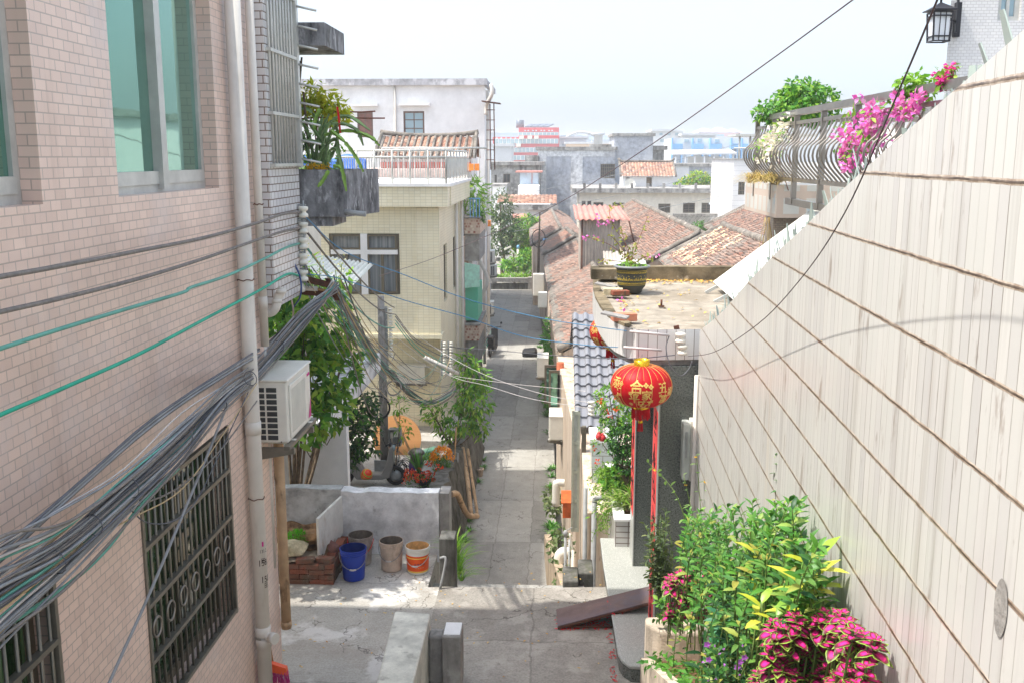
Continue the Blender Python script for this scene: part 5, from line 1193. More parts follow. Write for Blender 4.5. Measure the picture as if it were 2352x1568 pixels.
for k, (px, py) in enumerate(((1042, 1000), (1046, 1060))):
    b = MB(); b.tube([at(px, py+90, Y=21), at(px+6, py-20, Y=21)], .018, 6); tag(b.build("pole", M_pipeg if k else M_stick, loc=at(px, py+90, Y=21)), ["thin wooden stake at the courtyard edge by the marigolds", "thin grey stake at the courtyard edge by the marigolds"][k], "stake")
# ================================================================ left side beyond the yellow house
# rooftop shed with a sagging tiled roof
def tile_slope(mb, r0, r1, e1, e0, pu=.2, pv=.125, amp=.03, step=.02, m=0, sub=4, jit=0, seed=0, wavef=None):
    "tiled slope: ridge r0->r1, eave e0->e1; channels run down the slope"
    r0, r1, e0, e1 = map(V, (r0, r1, e0, e1)); L = ((r1-r0).length+(e1-e0).length)/2; D = ((e0-r0).length+(e1-r1).length)/2
    nu = max(2, round(L/pu)); nv = max(2, round(D/pv)); n = (r1-r0).cross(e0-r0).normalized()
    if n.z < 0: n = -n
    rg = random.Random(seed); base = len(mb.v); cols = nu*sub+1; rows = []
    for k in range(nv): rows += [(k/nv, 1.0), ((k+1)/nv-1e-4, 0.0)]
    off = [[rg.uniform(-jit, jit) for _ in range(nu+1)] for _ in range(nv)]
    for ri_, (v, st) in enumerate(rows):
        for i in range(cols):
            u = i/(cols-1); x = u*nu
            p = r0.lerp(r1, u).lerp(e0.lerp(e1, u), v)
            h = amp*abs(math.sin(PI*x)) if not wavef else wavef(x % 1.0)*amp
            h += step*(1-st) if True else 0
            if wavef is None or True: p = p+n*(h+off[ri_//2][min(nu, int(x))])
            mb.v.append(p)
    for j in range(len(rows)-1):
        for i in range(cols-1):
            a = base+j*cols+i; u0, u1 = i/(cols-1)*L, (i+1)/(cols-1)*L; v0, v1 = rows[j][0]*D, rows[j+1][0]*D
            ue = 1e-3; ve = 1e-3
            if j % 2: v0 = v1 = rows[j][0]*D-ve
            cu = (math.floor((i+.5)/sub)+.5)*L/nu; cv = (j//2+.5)*D/nv
            uv = [(cu, cv)]*4
            q = (a, a+1, a+cols+1, a+cols)
            e = (mb.v[q[1]]-mb.v[q[0]]).cross(mb.v[q[3]]-mb.v[q[0]])
            if e.dot(n) < 0: q = q[::-1]
            mb.fi(q, m, uv, False)
    return nu, nv
def ridge_line(mb, a, b, r, m=0, n=12, wob=.02, seed=1):
    rg = random.Random(seed); a, b = V(a), V(b); mb.tube([a.lerp(b, k/n)+V((0, 0, rg.uniform(-wob, wob))) for k in range(n+1)], r, 7, m)
sh_y, se, sr = 34.2, at(970, 366, Y=34).z, at(970, 316, Y=35.6).z
x0, x1 = at(860, 366, Y=34).x, at(1088, 366, Y=34).x
shd = thing("rooftop_shed", "small white rooftop shed with an orange tiled roof behind the terrace railing", "shed", ((x0+x1)/2, 35.5, zro))
b = MB(); b.box(x0+.15, x1-.1, 34.3, 36.9, zro-4, se); b.prism([V((x0+.15, 34.3, se)), V((x0+.15, 36.9, se)), V((x0+.15, 35.6, sr-.05))], (x1-x0-.25, 0, 0)); b.build("wall", M_hwhite, shd)
b = MB(); b.box(x0+.16, x1-.12, 34.27, 34.3, se-.42, se-.1); b.build("pink_band", mat("pink paint", (220, 140, 130), var=.1), shd)
M_otile = rooftile("orange clay roof tiles", [(176, 132, 112), (190, 152, 130), (152, 112, 98), (200, 170, 150), (116, 90, 84)], .23, .13, .45, (150, 140, 130))
b = MB(); tile_slope(b, (x0+.05, 35.6, sr), (x1+.05, 35.6, sr), (x1, 34, se), (x0, 34, se), .24, .13, .06, .015); tile_slope(b, (x0+.05, 35.6, sr), (x1+.05, 35.6, sr), (x1, 37.2, se), (x0, 37.2, se), .24, .13, .06, .015)
ro = b.build("roof", M_otile, shd)
b = MB()
for k in range(15): 
    u = (k+.5)/15; b.tube([V((x0+u*(x1-x0), 35.5, sr+.03)), V((x0+u*(x1-x0), 33.98, se+.06))], .05, 6)
b.tube([(x0-.05+(x1-x0+.1)*k/10, 35.6, sr+.06+.13*abs(k/5-1)**2.5) for k in range(11)], .085, 8); b.tube([(x0+.02, 35.6, sr+.17), (x0-.02, 34.0, se+.08)], .07, 6); b.tube([(x1-.02, 35.6, sr+.17), (x1+.02, 34.0, se+.08)], .07, 6)
b.build("ridge", M_verge, ro)
# white three storey house
YH = 42.0
hx0, hx1 = at(690, 250, Y=YH).x, at(1113, 250, Y=YH).x; hz = at(900, 196, Y=YH).z
wh = thing("white_house", "white plastered three storey house with a stained flat parapet", "house", ((hx0+hx1)/2, 48, -3))
wins = []
for (a, c, e, f_) in ((821, 857, 257, 316), (927, 975, 256, 315)):
    wins.append((at(a, 300, Y=YH).x, at(c, 300, Y=YH).x, at(900, f_, Y=YH).z, at(900, e, Y=YH).z))
b = MB(); wall_open(b, "y", YH, hx0-1, hx1, -3, hz, wins, .12)
b.face([(hx1, YH, -3), (-3.75, 59, -3), (-3.75, 59, hz), (hx1, YH, hz)]); b.face([(-3.75, 59, -3), (hx0-1, 59, -3), (hx0-1, 59, hz), (-3.75, 59, hz)]); b.face([(hx0-1, YH, hz), (hx1, YH, hz), (-3.75, 59, hz), (hx0-1, 59, hz)])
for px in (864,): x = at(904, 250, Y=YH).x; b.box(x-.05, x+.02, YH-.02, YH, -3, hz)
b.build("wall", M_hwhite, wh)
b = MB(); b.box(hx0-1.1, hx1+.12, YH-.22, YH+.1, hz-.02, hz+.24); b.box(hx1-.05, hx1+.1, YH+.1, YH+6, hz-.02, hz+.22); b.build("parapet", CON("stained parapet", (168, 168, 172), stains=[((226, 226, 228), 1.6, .5, .6, .8, (1, 1, .6)), ((88, 88, 92), 1.2, .56, .68, .7, None)]), wh)
for k, wv_ in enumerate(wins):
    fr = sash(wh, "y", YH+.05, *wv_, (mat("brown frame", (112, 92, 84), rough=.6, bump=0), mat("brown shutter", (128, 92, 82), rough=.6, bump=0) if k == 0 else M_gpale), .07, 2, 1 if k == 0 else 3)
    x0, x1 = wv_[0]-.15, wv_[1]+.25
    b = MB(); b.box(x0, x1, YH-.25, YH-.001, wv_[3]+.22, wv_[3]+.32); b.build("window_hood", M_hwhite, wh)
b = MB(); c = wins[1]; b.grid(lambda u, v: (c[0]+.55+.35*u*(1-.5*math.sin(v*PI)), YH+.075, c[3]-.05-v*1.0), 4, 8); b.build("curtain", mat("pale blue curtain", (170, 214, 224), rough=.8, bump=0), wh)
b = MB(); x = at(904, 250, Y=YH).x; b.tube([(x+.06, YH-.06, hz), (x+.06, YH-.06, 1.6)], .05, 8); b.tube([(hx1+.12, YH+.3, hz-.2), (hx1+.1, YH+.3, -3)], .07, 8); b.tube(smooth([(hx1+.3, YH-.3, hz), (hx1+.32, YH-.35, hz-.4), (hx1+.1, YH-.1, hz-.8), (hx1+.06, YH-.1, hz-1.2)], 5), .08, 8); b.build("drainpipe", M_pipe, wh)
# bracket frame and awning on its corner
b = MB(); c = at(1120, 236, Y=41.6); b.obox(c+V((.15, 0, 0)), V((.38, 0, -.05)), V((0, .3, 0)), V((0, 0, .02)))
for dx in (.1, .26): b.tube([c+V((dx, -.1, -.05)), c+V((dx+.03, -.1, -2.7))], .025, 6)
for k in range(6): b.tube([c+V((-.05, -.1, -.3-.4*k)), c+V((.3, -.1, -.3-.4*k))], .018, 5)
b.build("rusty_frame", M_rust, wh)
# house with balconies between
xb_ = -2.95
M_oran = mat("orange paint", (236, 140, 60), rough=.6, bump=0)
bh = thing("balcony_house", "pale house with checked mosaic balconies and a mint green sheet beside the alley", "house", (-4, 36, -3))
b = MB(); b.box(-6.5, xb_, 32.9, 38.5, -3, 2.4); b.box(-6.5, xb_-.05, 33.0, 38.4, 2.4, 4.6); b.build("wall", mat("pinkish plaster", (220, 196, 186), rough=.9, var=.1, stains=[((150, 140, 136), 2, .55, .68, .6, (2, 2, .5))]), bh)
for k, (ya_, yb_, ext) in enumerate(((500, 535, .52), (742, 776, .46))):
    zt_, zb_ = at(1085, ya_, Y=33.2).z, at(1085, yb_, Y=33.2).z
    b = MB(); b.box(xb_+.002, xb_+ext, 32.7, 35.6, zb_, zt_); o = b.build("balcony", M_mosq, bh)
    b = MB(); b.box(xb_+.004, xb_+ext-.03, 32.8, 35.5, zb_-.9, zb_-.004); b.box(xb_+.003, xb_+ext+.05, 32.66, 35.64, zt_+.002, zt_+.06); b.build("balcony_soffit", M_greyc, o)
z1_, z2_ = at(1075, 632, Y=33).z, at(1075, 735, Y=33).z
b = MB(); b.box(xb_+.003, xb_+.42, 32.9, 35, z2_, z1_-.4); b.build("green_panel", M_green_sheet, bh)
b = MB(); b.prism([V((xb_+.003, 32.7, z1_+.45)), V((xb_+.5, 32.7, z1_+.35)), V((xb_+.5, 32.7, z1_-.35)), V((xb_+.003, 32.7, z1_-.4))], (0, .03, 0)); b.build("green_awning", mat("pale mint sheet", (176, 226, 208), rough=.5, bump=0), bh)
b = MB()
for dx, y in ((.12, 36.2), (.2, 37.1), (.1, 37.9), (.26, 38.3)): b.tube([(xb_+dx, y, -3), (xb_+dx, y, 3.6)], .06, 8)
b.tube(smooth([(xb_+.35, 35.9, 3.2), (xb_+.5, 35.9, 2.6), (xb_+.2, 35.9, 1.6), (xb_+.55, 35.9, .6), (xb_+.3, 36, -.2), (xb_+.3, 36, -2)], 5), .07, 8); b.build("drainpipe", M_pipe, bh)
for z_, yy in ((4.55, 32.85), (2.35, 38.52)): b = MB(); b.box(xb_-.3, xb_+.5, yy, yy+.3, z_, z_+.22); b.build("orange_trim", M_oran, bh)
# plants on its balcony
def dragon(name, label, base, arms, seed, r_=.03, m_=None, group=None):
    t = thing(name, label, "cactus", base, group); b = MB(); rg = random.Random(seed)
    for A in arms:
        P = smooth(A, 5)
        for k in range(len(P)-1):   # three winged ribs
            pass
        N = len(P); base_i = len(b.v)
        for k, p in enumerate(P):
            tg = (P[min(N-1, k+1)]-P[max(0, k-1)]).normalized(); a = tg.orthogonal().normalized(); c = tg.cross(a)
            w_ = r_*(1.15 if k % 2 else .85)*(1 if k < N-2 else .55)
            for j in range(6):
                an = j*PI/3+k*.02; rr_ = w_*(1.5 if j % 2 == 0 else .35); b.v.append(p+a*math.cos(an)*rr_+c*math.sin(an)*rr_)
        for k in range(N-1):
            for j in range(6): b.fi((base_i+k*6+j, base_i+k*6+(j+1) % 6, base_i+(k+1)*6+(j+1) % 6, base_i+(k+1)*6+j), 1 if rg.random() < .0 else 0, None, False)
    b.build("stems", m_ or L_cact, t); return t
r = random.Random(5)
D_ = lambda L, Y: [at(x, y, Y=Y) for x, y in L]
dragon("dragon_fruit", "sprawling grey green dragon fruit cactus in the concrete planter", at(730, 390, Y=9.6), [
    D_([(722, 388), (715, 330), (700, 290), (672, 280), (655, 300)], 9.6), D_([(735, 388), (738, 310), (720, 262), (690, 250), (668, 262)], 9.7), D_([(745, 388), (755, 320), (780, 285), (820, 300), (835, 335)], 9.5),
    D_([(740, 390), (742, 330), (760, 280), (800, 268), (850, 300)], 9.6), D_([(745, 388), (770, 340), (775, 300), (760, 280)], 9.5), D_([(742, 385), (750, 350), (735, 330), (700, 325), (665, 345)], 9.55),
    D_([(752, 388), (756, 350), (775, 345), (790, 400), (796, 430)], 9.45), D_([(735, 388), (728, 340), (735, 300), (742, 265)], 9.6), D_([(748, 385), (768, 395), (762, 415), (745, 428)], 9.42), D_([(730, 385), (740, 345), (772, 320), (778, 370), (768, 390)], 9.5), D_([(715, 387), (705, 340), (690, 300), (668, 320)], 9.6),
    D_([(725, 388), (730, 330), (748, 290), (785, 282)], 9.62), D_([(740, 388), (745, 340), (722, 300), (700, 268)], 9.58), D_([(738, 388), (752, 335), (742, 300), (756, 262)], 9.66)], 2, .0125)
dragon("dragon_fruit", "bright green young dragon fruit arms arching out of the planter", at(760, 380, Y=9.4), [D_([(745, 310), (800, 300), (850, 315), (872, 335)], 9.5), D_([(760, 300), (795, 330), (820, 365), (835, 395)], 9.4), D_([(735, 250), (725, 275), (722, 298)], 9.55), D_([(690, 320), (672, 345), (660, 365)], 9.5), D_([(765, 380), (785, 390), (796, 440)], 9.3), D_([(755, 392), (740, 418), (730, 430)], 9.3)], 3, .013, L_cact2)
t = thing("shrub", "yellow leaved shrub growing above the dragon fruit cactus", "shrub", at(735, 390, Y=9.8)); b = MB(); f_ = MB(); r = random.Random(6)
for px, py in ((730, 210), (715, 225), (742, 225), (725, 245), (760, 240), (780, 255), (690, 215), (680, 235), (755, 262), (770, 245)):
    p = at(px, py, Y=9.85); b.tube([at(735+r.uniform(-10, 10), 390, Y=9.8), at((735+px)/2, 320, Y=9.8), p], .006, 4)
    crown(f_, [(p, (.11, .11, .08))], 60, .08, .032, r, droop=.5)
b.build("branch", M_twig, t); f_.build("foliage", L_yel, t)
t = thing("shrub", "green leafy shrub low between the dragon fruit stems", "shrub", at(715, 390, Y=9.9)); f_ = MB(); crown(f_, [(at(715, 330, Y=9.9), (.18, .12, .3)), (at(758, 350, Y=9.9), (.12, .1, .2))], 420, .06, .024, r); f_.build("foliage", L_lime, t)
t = thing("flowers", "clump of small yellow flowers at the planter's edge", "flowers", at(740, 390, Y=9.42)); f_ = MB()
for _ in range(60): puff(f_, at(715+r.uniform(-12, 42), 386+r.uniform(-7, 4), Y=9.42), .014, 7, .016, r)
f_.build("bloom", L_yfl, t)
b = MB(); r = random.Random(7); blades(b, at(680, 390, Y=9.6), 26, .5, .022, r, .5, droop=.2); tag(b.build("blade_plant", L_dark, loc=at(680, 390, Y=9.6)), "upright dark blade leaved plant at the left of the planter", "plant")
for k, L in enumerate((((668, 270), (730, 256), (830, 258), (862, 256)), ((660, 275), (740, 270), (840, 272), (884, 272)))):
    b = MB(); b.tube([at(x, y, Y=9.9-.1*k) for x, y in L], .008, 6); tag(b.build("bamboo_pole", M_twig, loc=at(*L[0], Y=9.9)), ["upper thin bamboo pole sticking out behind the planter", "lower thin bamboo pole sticking out behind the planter"][k], "pole", "bamboo poles behind the planter")
b = MB(); b.tube([at(697, 212, Y=9.7), at(713, 390, Y=9.6)], .011, 6); tag(b.build("stake", M_bark, loc=at(713, 390, Y=9.6)), "grey stake standing in the concrete planter", "stake")
b = MB(); p = at(772, 246, Y=9.5); b.grid(lambda u, v: p+V((.02*u+.025*v, .01*math.sin(v*5), -.24*v)), 2, 8); tag(b.build("ribbon", M_red, loc=p), "red ribbon tied in the yellow shrub", "ribbon")
# shade cloth
b = MB(); c00, c10, c01, c11 = at(640, 170, Y=9.7), at(692, 140, Y=9.9), at(648, 352, Y=9.7), at(682, 352, Y=9.9)
b.grid(lambda u, v: c00.lerp(c10, u).lerp(c01.lerp(c11, u), v)+V((0, .03*math.sin(v*6+u*4), 0)), 8, 12)
t = thing("shade_cloth", "dark blue grey shade cloth hanging from a pole beside the window bars", "cloth", c00); b.build("cloth", M_dcloth, t); b = MB(); b.tube([at(693, 132, Y=9.9), at(676, 350, Y=9.9)], .01, 6); b.build("pole", M_bark, t)
# potted leaves on the balcony house
r = random.Random(8)
tree("oleander", "long leaved oleander on the balcony house's roof edge", (-2.75, 33.2, at(1085, 500, Y=33.2).z), [(at(1085, 440, Y=33.2), (.42, .35, .4)), (at(1098, 470, Y=33.2), (.35, .3, .35))], 320, .3, .05, L_lime, seed=8, tr=.03, cat="shrub", upb=.2)
b = MB()
for k in range(9): blades(b, at(1095+k*2, 482+k*4, Y=33), 5, .5, .05, r, 1.2, droop=1.2)
tag(b.build("hanging_plant", L_mid, loc=at(1100, 490, Y=33)), "drooping strap leaved plant over the mosaic balcony", "plant")
b = MB()
for k in range(4): b.box(xb_+.2+k*.1, xb_+.23+k*.1, 32.6, 32.64, at(1090, 500, Y=32.6).z, at(1090, 456, Y=32.6).z)
b.box(xb_+.18, xb_+.55, 32.59, 32.65, at(1090, 458, Y=32.6).z, at(1090, 455, Y=32.6).z); tag(b.build("metal_stand", M_bag["sky"], loc=(xb_+.3, 32.6, 2.9)), "small blue metal frame on the mosaic balcony", "stand")
# air conditioners of the left row
def hang_ac(px, py, Y, label, group, rz=0, bracket=True):
    c = copy_tree(ac, label=label, group=group); 
    for o in list(c.children):
        if o.name.startswith(("logo", "sticker")): bpy.data.objects.remove(o)
    p = at(px, py, Y=Y); c.location = p; c.rotation_euler.z = rz; return c
GA = "air conditioners on the left house fronts"
hang_ac(1120, 605, 45.5, "upper small air conditioner on the white house's alley wall", GA); hang_ac(1126, 635, 50, "lower small air conditioner on the white house's alley wall", GA); hang_ac(1117, 724, 43.6, "air conditioner near the ground on the white house's alley wall", GA)
b = MB(); r = random.Random(31)
for k in range(26):
    a = at(1085+r.uniform(-6, 14), 720+r.uniform(-20, 30), Y=39); c = at(1118+r.uniform(-10, 10), 770+r.uniform(-20, 30), Y=41); b2 = a.lerp(c, .5)-V((0, 0, r.uniform(.1, .8))); b.tube(smooth([a, b2, c], 4), .012, 4)
tag(b.build("cable_tangle", M_wgrey, loc=at(1100, 750, Y=40)), "tangle of grey cables on the left house fronts", "cables", kind="stuff")
# parked e-bike at the alley's left
sb = copy_tree(sco, loc=(-2.5, 40.3, -3), rz=PI/2-.1, label="dark scooter parked against the left house fronts in the alley")
for o in sb.children:
    if o.name.startswith("body"): o.data = o.data.copy(); o.data.materials.clear(); o.data.materials.append(M_black)
# ================================================================ end of the alley
ew = thing("barrier_wall", "low concrete barrier with a rail closing the far end of the alley", "wall", (-2.4, 60.6, -3))
a0, a1 = at(1133, 668, Y=60.5), at(1224, 668, Y=60.5)
b = MB(); z_ = at(1170, 652, Y=60.5).z; b.box(a0.x-.3, a1.x+.1, 60.5, 60.8, -3.2, z_); b.build("wall", M_mossc, ew)
b = MB(); zz0, zz1 = at(1170, 648, Y=60.5).z, at(1170, 639, Y=60.5).z; b.box(a0.x-.3, a1.x-.3, 60.45, 60.8, zz0, zz1); b.box(a1.x-.3, a1.x+.3, 60.4, 60.85, -3.1, zz1+.05); b.box(a0.x-.1, a0.x+.2, 60.5, 60.75, z_, zz0-.002); b.build("rail", M_greyc, ew)
T = lambda px, py, Y, rx_, rz_: (at(px, py, Y=Y), (rx_, rx_, rz_))
GT = "trees at the end of the alley"
tree("tree", "tall grey green tree on the left at the alley's end", (at(1160, 640, Z=-3.2).x, 66, -3.2), [T(1150, 475, 66, .9, 1.1), T(1160, 520, 66, 1.1, 1.0), T(1150, 560, 66, .8, 1.0), T(1175, 545, 65.5, .9, .8)], 2600, .26, .08, [L_grey, L_dark, L_grey, L_olive], 31, group=GT, tr=.14)
tree("tree", "yellow green tree with reddish tips on the right at the alley's end", (at(1210, 640, Z=-3.2).x, 68, -3.2), [T(1210, 520, 68, 1.0, .8), T(1195, 545, 68, .9, .7), T(1220, 570, 67, .9, .8), T(1185, 560, 68, .7, .6)], 2300, .26, .1, [L_lime, L_mid, L_lime, L_tree], 32, group=GT, tr=.12)
tree("tree", "low bright green tree beside the street lamp at the alley's end", (at(1185, 640, Z=-3.2).x, 63.5, -3.2), [T(1185, 605, 63.5, .9, .4), T(1210, 590, 63.5, .6, .5), T(1165, 612, 63.5, .5, .3), T(1215, 610, 63, .5, .4)], 1100, .3, .1, [L_lime, L_mid], 33, group=GT, tr=.07)
b = MB(); crown(b, [((at(1180, 633, Y=62)), (1.3, .3, .14))], 500, .16, .07, random.Random(3)); tag(b.build("hedge", L_lime, loc=at(1180, 636, Y=62)), "trimmed bright green hedge behind the far barrier", "hedge")
sl = thing("street_lamp", "white street lamp with a single arm at the alley's end", "street lamp", (at(1190, 640, Y=64).x, 64, -3.2))
c = at(1190, 572, Y=64); b = MB(); b.lathe((c.x, 64, -3.2), [(.1, 0), (.08, c.z+3.2)], 10); b.build("pole", M_acw, sl); b = MB(); b.tube([at(1188, 588, Y=64), at(1172, 572, Y=64)], .05, 8); b.build("arm", M_acw, sl); b = MB(); b.obox(at(1166, 570, Y=64), V((.22, 0, .1)), V((0, .1, 0)), V((-.02, 0, .05))); b.build("lamp_head", M_acw, sl)
b = MB(); b.lathe((c.x, 64, c.z), [(.09, 0), (.09, .2), (.02, .25)], 10); b.build("cap", M_bag["sky"], sl)
for k, (p0, p1, zt_, Y, m_) in enumerate(((1150, 1185, 585, 72, M_hwhite), (1170, 1224, 610, 70, M_hwhite))):
    a, c = at(p0, 640, Y=Y), at(p1, 640, Y=Y); t = thing("low_house", ["small white house behind the grey green tree at the alley's end", "small white wall house behind the street lamp"][k], "house", ((a.x+c.x)/2, Y+2, -3.2)); zt2 = at(p0, zt_, Y=Y).z
    b = MB(); wall_open(b, "y", Y, a.x, c.x, -3.2, zt2, [(a.x+.4, a.x+.9, -1.6, -.4)], .1); b.box(a.x, c.x, Y+.15, Y+4, -3.2, zt2); b.build("wall", m_, t); b = MB(); b.box(a.x-.1, c.x+.1, Y-.1, Y+4.1, zt2+.002, zt2+.15); b.build("roof", M_dgrey, t)
# ================================================================ old tiled houses on the right
def old_house(name, label, Ra, Rb, hw, rise, base, mt=None, wall=None, verge=True, pu=.2, pv=.085, over=.12, left_only=False, seed=1, jit=.012, hw2=None, group=None, veg_near=True):
    "ridge from far point Ra to near point Rb; half width hw"
    Ra, Rb = V(Ra), V(Rb); d = (Rb-Ra).normalized(); s = V((d.y, -d.x, 0)).normalized()
    if s.x > 0: s = -s          # s points left (-X)
    hw2 = hw2 or hw
    dn = V((0, 0, -rise)); t = thing(name, label, "house", ((Ra.x+Rb.x)/2, (Ra.y+Rb.y)/2, base), group)
    b = MB()
    eL = [Ra+s*hw+dn, Rb+s*hw+dn]; eR = [Ra-s*hw2+dn*(hw2/hw), Rb-s*hw2+dn*(hw2/hw)]
    i = .1
    W = lambda p, o: V((p.x, p.y, 0))+s*o
    for P, L_, R__ in ((Ra, eL[0], eR[0]), (Rb, eL[1], eR[1])):
        pass
    inL = [p - s*over for p in eL]; inR = [p + s*over for p in eR]; k = rise*over/hw
    A = [V((inL[0].x, inL[0].y, base)), V((inL[1].x, inL[1].y, base)), V((inR[1].x, inR[1].y, base)), V((inR[0].x, inR[0].y, base))]
    zL, zR = eL[0].z+k-.06, eR[0].z+k-.06
    T_ = [V((p.x, p.y, zL if j < 2 else zR)) for j, p in enumerate(A)]
    b.face([A[1], A[0], T_[0], T_[1]]); b.face([A[3], A[2], T_[2], T_[3]])
    b.face([A[0], A[3], T_[3], Ra+V((0, 0, -.06)), T_[0]][::-1][::-1]); b.face([A[2], A[1], T_[1], Rb+V((0, 0, -.06)), T_[2]])
    b.build("wall", wall or M_lwall, t)
    b = MB(); tile_slope(b, Ra, Rb, eL[1], eL[0], pu, pv, .06, .036, seed=seed, jit=jit)
    if not left_only: tile_slope(b, Ra, Rb, eR[1], eR[0], pu, pv, .048, .034, seed=seed+1, jit=jit)
    ro = b.build("roof", mt or M_oldtile, t)
    b = MB(); nn_ = (Rb-Ra).cross(eL[0]-Ra).normalized(); nn_ = nn_ if nn_.z > 0 else -nn_; rg_ = random.Random(seed+9); NL = max(20, int((Rb-Ra).length*2.5)); wob = [rg_.uniform(.55, 1.1) for _ in range(NL+1)]
    def strip(p0, p1, q0, q1, w0): b.grid(lambda u, v: p0.lerp(p1, u)+(q0.lerp(q1, u)-p0.lerp(p1, u)).normalized()*(v*w0*wob[int(u*NL)]-.03)+nn_*(.05+.05*math.sin(v*PI)+.02*wob[int(u*NL)]*math.sin(u*NL*2.1)), NL, 3)
    strip(eL[0], eL[1], Ra, Rb, .36); strip(Ra, eL[0], Rb, eL[1], .3)
    if veg_near: strip(Rb, eL[1], Ra, eL[0], .4)
    b.build("mortar_edge", M_verge, ro)
    b = MB(); ridge_line(b, Ra+V((0, 0, .05)), Rb+V((0, 0, .05)), .11, n=max(6, int((Rb-Ra).length/1.2)), seed=seed)
    if verge:
        for P, L_, R__, oo in ((Ra, eL[0], eR[0], -1), (Rb, eL[1], eR[1], 1)):
            if oo > 0 and not veg_near: continue
            ridge_line(b, P+V((0, 0, .06)), L_+V((0, 0, .07)), .085, n=6, seed=seed+3); ridge_line(b, P+V((0, 0, .06)), R__+V((0, 0, .07)), .085, n=6, seed=seed+4)
    b.build("ridge", M_verge, ro); return t
zA = 5-3.85
RA1, RA0 = V((1.12, 46.6, zA)), V((1.70, 24.0, zA))
ha = old_house("old_house", "long old house with red clay tiles along the right of the alley", RA1, RA0, 1.58, .87, -3, seed=3)
old_house("old_house", "short greyed tile roof house just beyond the long red one", V((.63, 51.5, zA+.15)), V((.98, 46.9, zA+.15)), 1.5, .9, -3, mt=M_oldtile2, seed=6)
old_house("old_house", "farthest red tiled house on the right beyond the alley's end", V((-.38, 80, 1.15)), V((.37, 54, 1.15)), 1.62, .95, -3.2, seed=8)
old_house("old_house", "middle tiled house behind the corrugated hut, patched with grey mortar", V((4.12, 52.5, 2.72)), V((4.38, 30.2, 2.72)), 1.75, .98, -3, seed=12, jit=.02)
old_house("old_house", "nearest broad tiled house behind the flower pot, with loose pale tiles at its verge", V((5.02, 29.9, 2.95)), V((5.2, 17, 2.95)), 1.85, 1.02, -3, seed=15, jit=.022)
old_house("old_house", "far right red tiled house under the balcony", V((8.3, 41, 3.25)), V((8.5, 24, 3.25)), 2.2, 1.1, -3, seed=18, hw2=2.4)
b = MB(); r = random.Random(4)   # loose pale tiles near the far verge of the nearest roof
for k in range(70):
    u, v = r.random()**1.6*.3, r.uniform(.03, .8); p = V((5.02, 29.9, 2.95)).lerp(V((5.2, 17, 2.95)), u)+V((-1.85*v, 0, -1.02*v+.075)); a = r.uniform(-.15, .15)
    b.obox(p, V((-.12, a*.1, -.066)), V((a*.05, .07, 0)), V((.006, 0, .011)))
tag(b.build("loose_tiles", mat("pale loose tiles", (220, 186, 150), rough=.9, var=.2, vs=3), loc=(4, 29, 2.5)), "loose pale tiles scattered over the nearest tiled roof", "roof tiles", kind="stuff")
# corrugated hut between the roofs
hx_a, hx_b, YHt = at(1334, 520, Y=36).x, at(1424, 520, Y=36).x, 36.0
hut = thing("rooftop_hut", "small hut of grey corrugated sheets with a pinkish red metal roof", "hut", ((hx_a+hx_b)/2, 37, -1))
zt1, zt2, zt3 = at(1380, 475, Y=37.5).z, at(1380, 506, Y=35.7).z, at(1380, 575, Y=36).z
def corr(mb, P, nwave, amp, m=0, n_=V((0, 0, 1))):
    a, b_, c, d = map(V, P); nu = nwave*6
    mb.grid(lambda u, v: a.lerp(b_, u).lerp(d.lerp(c, u), v)+n_*(amp*math.sin(u*nwave*2*PI)), nu, 1, m)
b = MB(); corr(b, ((hx_a, YHt, zt2), (hx_b, YHt, zt2), (hx_b, YHt, -1), (hx_a, YHt, -1)), 12, .025, n_=V((0, 1, 0))); corr(b, ((hx_a, YHt+2.2, zt2+.3), (hx_a, YHt, zt2), (hx_a, YHt, -1), (hx_a, YHt+2.2, -1)), 14, .025, n_=V((1, 0, 0))); b.box(hx_a+.05, hx_b, YHt+.06, YHt+2.2, -1, zt2-.1)
b.build("wall", M_greym, hut)
b = MB(); corr(b, ((hx_a-.25, YHt+2.3, zt1), (hx_b+.1, YHt+2.3, zt1), (hx_b+.35, YHt-.3, zt2), (hx_a-.2, YHt-.3, zt2)), 9, .03); o = b.build("roof", M_redm, hut); o.modifiers.new("solid", "SOLIDIFY").thickness = .012
b = MB(); b.tube([(hx_b+.3, YHt-.25, zt2-.03), (hx_b+.55, YHt-.2, zt2-1.0)], .025, 5); b.tube([(hx_a+.05, YHt-.1, zt2), (hx_a+.05, YHt-.1, -1)], .03, 5); b.build("prop", M_rust, hut)
# junk roofs in the gap in front
for k, (pts, Y0, m_, lab) in enumerate(((((1385, 578), (1460, 578), (1478, 612), (1390, 640)), 32, M_greym, "dull grey corrugated lean-to behind the flower pot"), (((1412, 600), (1482, 598), (1490, 622), (1425, 628)), 26, M_awn, "pale ribbed sheet lean-to just behind the flower pot"), (((1480, 625), (1560, 622), (1575, 640), (1478, 642)), 20, M_awn, "cream and pink ribbed lean-to at the nearest roof's eave"))):
    P = [at(x, y, Y=Y0+(2.5 if i < 2 else 0)) for i, (x, y) in enumerate(pts)]
    t = thing("lean_to", lab, "lean-to", P[3]); b = MB(); corr(b, P, 10, .02); o = b.build("sheet", m_, t); o.modifiers.new("solid", "SOLIDIFY").thickness = .01
    b = MB()
    for q in (P[2], P[3]): b.tube([q-V((0, -.1, .02)), V((q.x, q.y+.1, -1))], .03, 5)
    b.build("post", M_rust, t)
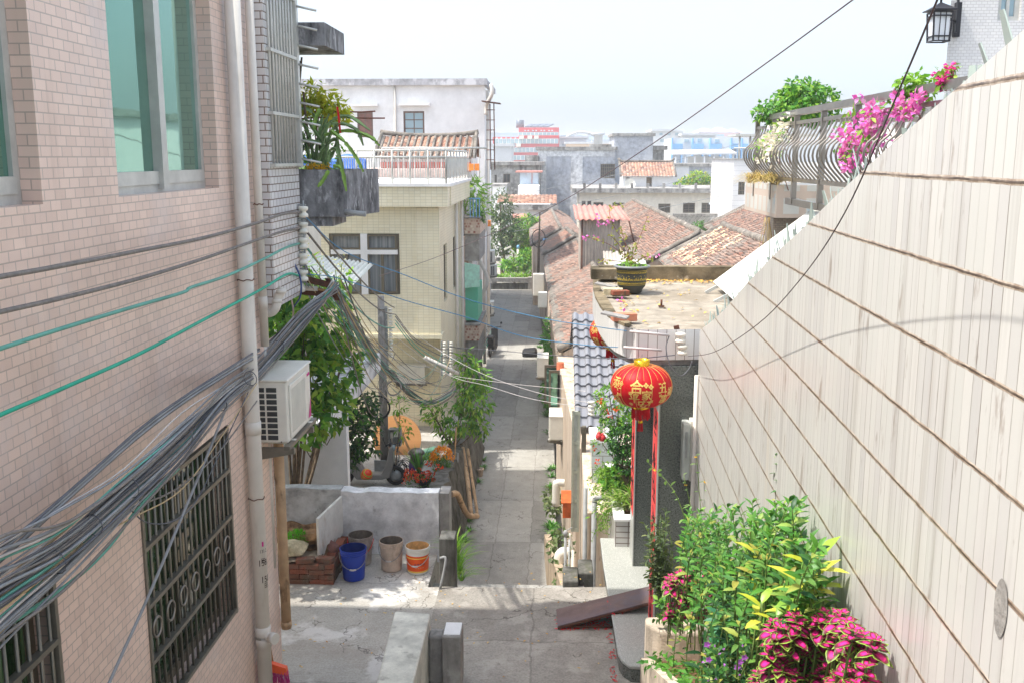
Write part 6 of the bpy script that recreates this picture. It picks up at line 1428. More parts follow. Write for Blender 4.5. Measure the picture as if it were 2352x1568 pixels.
# far houses between: blue crate, planter, pole by the roofs
b = MB(); c = at(1262, 556, Y=52); b.box(c.x-.35, c.x+.35, 51.9, 52.3, c.z-.2, c.z+.15); tag(bevel(b.build("crate", M_bag["sky"], loc=c), .03), "small bright blue crate beside the far tiled roofs", "crate")
up_ = thing("utility_pole", "thin dark pole with a cable coil standing by the far tiled roofs", "utility pole", at(1236, 640, Y=48)); b = MB(); b.tube([at(1236, 640, Y=48), at(1240, 488, Y=48)], .07, 7, r2=.03); b.build("pole", M_bark, up_); b = MB(); c = at(1237, 548, Y=47.9)
for k in range(3): b.tube([c+V((.32*math.cos(a*PI/10), .02*k, .42*math.sin(a*PI/10))) for a in range(21)], .02, 5, cap=False)
b.build("cable_coil", M_black, up_)
# ---------------------------------------------------------------- alley front wall of the long house: openings, boxes, air conditioners
GR = "fittings on the old right hand alley wall"
def on_r(px, py, X): return at(px, py, X=X)
GAr = "air conditioners on the right hand alley wall"
for px, py, Y, lab in ((1246, 868, 26.5, "white air conditioner behind the open green window on the alley wall"), (1274, 1013, 21, "white air conditioner with a rusty bracket above the alley's right edge")):
    c = copy_tree(ac, label=lab, group=GAr)
    for o in list(c.children):
        if o.name.startswith(("logo", "sticker")): bpy.data.objects.remove(o)
    p = at(px-12, py, Y=Y); c.location = p; c.location.x += .3; c.location.y += .0; c.rotation_euler.z = PI; c.location.y += .78
for k, (px, py, w_, h_) in enumerate(((1237, 655, .45, .9), (1246, 690, .3, .5))):
    p = at(px, py, Y=40-8*k); b = MB(); b.box(p.x-w_*.5, p.x+w_*.5, p.y, p.y+.3, p.z-h_/2, p.z+h_/2); tag(bevel(b.build("meter_box", M_acw, loc=p), .03), ["tall white meter box far along the right hand alley wall", "smaller white meter box on the right hand alley wall"][k], "meter box")
gw = thing("open_window", "open green glazed window sash swung out over the alley", "window", at(1268, 940, Y=23.5))
for k, (x0_, y0_, x1_, y1_, Y) in enumerate(((1250, 838, 1283, 926, 22.8), (1260, 850, 1286, 943, 21.9))):
    a, c = at(x0_, y1_, Y=Y), at(x1_, y0_, Y=Y)
    f = MB(); f.box(a.x, c.x, Y, Y+.04, a.z, a.z+.06); f.box(a.x, c.x, Y, Y+.04, c.z-.06, c.z); f.box(a.x, a.x+.05, Y, Y+.04, a.z+.06, c.z-.06); f.box(c.x-.05, c.x, Y, Y+.04, a.z+.06, c.z-.06); fo = f.build("sash", M_alud, gw)
    g = MB(); g.box(a.x+.04, c.x-.04, Y+.012, Y+.022, a.z+.05, c.z-.05); g.build("pane", M_ggreen, fo)
b = MB(); a = at(1287, 832, Y=22.6); b.tube([a, V((a.x, 22.6, at(1284, 930, Y=22.6).z))], .085, 12); zc = at(1286, 880, Y=22.6).z; b.lathe((a.x, 22.6, zc), [(.095, -.05), (.12, .04), (.1, .06)], 12); tag(b.build("clay_pipe", mat("red clay pipe", (176, 96, 66), rough=.8, var=.12), loc=(a.x, 22.6, zc)), "red brown clay stack pipe on the old alley wall", "pipe")
b = MB(); a = at(1296, 888, Y=22); b.box(a.x-.15, a.x+.1, 21.9, 22.4, a.z-.3, a.z+.3); tag(b.build("concrete_bracket", M_greyc, loc=a), "concrete bracket block jutting from the old alley wall", "bracket")
# ---------------------------------------------------------------- house with grey glazed tiles
XG = .42
rG, eG = V((0, 19.3, at(1322, 722, Y=19.3).z)), V((0, 16.0, at(1345, 985, Y=16.0).z))
gh = thing("glazed_roof_house", "old streaked house with a grey glazed tile roof behind the red lantern", "house", (1.5, 18, -3))
b = MB(); b.prism([V((XG+.05, y, z)) for y, z in ((13.4, -3), (22.6, -3), (22.6, eG.z-.1), (19.3, rG.z-.1), (16.1, eG.z-.06), (13.4, eG.z-.5))], (3.4, 0, 0)); b.box(XG-.02, XG+.05, 15.9, 16.5, -3, eG.z-.3); b.prism([V((.1, 24.1, -3)), V((XG-.0, 16.2, -3)), V((.7, 16.2, -3)), V((.7, 24.1, -3))], (0, 0, 3.2))
b.build("wall", M_lwall, gh)
wf = lambda f: (max(0, math.sin(PI*min(1, f/.55)))**.8 if f < .55 else 0)
b = MB(); tile_slope(b, (XG-.05, 19.3, rG.z), (4, 19.3, rG.z), (4, 16.0, eG.z), (XG-.05, 16.0, eG.z), .2, .3, .05, .038, sub=8, wavef=wf); tile_slope(b, (XG-.05, 19.3, rG.z), (4, 19.3, rG.z), (4, 22.8, eG.z), (XG-.05, 22.8, eG.z), .2, .3, .05, .038, sub=8, wavef=wf); b.build("roof", M_glaze, gh)
# shutters and window on its alley side
sh0, sh1 = at(1326, 960, Y=16.4), at(1311, 1232, Y=16.4)
f = MB(); g = MB(); X_ = .18; y0_ = 15.6
a, c = at(1311, 1215, Y=15.6), at(1330, 948, Y=15.6)
f_x0, f_x1 = a.x, at(1331, 1100, Y=15.6).x
wd = thing("window_shutter", "weathered pale wooden window shutter with four panes hanging open over the alley", "shutter", V(((f_x0+f_x1)/2, 15.6, a.z)))
H_ = c.z-a.z
for z in (0, .25, .5, .75, 1): f.box(f_x0, f_x1, 15.58, 15.63, a.z+H_*z-.03, a.z+H_*z+.03)
f.box(f_x0-.0, f_x0+.035, 15.575, 15.635, a.z-.03, c.z+.03); f.box(f_x1-.04, f_x1, 15.575, 15.635, a.z-.03, c.z+.03)
fo = f.build("frame", mat("weathered pale wood", (166, 170, 156), rough=.85, var=.12, stains=[((140, 96, 70), 4, .6, .7, .6, (2, 2, .6))]), wd)
for k in range(4): g = MB(); g.box(f_x0+.03, f_x1-.035, 15.6, 15.61, a.z+H_*k/4+.03, a.z+H_*(k+1)/4-.03); g.build("pane", mat("milky pane", (196, 200, 192), rough=.4, var=.08) if k == 0 else bpy.data.materials["milky pane"], fo)
b = MB(); b.box(f_x1+.02, f_x1+.09, 15.3, 15.4, at(1337, 1300, Y=15.3).z, at(1337, 980, Y=15.3).z); tag(b.build("timber_post", mat("dark old timber", (96, 90, 78), rough=.9, var=.2), loc=(f_x1+.05, 15.35, a.z)), "dark old timber post beside the open wooden shutter", "post")
# letter box, pipes and taps along the lower wall
p = at(1304, 1160, Y=17.2); mb_ = thing("letter_box", "rusty orange letter box on the old alley wall", "letter box", p); b = MB(); b.box(p.x-.09, p.x+.1, 17.1, 17.35, p.z-.2, p.z+.08); b.prism([V((p.x-.12, 17.06, p.z+.081)), V((p.x+.12, 17.06, p.z+.081)), V((p.x+.12, 17.4, p.z+.2)), V((p.x-.12, 17.4, p.z+.2))], (0, 0, .02)); b.build("box", mat("orange rust", (190, 92, 40), rough=.6, var=.2, vs=6), mb_)
b = MB(); b.tube(smooth([at(1297, 1108, Y=19), at(1280, 1108, Y=19), at(1277, 1118, Y=19), at(1277, 1160, Y=19)], 5), .075, 12); tag(b.build("drain_elbow", M_acw, loc=at(1280, 1110, Y=19)), "white drain elbow bending out of the old wall above the alley", "pipe")
b = MB(); b.tube(smooth([at(1310, 1268, Y=14.5), at(1292, 1268, Y=14.5), at(1285, 1278, Y=14.5), at(1285, 1290, Y=14.5)], 5), .085, 12); tag(b.build("drain_elbow", M_acw, loc=at(1290, 1275, Y=14.5)), "fat cream drain elbow in the gully beside the landing", "pipe")
for k, (x0_, ytop, ybot, Y, rr_, m_) in enumerate(((1299, 1230, 1345, 14.2, .022, M_pipeg), (1308, 1238, 1345, 14, .016, M_galv), (1316, 1262, 1345, 13.8, .02, M_acw), (1345, 1120, 1345, 13.2, .03, M_pipeg), (1365, 1152, 1345, 12.9, .035, M_pipeg))):
    q0, q1 = at(x0_, ytop, Y=Y), at(x0_+1, ybot, Y=Y); b = MB(); b.tube([q0, V((q0.x, q0.y, -3))], rr_, 8)
    if k == 0: b.lathe(q0, [(.03, 0), (.045, .05), (.02, .09)], 8, m=0); b.bar(q0+V((0, 0, .08)), q0+V((.1, 0, .14)), .015, .01)
    if k == 4: b.tube(smooth([q0, q0+V((.02, 0, .05)), q0+V((.12, 0, .06)), q0+V((.22, 0, .06))], 4), rr_, 8)
    if k == 2: b.tube(smooth([q0, q0+V((-.02, 0, .1)), q0+V((-.05, 0, .25))], 4), rr_*.7, 8)
    tag(b.build("pipe", m_, loc=q0), ["grey stand pipe with a blue handled tap in the gully", "thin bare steel pipe beside the tap in the gully", "white pipe with a bent top in the gully", "long grey downpipe on the pale tiled pillar", "grey downpipe elbowing from the tiled planter"][k], "pipe")
# gully parapet and concrete blocks
gpw = thing("parapet", "low sloping concrete parapet between the alley steps and the gully", "wall", (0, 15, -3))
T0, T1 = at(1250, 1226, Y=19.0), at(1289, 1345, Y=12.2)
b = MB(); n_ = 12
for k in range(n_):
    u0, u1 = k/n_, (k+1)/n_; a, c = T0.lerp(T1, u0), T0.lerp(T1, u1)
    b.prism([V((a.x, a.y, -3)), V((c.x, c.y, -3)), c, a], (.13, 0, 0))
b.build("wall", CON("brown streaked parapet", (176, 158, 136), stains=[((104, 92, 80), 2, .5, .66, .75, (3, 3, .4)), ((210, 200, 186), 3, .58, .7, .5, None)]), gpw)
for k, (x0_, x1_, yt_, yb_) in enumerate(((1293, 1328, 1322, 1352), (1328, 1362, 1304, 1352))):
    Y = 11.5+.3*k; a, c = at(x0_, yt_, Y=Y), at(x1_, yt_, Y=Y); b = MB(); b.box(a.x, c.x, Y-.15, Y+.3, -3, a.z); tag(bevel(b.build("concrete_block", M_mossc, loc=(a.x, Y, -3)), .015), ["squat mossy concrete pier at the landing's edge, left of two", "taller concrete pier at the landing's edge, right of two"][k], "pier", "concrete piers at the landing's edge")
b = MB(); r = random.Random(14); crown(b, [(at(1285, 1250, Y=14.8), (.2, .3, .28)), (at(1290, 1320, Y=13.6), (.12, .2, .2)), (at(1270, 1150, Y=20), (.2, .5, .3))], 420, .1, .06, r); tag(b.build("gully_plants", L_olive, loc=at(1285, 1280, Y=14)), "dusty leaved plants growing in the gully below the parapet", "plants", kind="stuff")
b = MB()
for k in range(30):
    y = 20+r.uniform(0, 26); x_ = .06-.033*(y-24)*(y > 24)+r.uniform(-.12, .02); blades(b, (x_, y, -3), 22, .25, .03, r, 1.1, droop=.8)
tag(b.build("weeds", L_mid, loc=(0, 26, -3)), "green weeds along the right hand edge of the alley", "weeds", kind="stuff")
b = MB(); crown(b, [((-.1-.02*k+r.uniform(-.05, .05), 31+k*1.6, -2.2+r.uniform(-.4, .3)), (.16, .9, .6)) for k in range(6)], 900, .2, .09, r); tag(b.build("ivy", [L_lime, L_mid][1], loc=(-.1, 35, -3)), "green climbing plants covering the far right hand alley wall", "climbing plants", kind="stuff")
c = at(1217, 810, Y=40); b = MB(); b.obox(c, V((.3, 0, .03)), V((0, .35, 0)), V((-.02, 0, .16))); b.build("basin", M_black, loc=c, label="dark upturned basin lying at the alley's right edge", cat="basin").modifiers.new("bv", "BEVEL").width = .08
# ================================================================ porch
zc_ = 3.4
OUT = [at(x, y, Z=zc_) for x, y in ((1607, 756), (1520, 757), (1462, 757), (1438, 751), (1414, 741), (1395, 727), (1378, 706), (1367, 685), (1362, 664), (1362, 648), (1375, 641), (1400, 638))] 
OUT = [V((1.42, OUT[0].y, zc_))]+OUT+[V((1.3, OUT[-1].y+.1, zc_)), V((2.4, OUT[-1].y+.1, zc_)), V((2.4, OUT[0].y, zc_))]
pc = thing("porch_canopy", "flat concrete porch canopy faced with white tiles over the granite entrance", "canopy", (1.2, 10.8, 3.1))
b = MB(); th_ = .29; u = 0
for k in range(len(OUT)):
    a, c = OUT[k], OUT[(k+1) % len(OUT)]; L = (c-a).length
    z0_ = th_+.0
    b.face([a, a-V((0, 0, th_)), c-V((0, 0, th_)), c][::1], 0, [(u, .5), (u, .5-th_), (u+L, .5-th_), (u+L, .5)]); u += L
b.build("tiled_fascia", M_ftile, pc)
b = MB(); inset = []
cen = V((1.5, 11, zc_))
for p in OUT: inset.append(p+(cen-p).normalized()*.0)
b.prism([p-V((0, 0, th_+.06)) for p in [q+(cen-q)*.03 for q in OUT]][::-1], (0, 0, .1)); b.build("slab", M_dgrey, pc)
M_slab = CON("porch roof concrete", (150, 142, 129), stains=[((128, 118, 102), 1.1, .48, .64, .7, None), ((96, 88, 76), 3, .6, .72, .5, None), ((206, 200, 188), 8, .62, .7, .5, None)])
b = MB(); b.face([p-V((0, 0, .012)) for p in OUT]); b.build("floor", M_slab, pc)
b = MB(); lip = OUT[4:13]
for k in range(len(lip)-1):
    a, c = lip[k], lip[k+1]; ia, ic = a+(cen-a).normalized()*.13, c+(cen-c).normalized()*.13
    b.prism([a-V((0, 0, .004)), c-V((0, 0, .004)), ic-V((0, 0, .004)), ia-V((0, 0, .004))], (0, 0, .03+.004))
a = OUT[11]; b.box(a.x, 2.4, a.y-.04, a.y+.16, zc_-.01, zc_+.17); b.box(OUT[10].x-.02, a.x+.4, a.y-.3, a.y+.1, zc_+.03, zc_+.16); b.build("curb", CON("mossy curb", (128, 116, 94), stains=[((62, 56, 42), 2.5, .45, .64, .85, None), ((220, 212, 196), 3, .62, .7, .6, None)]), pc)
b = MB(); b.box(1.02, 1.5, 9.85, 12.4, 2.95, 3.06); b.build("ceiling", M_hwhite, pc)
b = MB(); c = at(1519, 705, Z=zc_); b.tube([c, c+V((0, 0, .08))], .012, 6); b.box(c.x-.03, c.x+.03, c.y-.03, c.y+.03, zc_, zc_+.015); b.build("bolt", M_rust, pc)
r = random.Random(17); b = MB()
for _ in range(330):
    x, y = r.uniform(.75, 2.2), OUT[11].y-.06-abs(r.gauss(0, .16))
    if r.random() < .25: x, y = .72+abs(r.gauss(0, .12)), r.uniform(9.8, 12.5)
    if r.random() < .14: x, y = r.uniform(.8, 1.7), r.uniform(9.6, 12.3)
    b.leaf((x, y, zc_+r.uniform(0, .012)), (r.uniform(-1, 1), r.uniform(-1, 1), 0), (r.uniform(-.4, .4), r.uniform(-.4, .4), 1), r.uniform(.03, .07), .03, 0)
tag(b.build("fallen_leaves", L_fall, loc=(1.3, 11, zc_)), "dry yellow leaves littering the porch canopy", "leaves", kind="stuff")
b = MB()
for px, py in ((1431, 722), (1426, 690)): puff(b, at(px, py-2, Z=zc_+.02), .025, 8, .045, r)
tag(b.build("fallen_flowers", L_pink, loc=at(1430, 720, Z=zc_)), "fallen pink flowers on the porch canopy", "flowers", kind="stuff")
for k, (px, py, w_, d_, h_, a, m_, lab) in enumerate(((1433, 734, .12, .06, .055, .15, mat("clean red brick", (196, 128, 100), rough=.9, var=.08), "red brick with a slate on the front corner of the canopy"), (1408, 676, .11, .06, .06, -.1, M_stone, "mossy brick left of the flower pot"), (1424, 678, .1, .06, .045, .2, M_btile, "second mossy brick touching the flower pot"))):
    c = at(px, py, Z=zc_+.03); b = MB(); b.obox(c+V((0, 0, h_/2)), V((w_*math.cos(a), w_*math.sin(a), 0)), V((-d_*math.sin(a), d_*math.cos(a), 0)), V((0, 0, h_/2+.01))); tag(bevel(b.build("brick", m_, loc=c), .006), lab, "brick")
for k, (px, py, Z_) in enumerate(((1413, 724, 3.52), (1392, 655, 3.5))):
    c = at(px, py, Z=Z_); b = MB(); b.obox(c, V((.12, -.03, -.02)), V((.02, .07, 0)), V((0, 0, .008))); tag(b.build("slate", M_greyc, loc=c), ["thin slate resting on the red brick", "thin slate lying on the canopy's left curb"][k], "slate")
# flower pot and bougainvillea
fp = at(1450, 672, Z=zc_); s_ = 1.0
pt = thing("flower_pot", "large black flower pot with gold good fortune lettering on the canopy", "flower pot", fp)
hp, rp, rbp = .325, .198, .125
prof = [(rbp*.85, 0), (rbp, .01), (rbp+.012, .05), (.165, .085), (.178, .2), (.183, .29), (.186, .29), (.2, .3), (.213, .31), (.213, .325), (.188, .325), (.175, .28), (.001, .275)]
b = MB(); b.lathe(fp, prof, 36); b.build("pot", mat("black pot plastic", (62, 64, 60), rough=.55, var=.08, bump=0), pt)
b = MB(); b.lathe(fp, [(.217, .309), (.219, .318), (.214, .328), (.187, .328)], 36, cap=False); b.build("rim", mat("grey pot rim", (128, 132, 132), rough=.5, bump=0), pt)
fa = math.atan2(-fp.y, -fp.x)
def onpot(a0, zc, dr=.0022):
    def f(x, y):
        z = zc+y; rr_ = .165+(.183-.165)*(z-.085)/.205; A = a0+x/.176; return fp+V((math.cos(A)*(rr_+dr), math.sin(A)*(rr_+dr), z))
    return f
b = MB()
for k in range(7): put_text(b, "福", .062, onpot(fa-.06+(k-3)*.42, .185))
o_ = "福祿壽喜財吉慶安"
for k in range(34):
    A = fa-1.7+k*.105; col_ = k % 4
    for row, zz in enumerate((.252, .125)): put_text(b, o_[(k*3+row*5) % 8], .021, onpot(A, zz))
    if abs(((A-fa+.06+.21) % .42)-.21) > .155:
        for zz in (.208, .165): put_text(b, o_[(k*5) % 8], .021, onpot(A, zz))
b.lathe(fp, [(.1815+.003, .272), (.1817+.003, .2755)], 36, cap=False); b.lathe(fp, [(.1672+.003, .104), (.1675+.003, .1075)], 36, cap=False)
b.build("gold_lettering", mat("gold pot print", (206, 178, 60), rough=.5, var=0, bump=0), pt)
b = MB(); crown(b, [(fp+V((0, 0, .32)), (.16, .16, .03))], 150, .05, .02, r); b.build("weeds", L_lime, pt)
bo = thing("bougainvillea", "sparse bougainvillea with a few pink flowers growing in the black pot", "plant", fp+V((0, 0, .28)))
b = MB(); f_ = MB(); g_ = MB(); root = fp+V((0, 0, .28))
tw_ = [(((1447, 600), (1420, 560), (1400, 540)), [(1372, 498), (1367, 545)]), (((1446, 600), (1432, 545), (1425, 520)), [(1392, 512), (1375, 515)]), (((1450, 600), (1470, 545), (1487, 500)), []), (((1452, 610), (1480, 590), (1500, 595)), [(1508, 585), (1490, 593)]), (((1440, 605), (1395, 598), (1372, 600)), []), (((1446, 600), (1440, 565), (1410, 520), (1400, 480), (1425, 470)), [(1408, 504)]), (((1450, 600), (1455, 570), (1460, 560)), []), (((1448, 598), (1425, 580), (1395, 560), (1350, 545)), [(1345, 545)])]
for L_, fl in tw_:
    P = [root]+[at(x, y, Y=12.1+r.uniform(-.15, .15)) for x, y in L_]; P = smooth(P, 5); b.tube(P, .006, 5, r2=.0025)
    for k in range(4, len(P)):
        for _ in range(3):
            if r.random() < .6: f_.leaf(P[k]+rdir(r)*.02, (rdir(r)+V((0, 0, -.3))).normalized(), rdir(r)+V((0, 0, .5)), r.uniform(.035, .065), .028, 0)
    for x, y in fl: puff(g_, at(x, y, Y=12.1), .02, 7, .038, r)
b.build("stem", M_twig, bo); f_.build("foliage", leafmat("sparse olive leaves", [(150, 156, 70), (176, 176, 90), (120, 140, 60), (190, 160, 80)], .4), bo); g_.build("flower", L_pink, bo)
# porch insulators, white tubes on the wires
pi_ = thing("insulator_rack", "rusty bracket with two cream insulators on the porch fascia", "insulator rack", CI[0])
b = MB(); a, c = at(1553, 748, Y=9.33), at(1566, 815, Y=9.33); b.bar(a, c, .03, .05, upv=(1, 0, 0)); b.build("bracket", M_rust, pi_)
for c in CI: q = MB(); c = V((c.x, 9.24, c.z)); insulator(q, c, .05, .1); q.build("insulator", M_porc, pi_)
for k, (x0_, y0_, x1_, y1_) in enumerate(((1446, 761, 1537, 770), (1432, 797, 1520, 804))):
    b = MB(); b.tube([at(x0_, y0_, Y=9.22), at(x1_, y1_, Y=9.22)], .013, 8); tag(b.build("wire_sleeve", M_wwhite, loc=at(x0_, y0_, Y=9.22)), ["upper white plastic sleeve on the blue wire in front of the porch", "lower white plastic sleeve on the blue wire in front of the porch"][k], "sleeve")
cable("dark looping wires hanging from the porch insulators to the pillar", [at(1537, 770, Y=9.22), at(1530, 800, Y=9.2), at(1540, 840, Y=9.15), at(1562, 862, Y=9.15), at(1580, 850, Y=9.18), at(1590, 828, Y=9.2)], .005, M_wdark)
# pillars, couplets, meter box
pe = thing("porch_entrance", "dark granite entrance pillars with red couplets under the porch canopy", "entrance", (1.2, 10.3, .2))
b = MB(); b.box(.98, 1.5, 11.3, 11.75, .15, 3.05); b.box(1.03, 1.5, 9.3, 9.8, .15, 3.05); b.box(1.32, 1.5, 9.8, 11.3, .15, 3.05); b.build("pillar", M_grand, pe)
M_lgr = mat("light granite edging", (176, 178, 172), rough=.4, var=.08, vs=50, bump=0)
for q in ((.968, .979, 11.295, 11.76), (1.018, 1.029, 9.295, 9.81)): b = MB(); b.box(*q, .15, 3.0); b.build("edging", M_lgr, pe)
b = MB(); b.box(.966, 1.4, 9.82, 11.28, 2.7, 3.0); b.build("lintel", mat("pale pink lintel", (214, 190, 184), rough=.6, var=.05), pe)
for (X_, ya_, yb2, zb_, zt2) in ((.964, 11.35, 11.72, at(1470, 1175, Y=11.5).z, 2.6), (1.014, 9.36, 9.76, .25, at(1531, 940, Y=9.5).z)):
    b = MB(); b.box(X_, X_+.003, ya_, yb2, zb_, zt2); cp = b.build("couplet", M_coup, pe)
    b = MB(); rg = random.Random(int(X_*1000)); n_ = 7; H_ = zt2-zb_
    for k in range(n_):
        zc = zb_+H_*(k+.5)/n_
        for _ in range(7):
            y_, z_ = (ya_+yb2)/2+rg.uniform(-.09, .09), zc+rg.uniform(-.1, .1); a = rg.choice((0, 1.5, .8, -.7)); l = rg.uniform(.05, .11)
            b.obox((X_-.002, y_, z_), (.001, 0, 0), V((0, math.cos(a), math.sin(a)))*l, V((0, -math.sin(a), math.cos(a)))*.012)
    b.build("brush_strokes", M_ink, cp)
c0, c1 = at(1566, 1095, Y=9.28), at(1594, 958, Y=9.28)
mb2 = thing("meter_box", "clear fronted electricity meter box on the granite beside the white wall", "meter box", V(((c0.x+c1.x)/2, 9.25, c0.z)))
b = MB(); b.box(c0.x+.05, c1.x, 9.15, 9.297, c0.z, c1.z); bevel(b.build("case", M_acw, mb2), .01); b = MB(); b.box(c0.x-.02, c0.x+.05, 9.12, 9.295, c0.z+.02, c1.z-.02); bevel(b.build("cover", mat("smoky clear plastic", (190, 196, 190), rough=.15, bump=0, spec=.7), mb2), .012); b = MB(); b.box(c0.x+.0, c0.x+.02, 9.1, 9.12, c0.z+.25, c1.z-.1); b.build("meter", M_galv, mb2)
b = MB(); xx = at(1600, 900, Y=9.12).x; b.tube([(xx, 9.13, 3.0), (xx, 9.13, .1)], .024, 10); b.tube(smooth([(xx-.03, 9.12, 1.05), (xx-.06, 9.1, 1.0), (xx-.06, 9.1, .9), (xx, 9.12, .8)], 5), .02, 8); tag(b.build("conduit", M_pipe, loc=(xx, 9.13, .1)), "slim white conduit down the end of the tall tiled wall", "conduit")
# lanterns
def lantern(label, c, seed, texts, rot=0):
    t = thing("red_lantern", label, "lantern", c, "red paper lanterns under the porch canopy"); Rl, Hl = .283, .19
    def prof_r(z): 
        q = max(0, 1-(z/Hl)**2)**.5; return .07+(Rl-.07)*q**.95
    b = MB(); n = 120; base = len(b.v); ZZ = [Hl*math.sin(-PI/2*.985+PI*.985*k/28) for k in range(29)]
    for z in ZZ:
        for j in range(n):
            A = 2*PI*j/n; rr_ = prof_r(z)*(1-.012*(1-abs(math.sin(A*12)))**2*0-.014*(abs(math.cos(A*12))**6)); b.v.append(c+V((math.cos(A)*rr_, math.sin(A)*rr_, z)))
    for k in range(28):
        for j in range(n): b.fi((base+k*n+j, base+k*n+(j+1) % n, base+(k+1)*n+(j+1) % n, base+(k+1)*n+j), 0, None, True)
    sh_ = b.build("shade", M_lant, t)
    b = MB()
    for j in range(12):
        A = 2*PI*(j+.5)/12+rot; P = [c+V((math.cos(A)*(prof_r(z)+.001), math.sin(A)*(prof_r(z)+.001), z)) for z in ZZ]; b.tube(P, .0022, 4, cap=False)
    for j in range(24):
        A = 2*PI*j/24+rot; P = [c+V((math.cos(A)*(prof_r(z)+.0005), math.sin(A)*(prof_r(z)+.0005), z)) for z in ZZ[19:]]; b.tube(P, .0011, 3, cap=False)
    b.build("rib", M_gold, sh_)
    b = MB(); b.lathe(c, [(.073, Hl-.012), (.074, Hl+.05), (.07, Hl+.05), (.068, Hl-.01)], 28, cap=False); b.build("gold_band", M_brass, t); b = MB(); b.lathe(c, [(.079, -Hl-.028), (.079, -Hl+.006)], 28, cap=False); b.build("gold_band", M_brass, t)
    b = MB(); rg = random.Random(seed)
    for k in range(190):
        A = rg.uniform(0, 2*PI); rr_ = .08+rg.uniform(-.006, .004); l = .1+rg.uniform(-.02, .01); p = c+V((math.cos(A)*rr_, math.sin(A)*rr_, -Hl-.02)); b.tube([p, p+V((rg.uniform(-.006, .006), rg.uniform(-.006, .006), -l))], .0026, 3, cap=False)
    for k in range(50):
        A = rg.uniform(0, 2*PI); p = c+V((math.cos(A)*.02, math.sin(A)*.02, -Hl-.155)); b.tube([p, p+V((rg.uniform(-.006, .006), 0, -.09))], .002, 3, cap=False)
    b.tube([c-V((0, 0, Hl)), c-V((0, 0, Hl+.13))], .002, 4)
    b.build("tassel", mat("red tassel", (206, 16, 36), rough=.7, var=.08, bump=0) if "red tassel" not in bpy.data.materials else bpy.data.materials["red tassel"], t)
    b = MB(); b.lathe(c, [(.012, -Hl-.125), (.022, -Hl-.15), (.024, -Hl-.165), (.02, -Hl-.165)], 14); b.build("tassel_cap", M_brass, t)
    b = MB(); b.tube([c+V((0, 0, Hl-.05)), c+V((0, 0, 3.06-c.z if 3.06 > c.z+Hl else Hl+.1))], .0025, 4); b.build("cord", M_wdark, t)
    fa_ = math.atan2(-c.y, -c.x); b = MB()
    for s_, dx, dz, size in texts:
        th = math.asin(max(-.999, min(.999, dx/ (prof_r(dz)+.001))))
        size *= 1.02; vs, fs = text_mesh(s_, size)
        # embolden: brush-like weight by drawing four slightly shifted copies
        for ox, oy in ((0, 0), (.022, .01), (-.02, .014), (.006, -.02)):
            i = len(b.v)
            for v in vs:
                z = dz+v.y+oy*size; z = max(-Hl*.97, min(Hl*.97, z)); rr_ = prof_r(z)+.0022+.0002*(ox+oy)*10; A = fa_+th+(v.x+ox*size)/max(.12, prof_r(dz)); b.v.append(c+V((math.cos(A)*rr_, math.sin(A)*rr_, z)))
            for f in fs: b.fi([k+i for k in f], 0)
    b.build("gold_lettering", M_gold, sh_); return t
q = .00047
TX = [("合", -90*q, 95*q, .125), ("家", 110*q, -60*q, .095), ("平", -130*q, -135*q, .1), ("安", 55*q, -275*q, .115), ("福", -210*q, -30*q, .032), ("福", 195*q, -195*q, .032), ("❖", 90*q, 130*q, .05), ("❖", 185*q, 100*q, .05), ("※", -185*q, -265*q, .06),
      ("五", 415*q, 60*q, .11), ("福", 545*q, -40*q, .085), ("臨", 430*q, -165*q, .09), ("門", 520*q, -250*q, .08), ("福", 365*q, -85*q, .03), ("添", -480*q, 130*q, .1), ("丁", -455*q, -45*q, .1), ("發", -430*q, -240*q, .1), ("福", -405*q, -95*q, .03), ("◈", -385*q, 120*q, .05)]
lc = at(1473, 884, Y=8.97)
lantern("front red lantern with gold characters hanging at the porch's front edge", lc, 1, TX)
lc2 = at(1409, 762, Y=11.6)
lantern("rear red lantern half hidden behind the porch canopy's corner", V((lc2.x, 11.6, lc2.z)), 2, [("恭", -.22, .06, .13), ("喜", -.1, .0, .12), ("發", -.2, -.09, .11), ("財", -.08, -.13, .11), ("福", .05, .05, .1)])
# granite step, ramp
gs = thing("granite_step", "pale granite entrance step with a rounded end under the ramp", "step", (.9, 10.5, 0))
L0, L1, L2 = at(1388, 1296, Z=.18), at(1401, 1372, Z=.18), at(1424, 1512, Z=.18)
yE = L2.y-.12
poly = [V((L0.x, 12.2, .006)), L0*1, L1*1, V((L2.x, L2.y+.1, 0)), V((L2.x+.03, L2.y-.02, 0)), V((L2.x+.1, yE, 0)), V((1.02, yE-.02, 0)), V((1.02, 9.28, 0)), V((1.34, 9.28, 0)), V((1.34, 12.2, 0))]
poly = [V((p.x, p.y, .006)) for p in poly]
b = MB(); b.prism(poly, (0, 0, .135)); b.build("riser", M_grand, gs)
b = MB(); b.prism([V((p.x-.012 if p.x < 1 else p.x, p.y-(.012 if p.y < 9 else 0), .1415)) for p in poly], (0, 0, .038)); bevel(b.build("tread", M_gran, gs), .012)
rp_ = thing("ramp", "rusty chequered steel ramp sloping up to the granite step", "ramp", at(1281, 1420, Z=.02))
R0, R1, R2, R3 = at(1278, 1400, Z=.03), at(1281, 1439, Z=.03), at(1492, 1384, Z=.3), at(1508, 1343, Z=.3)
b = MB(); b.prism([R0, R1, R2, R3], (0, 0, .012)); b.build("plate", M_ramp, rp_)
b = MB(); 
for P, Q in ((R1, R2), (R0, R3)): b.bar(P-V((0, 0, .012)), Q-V((0, 0, .012)), .02, .022)
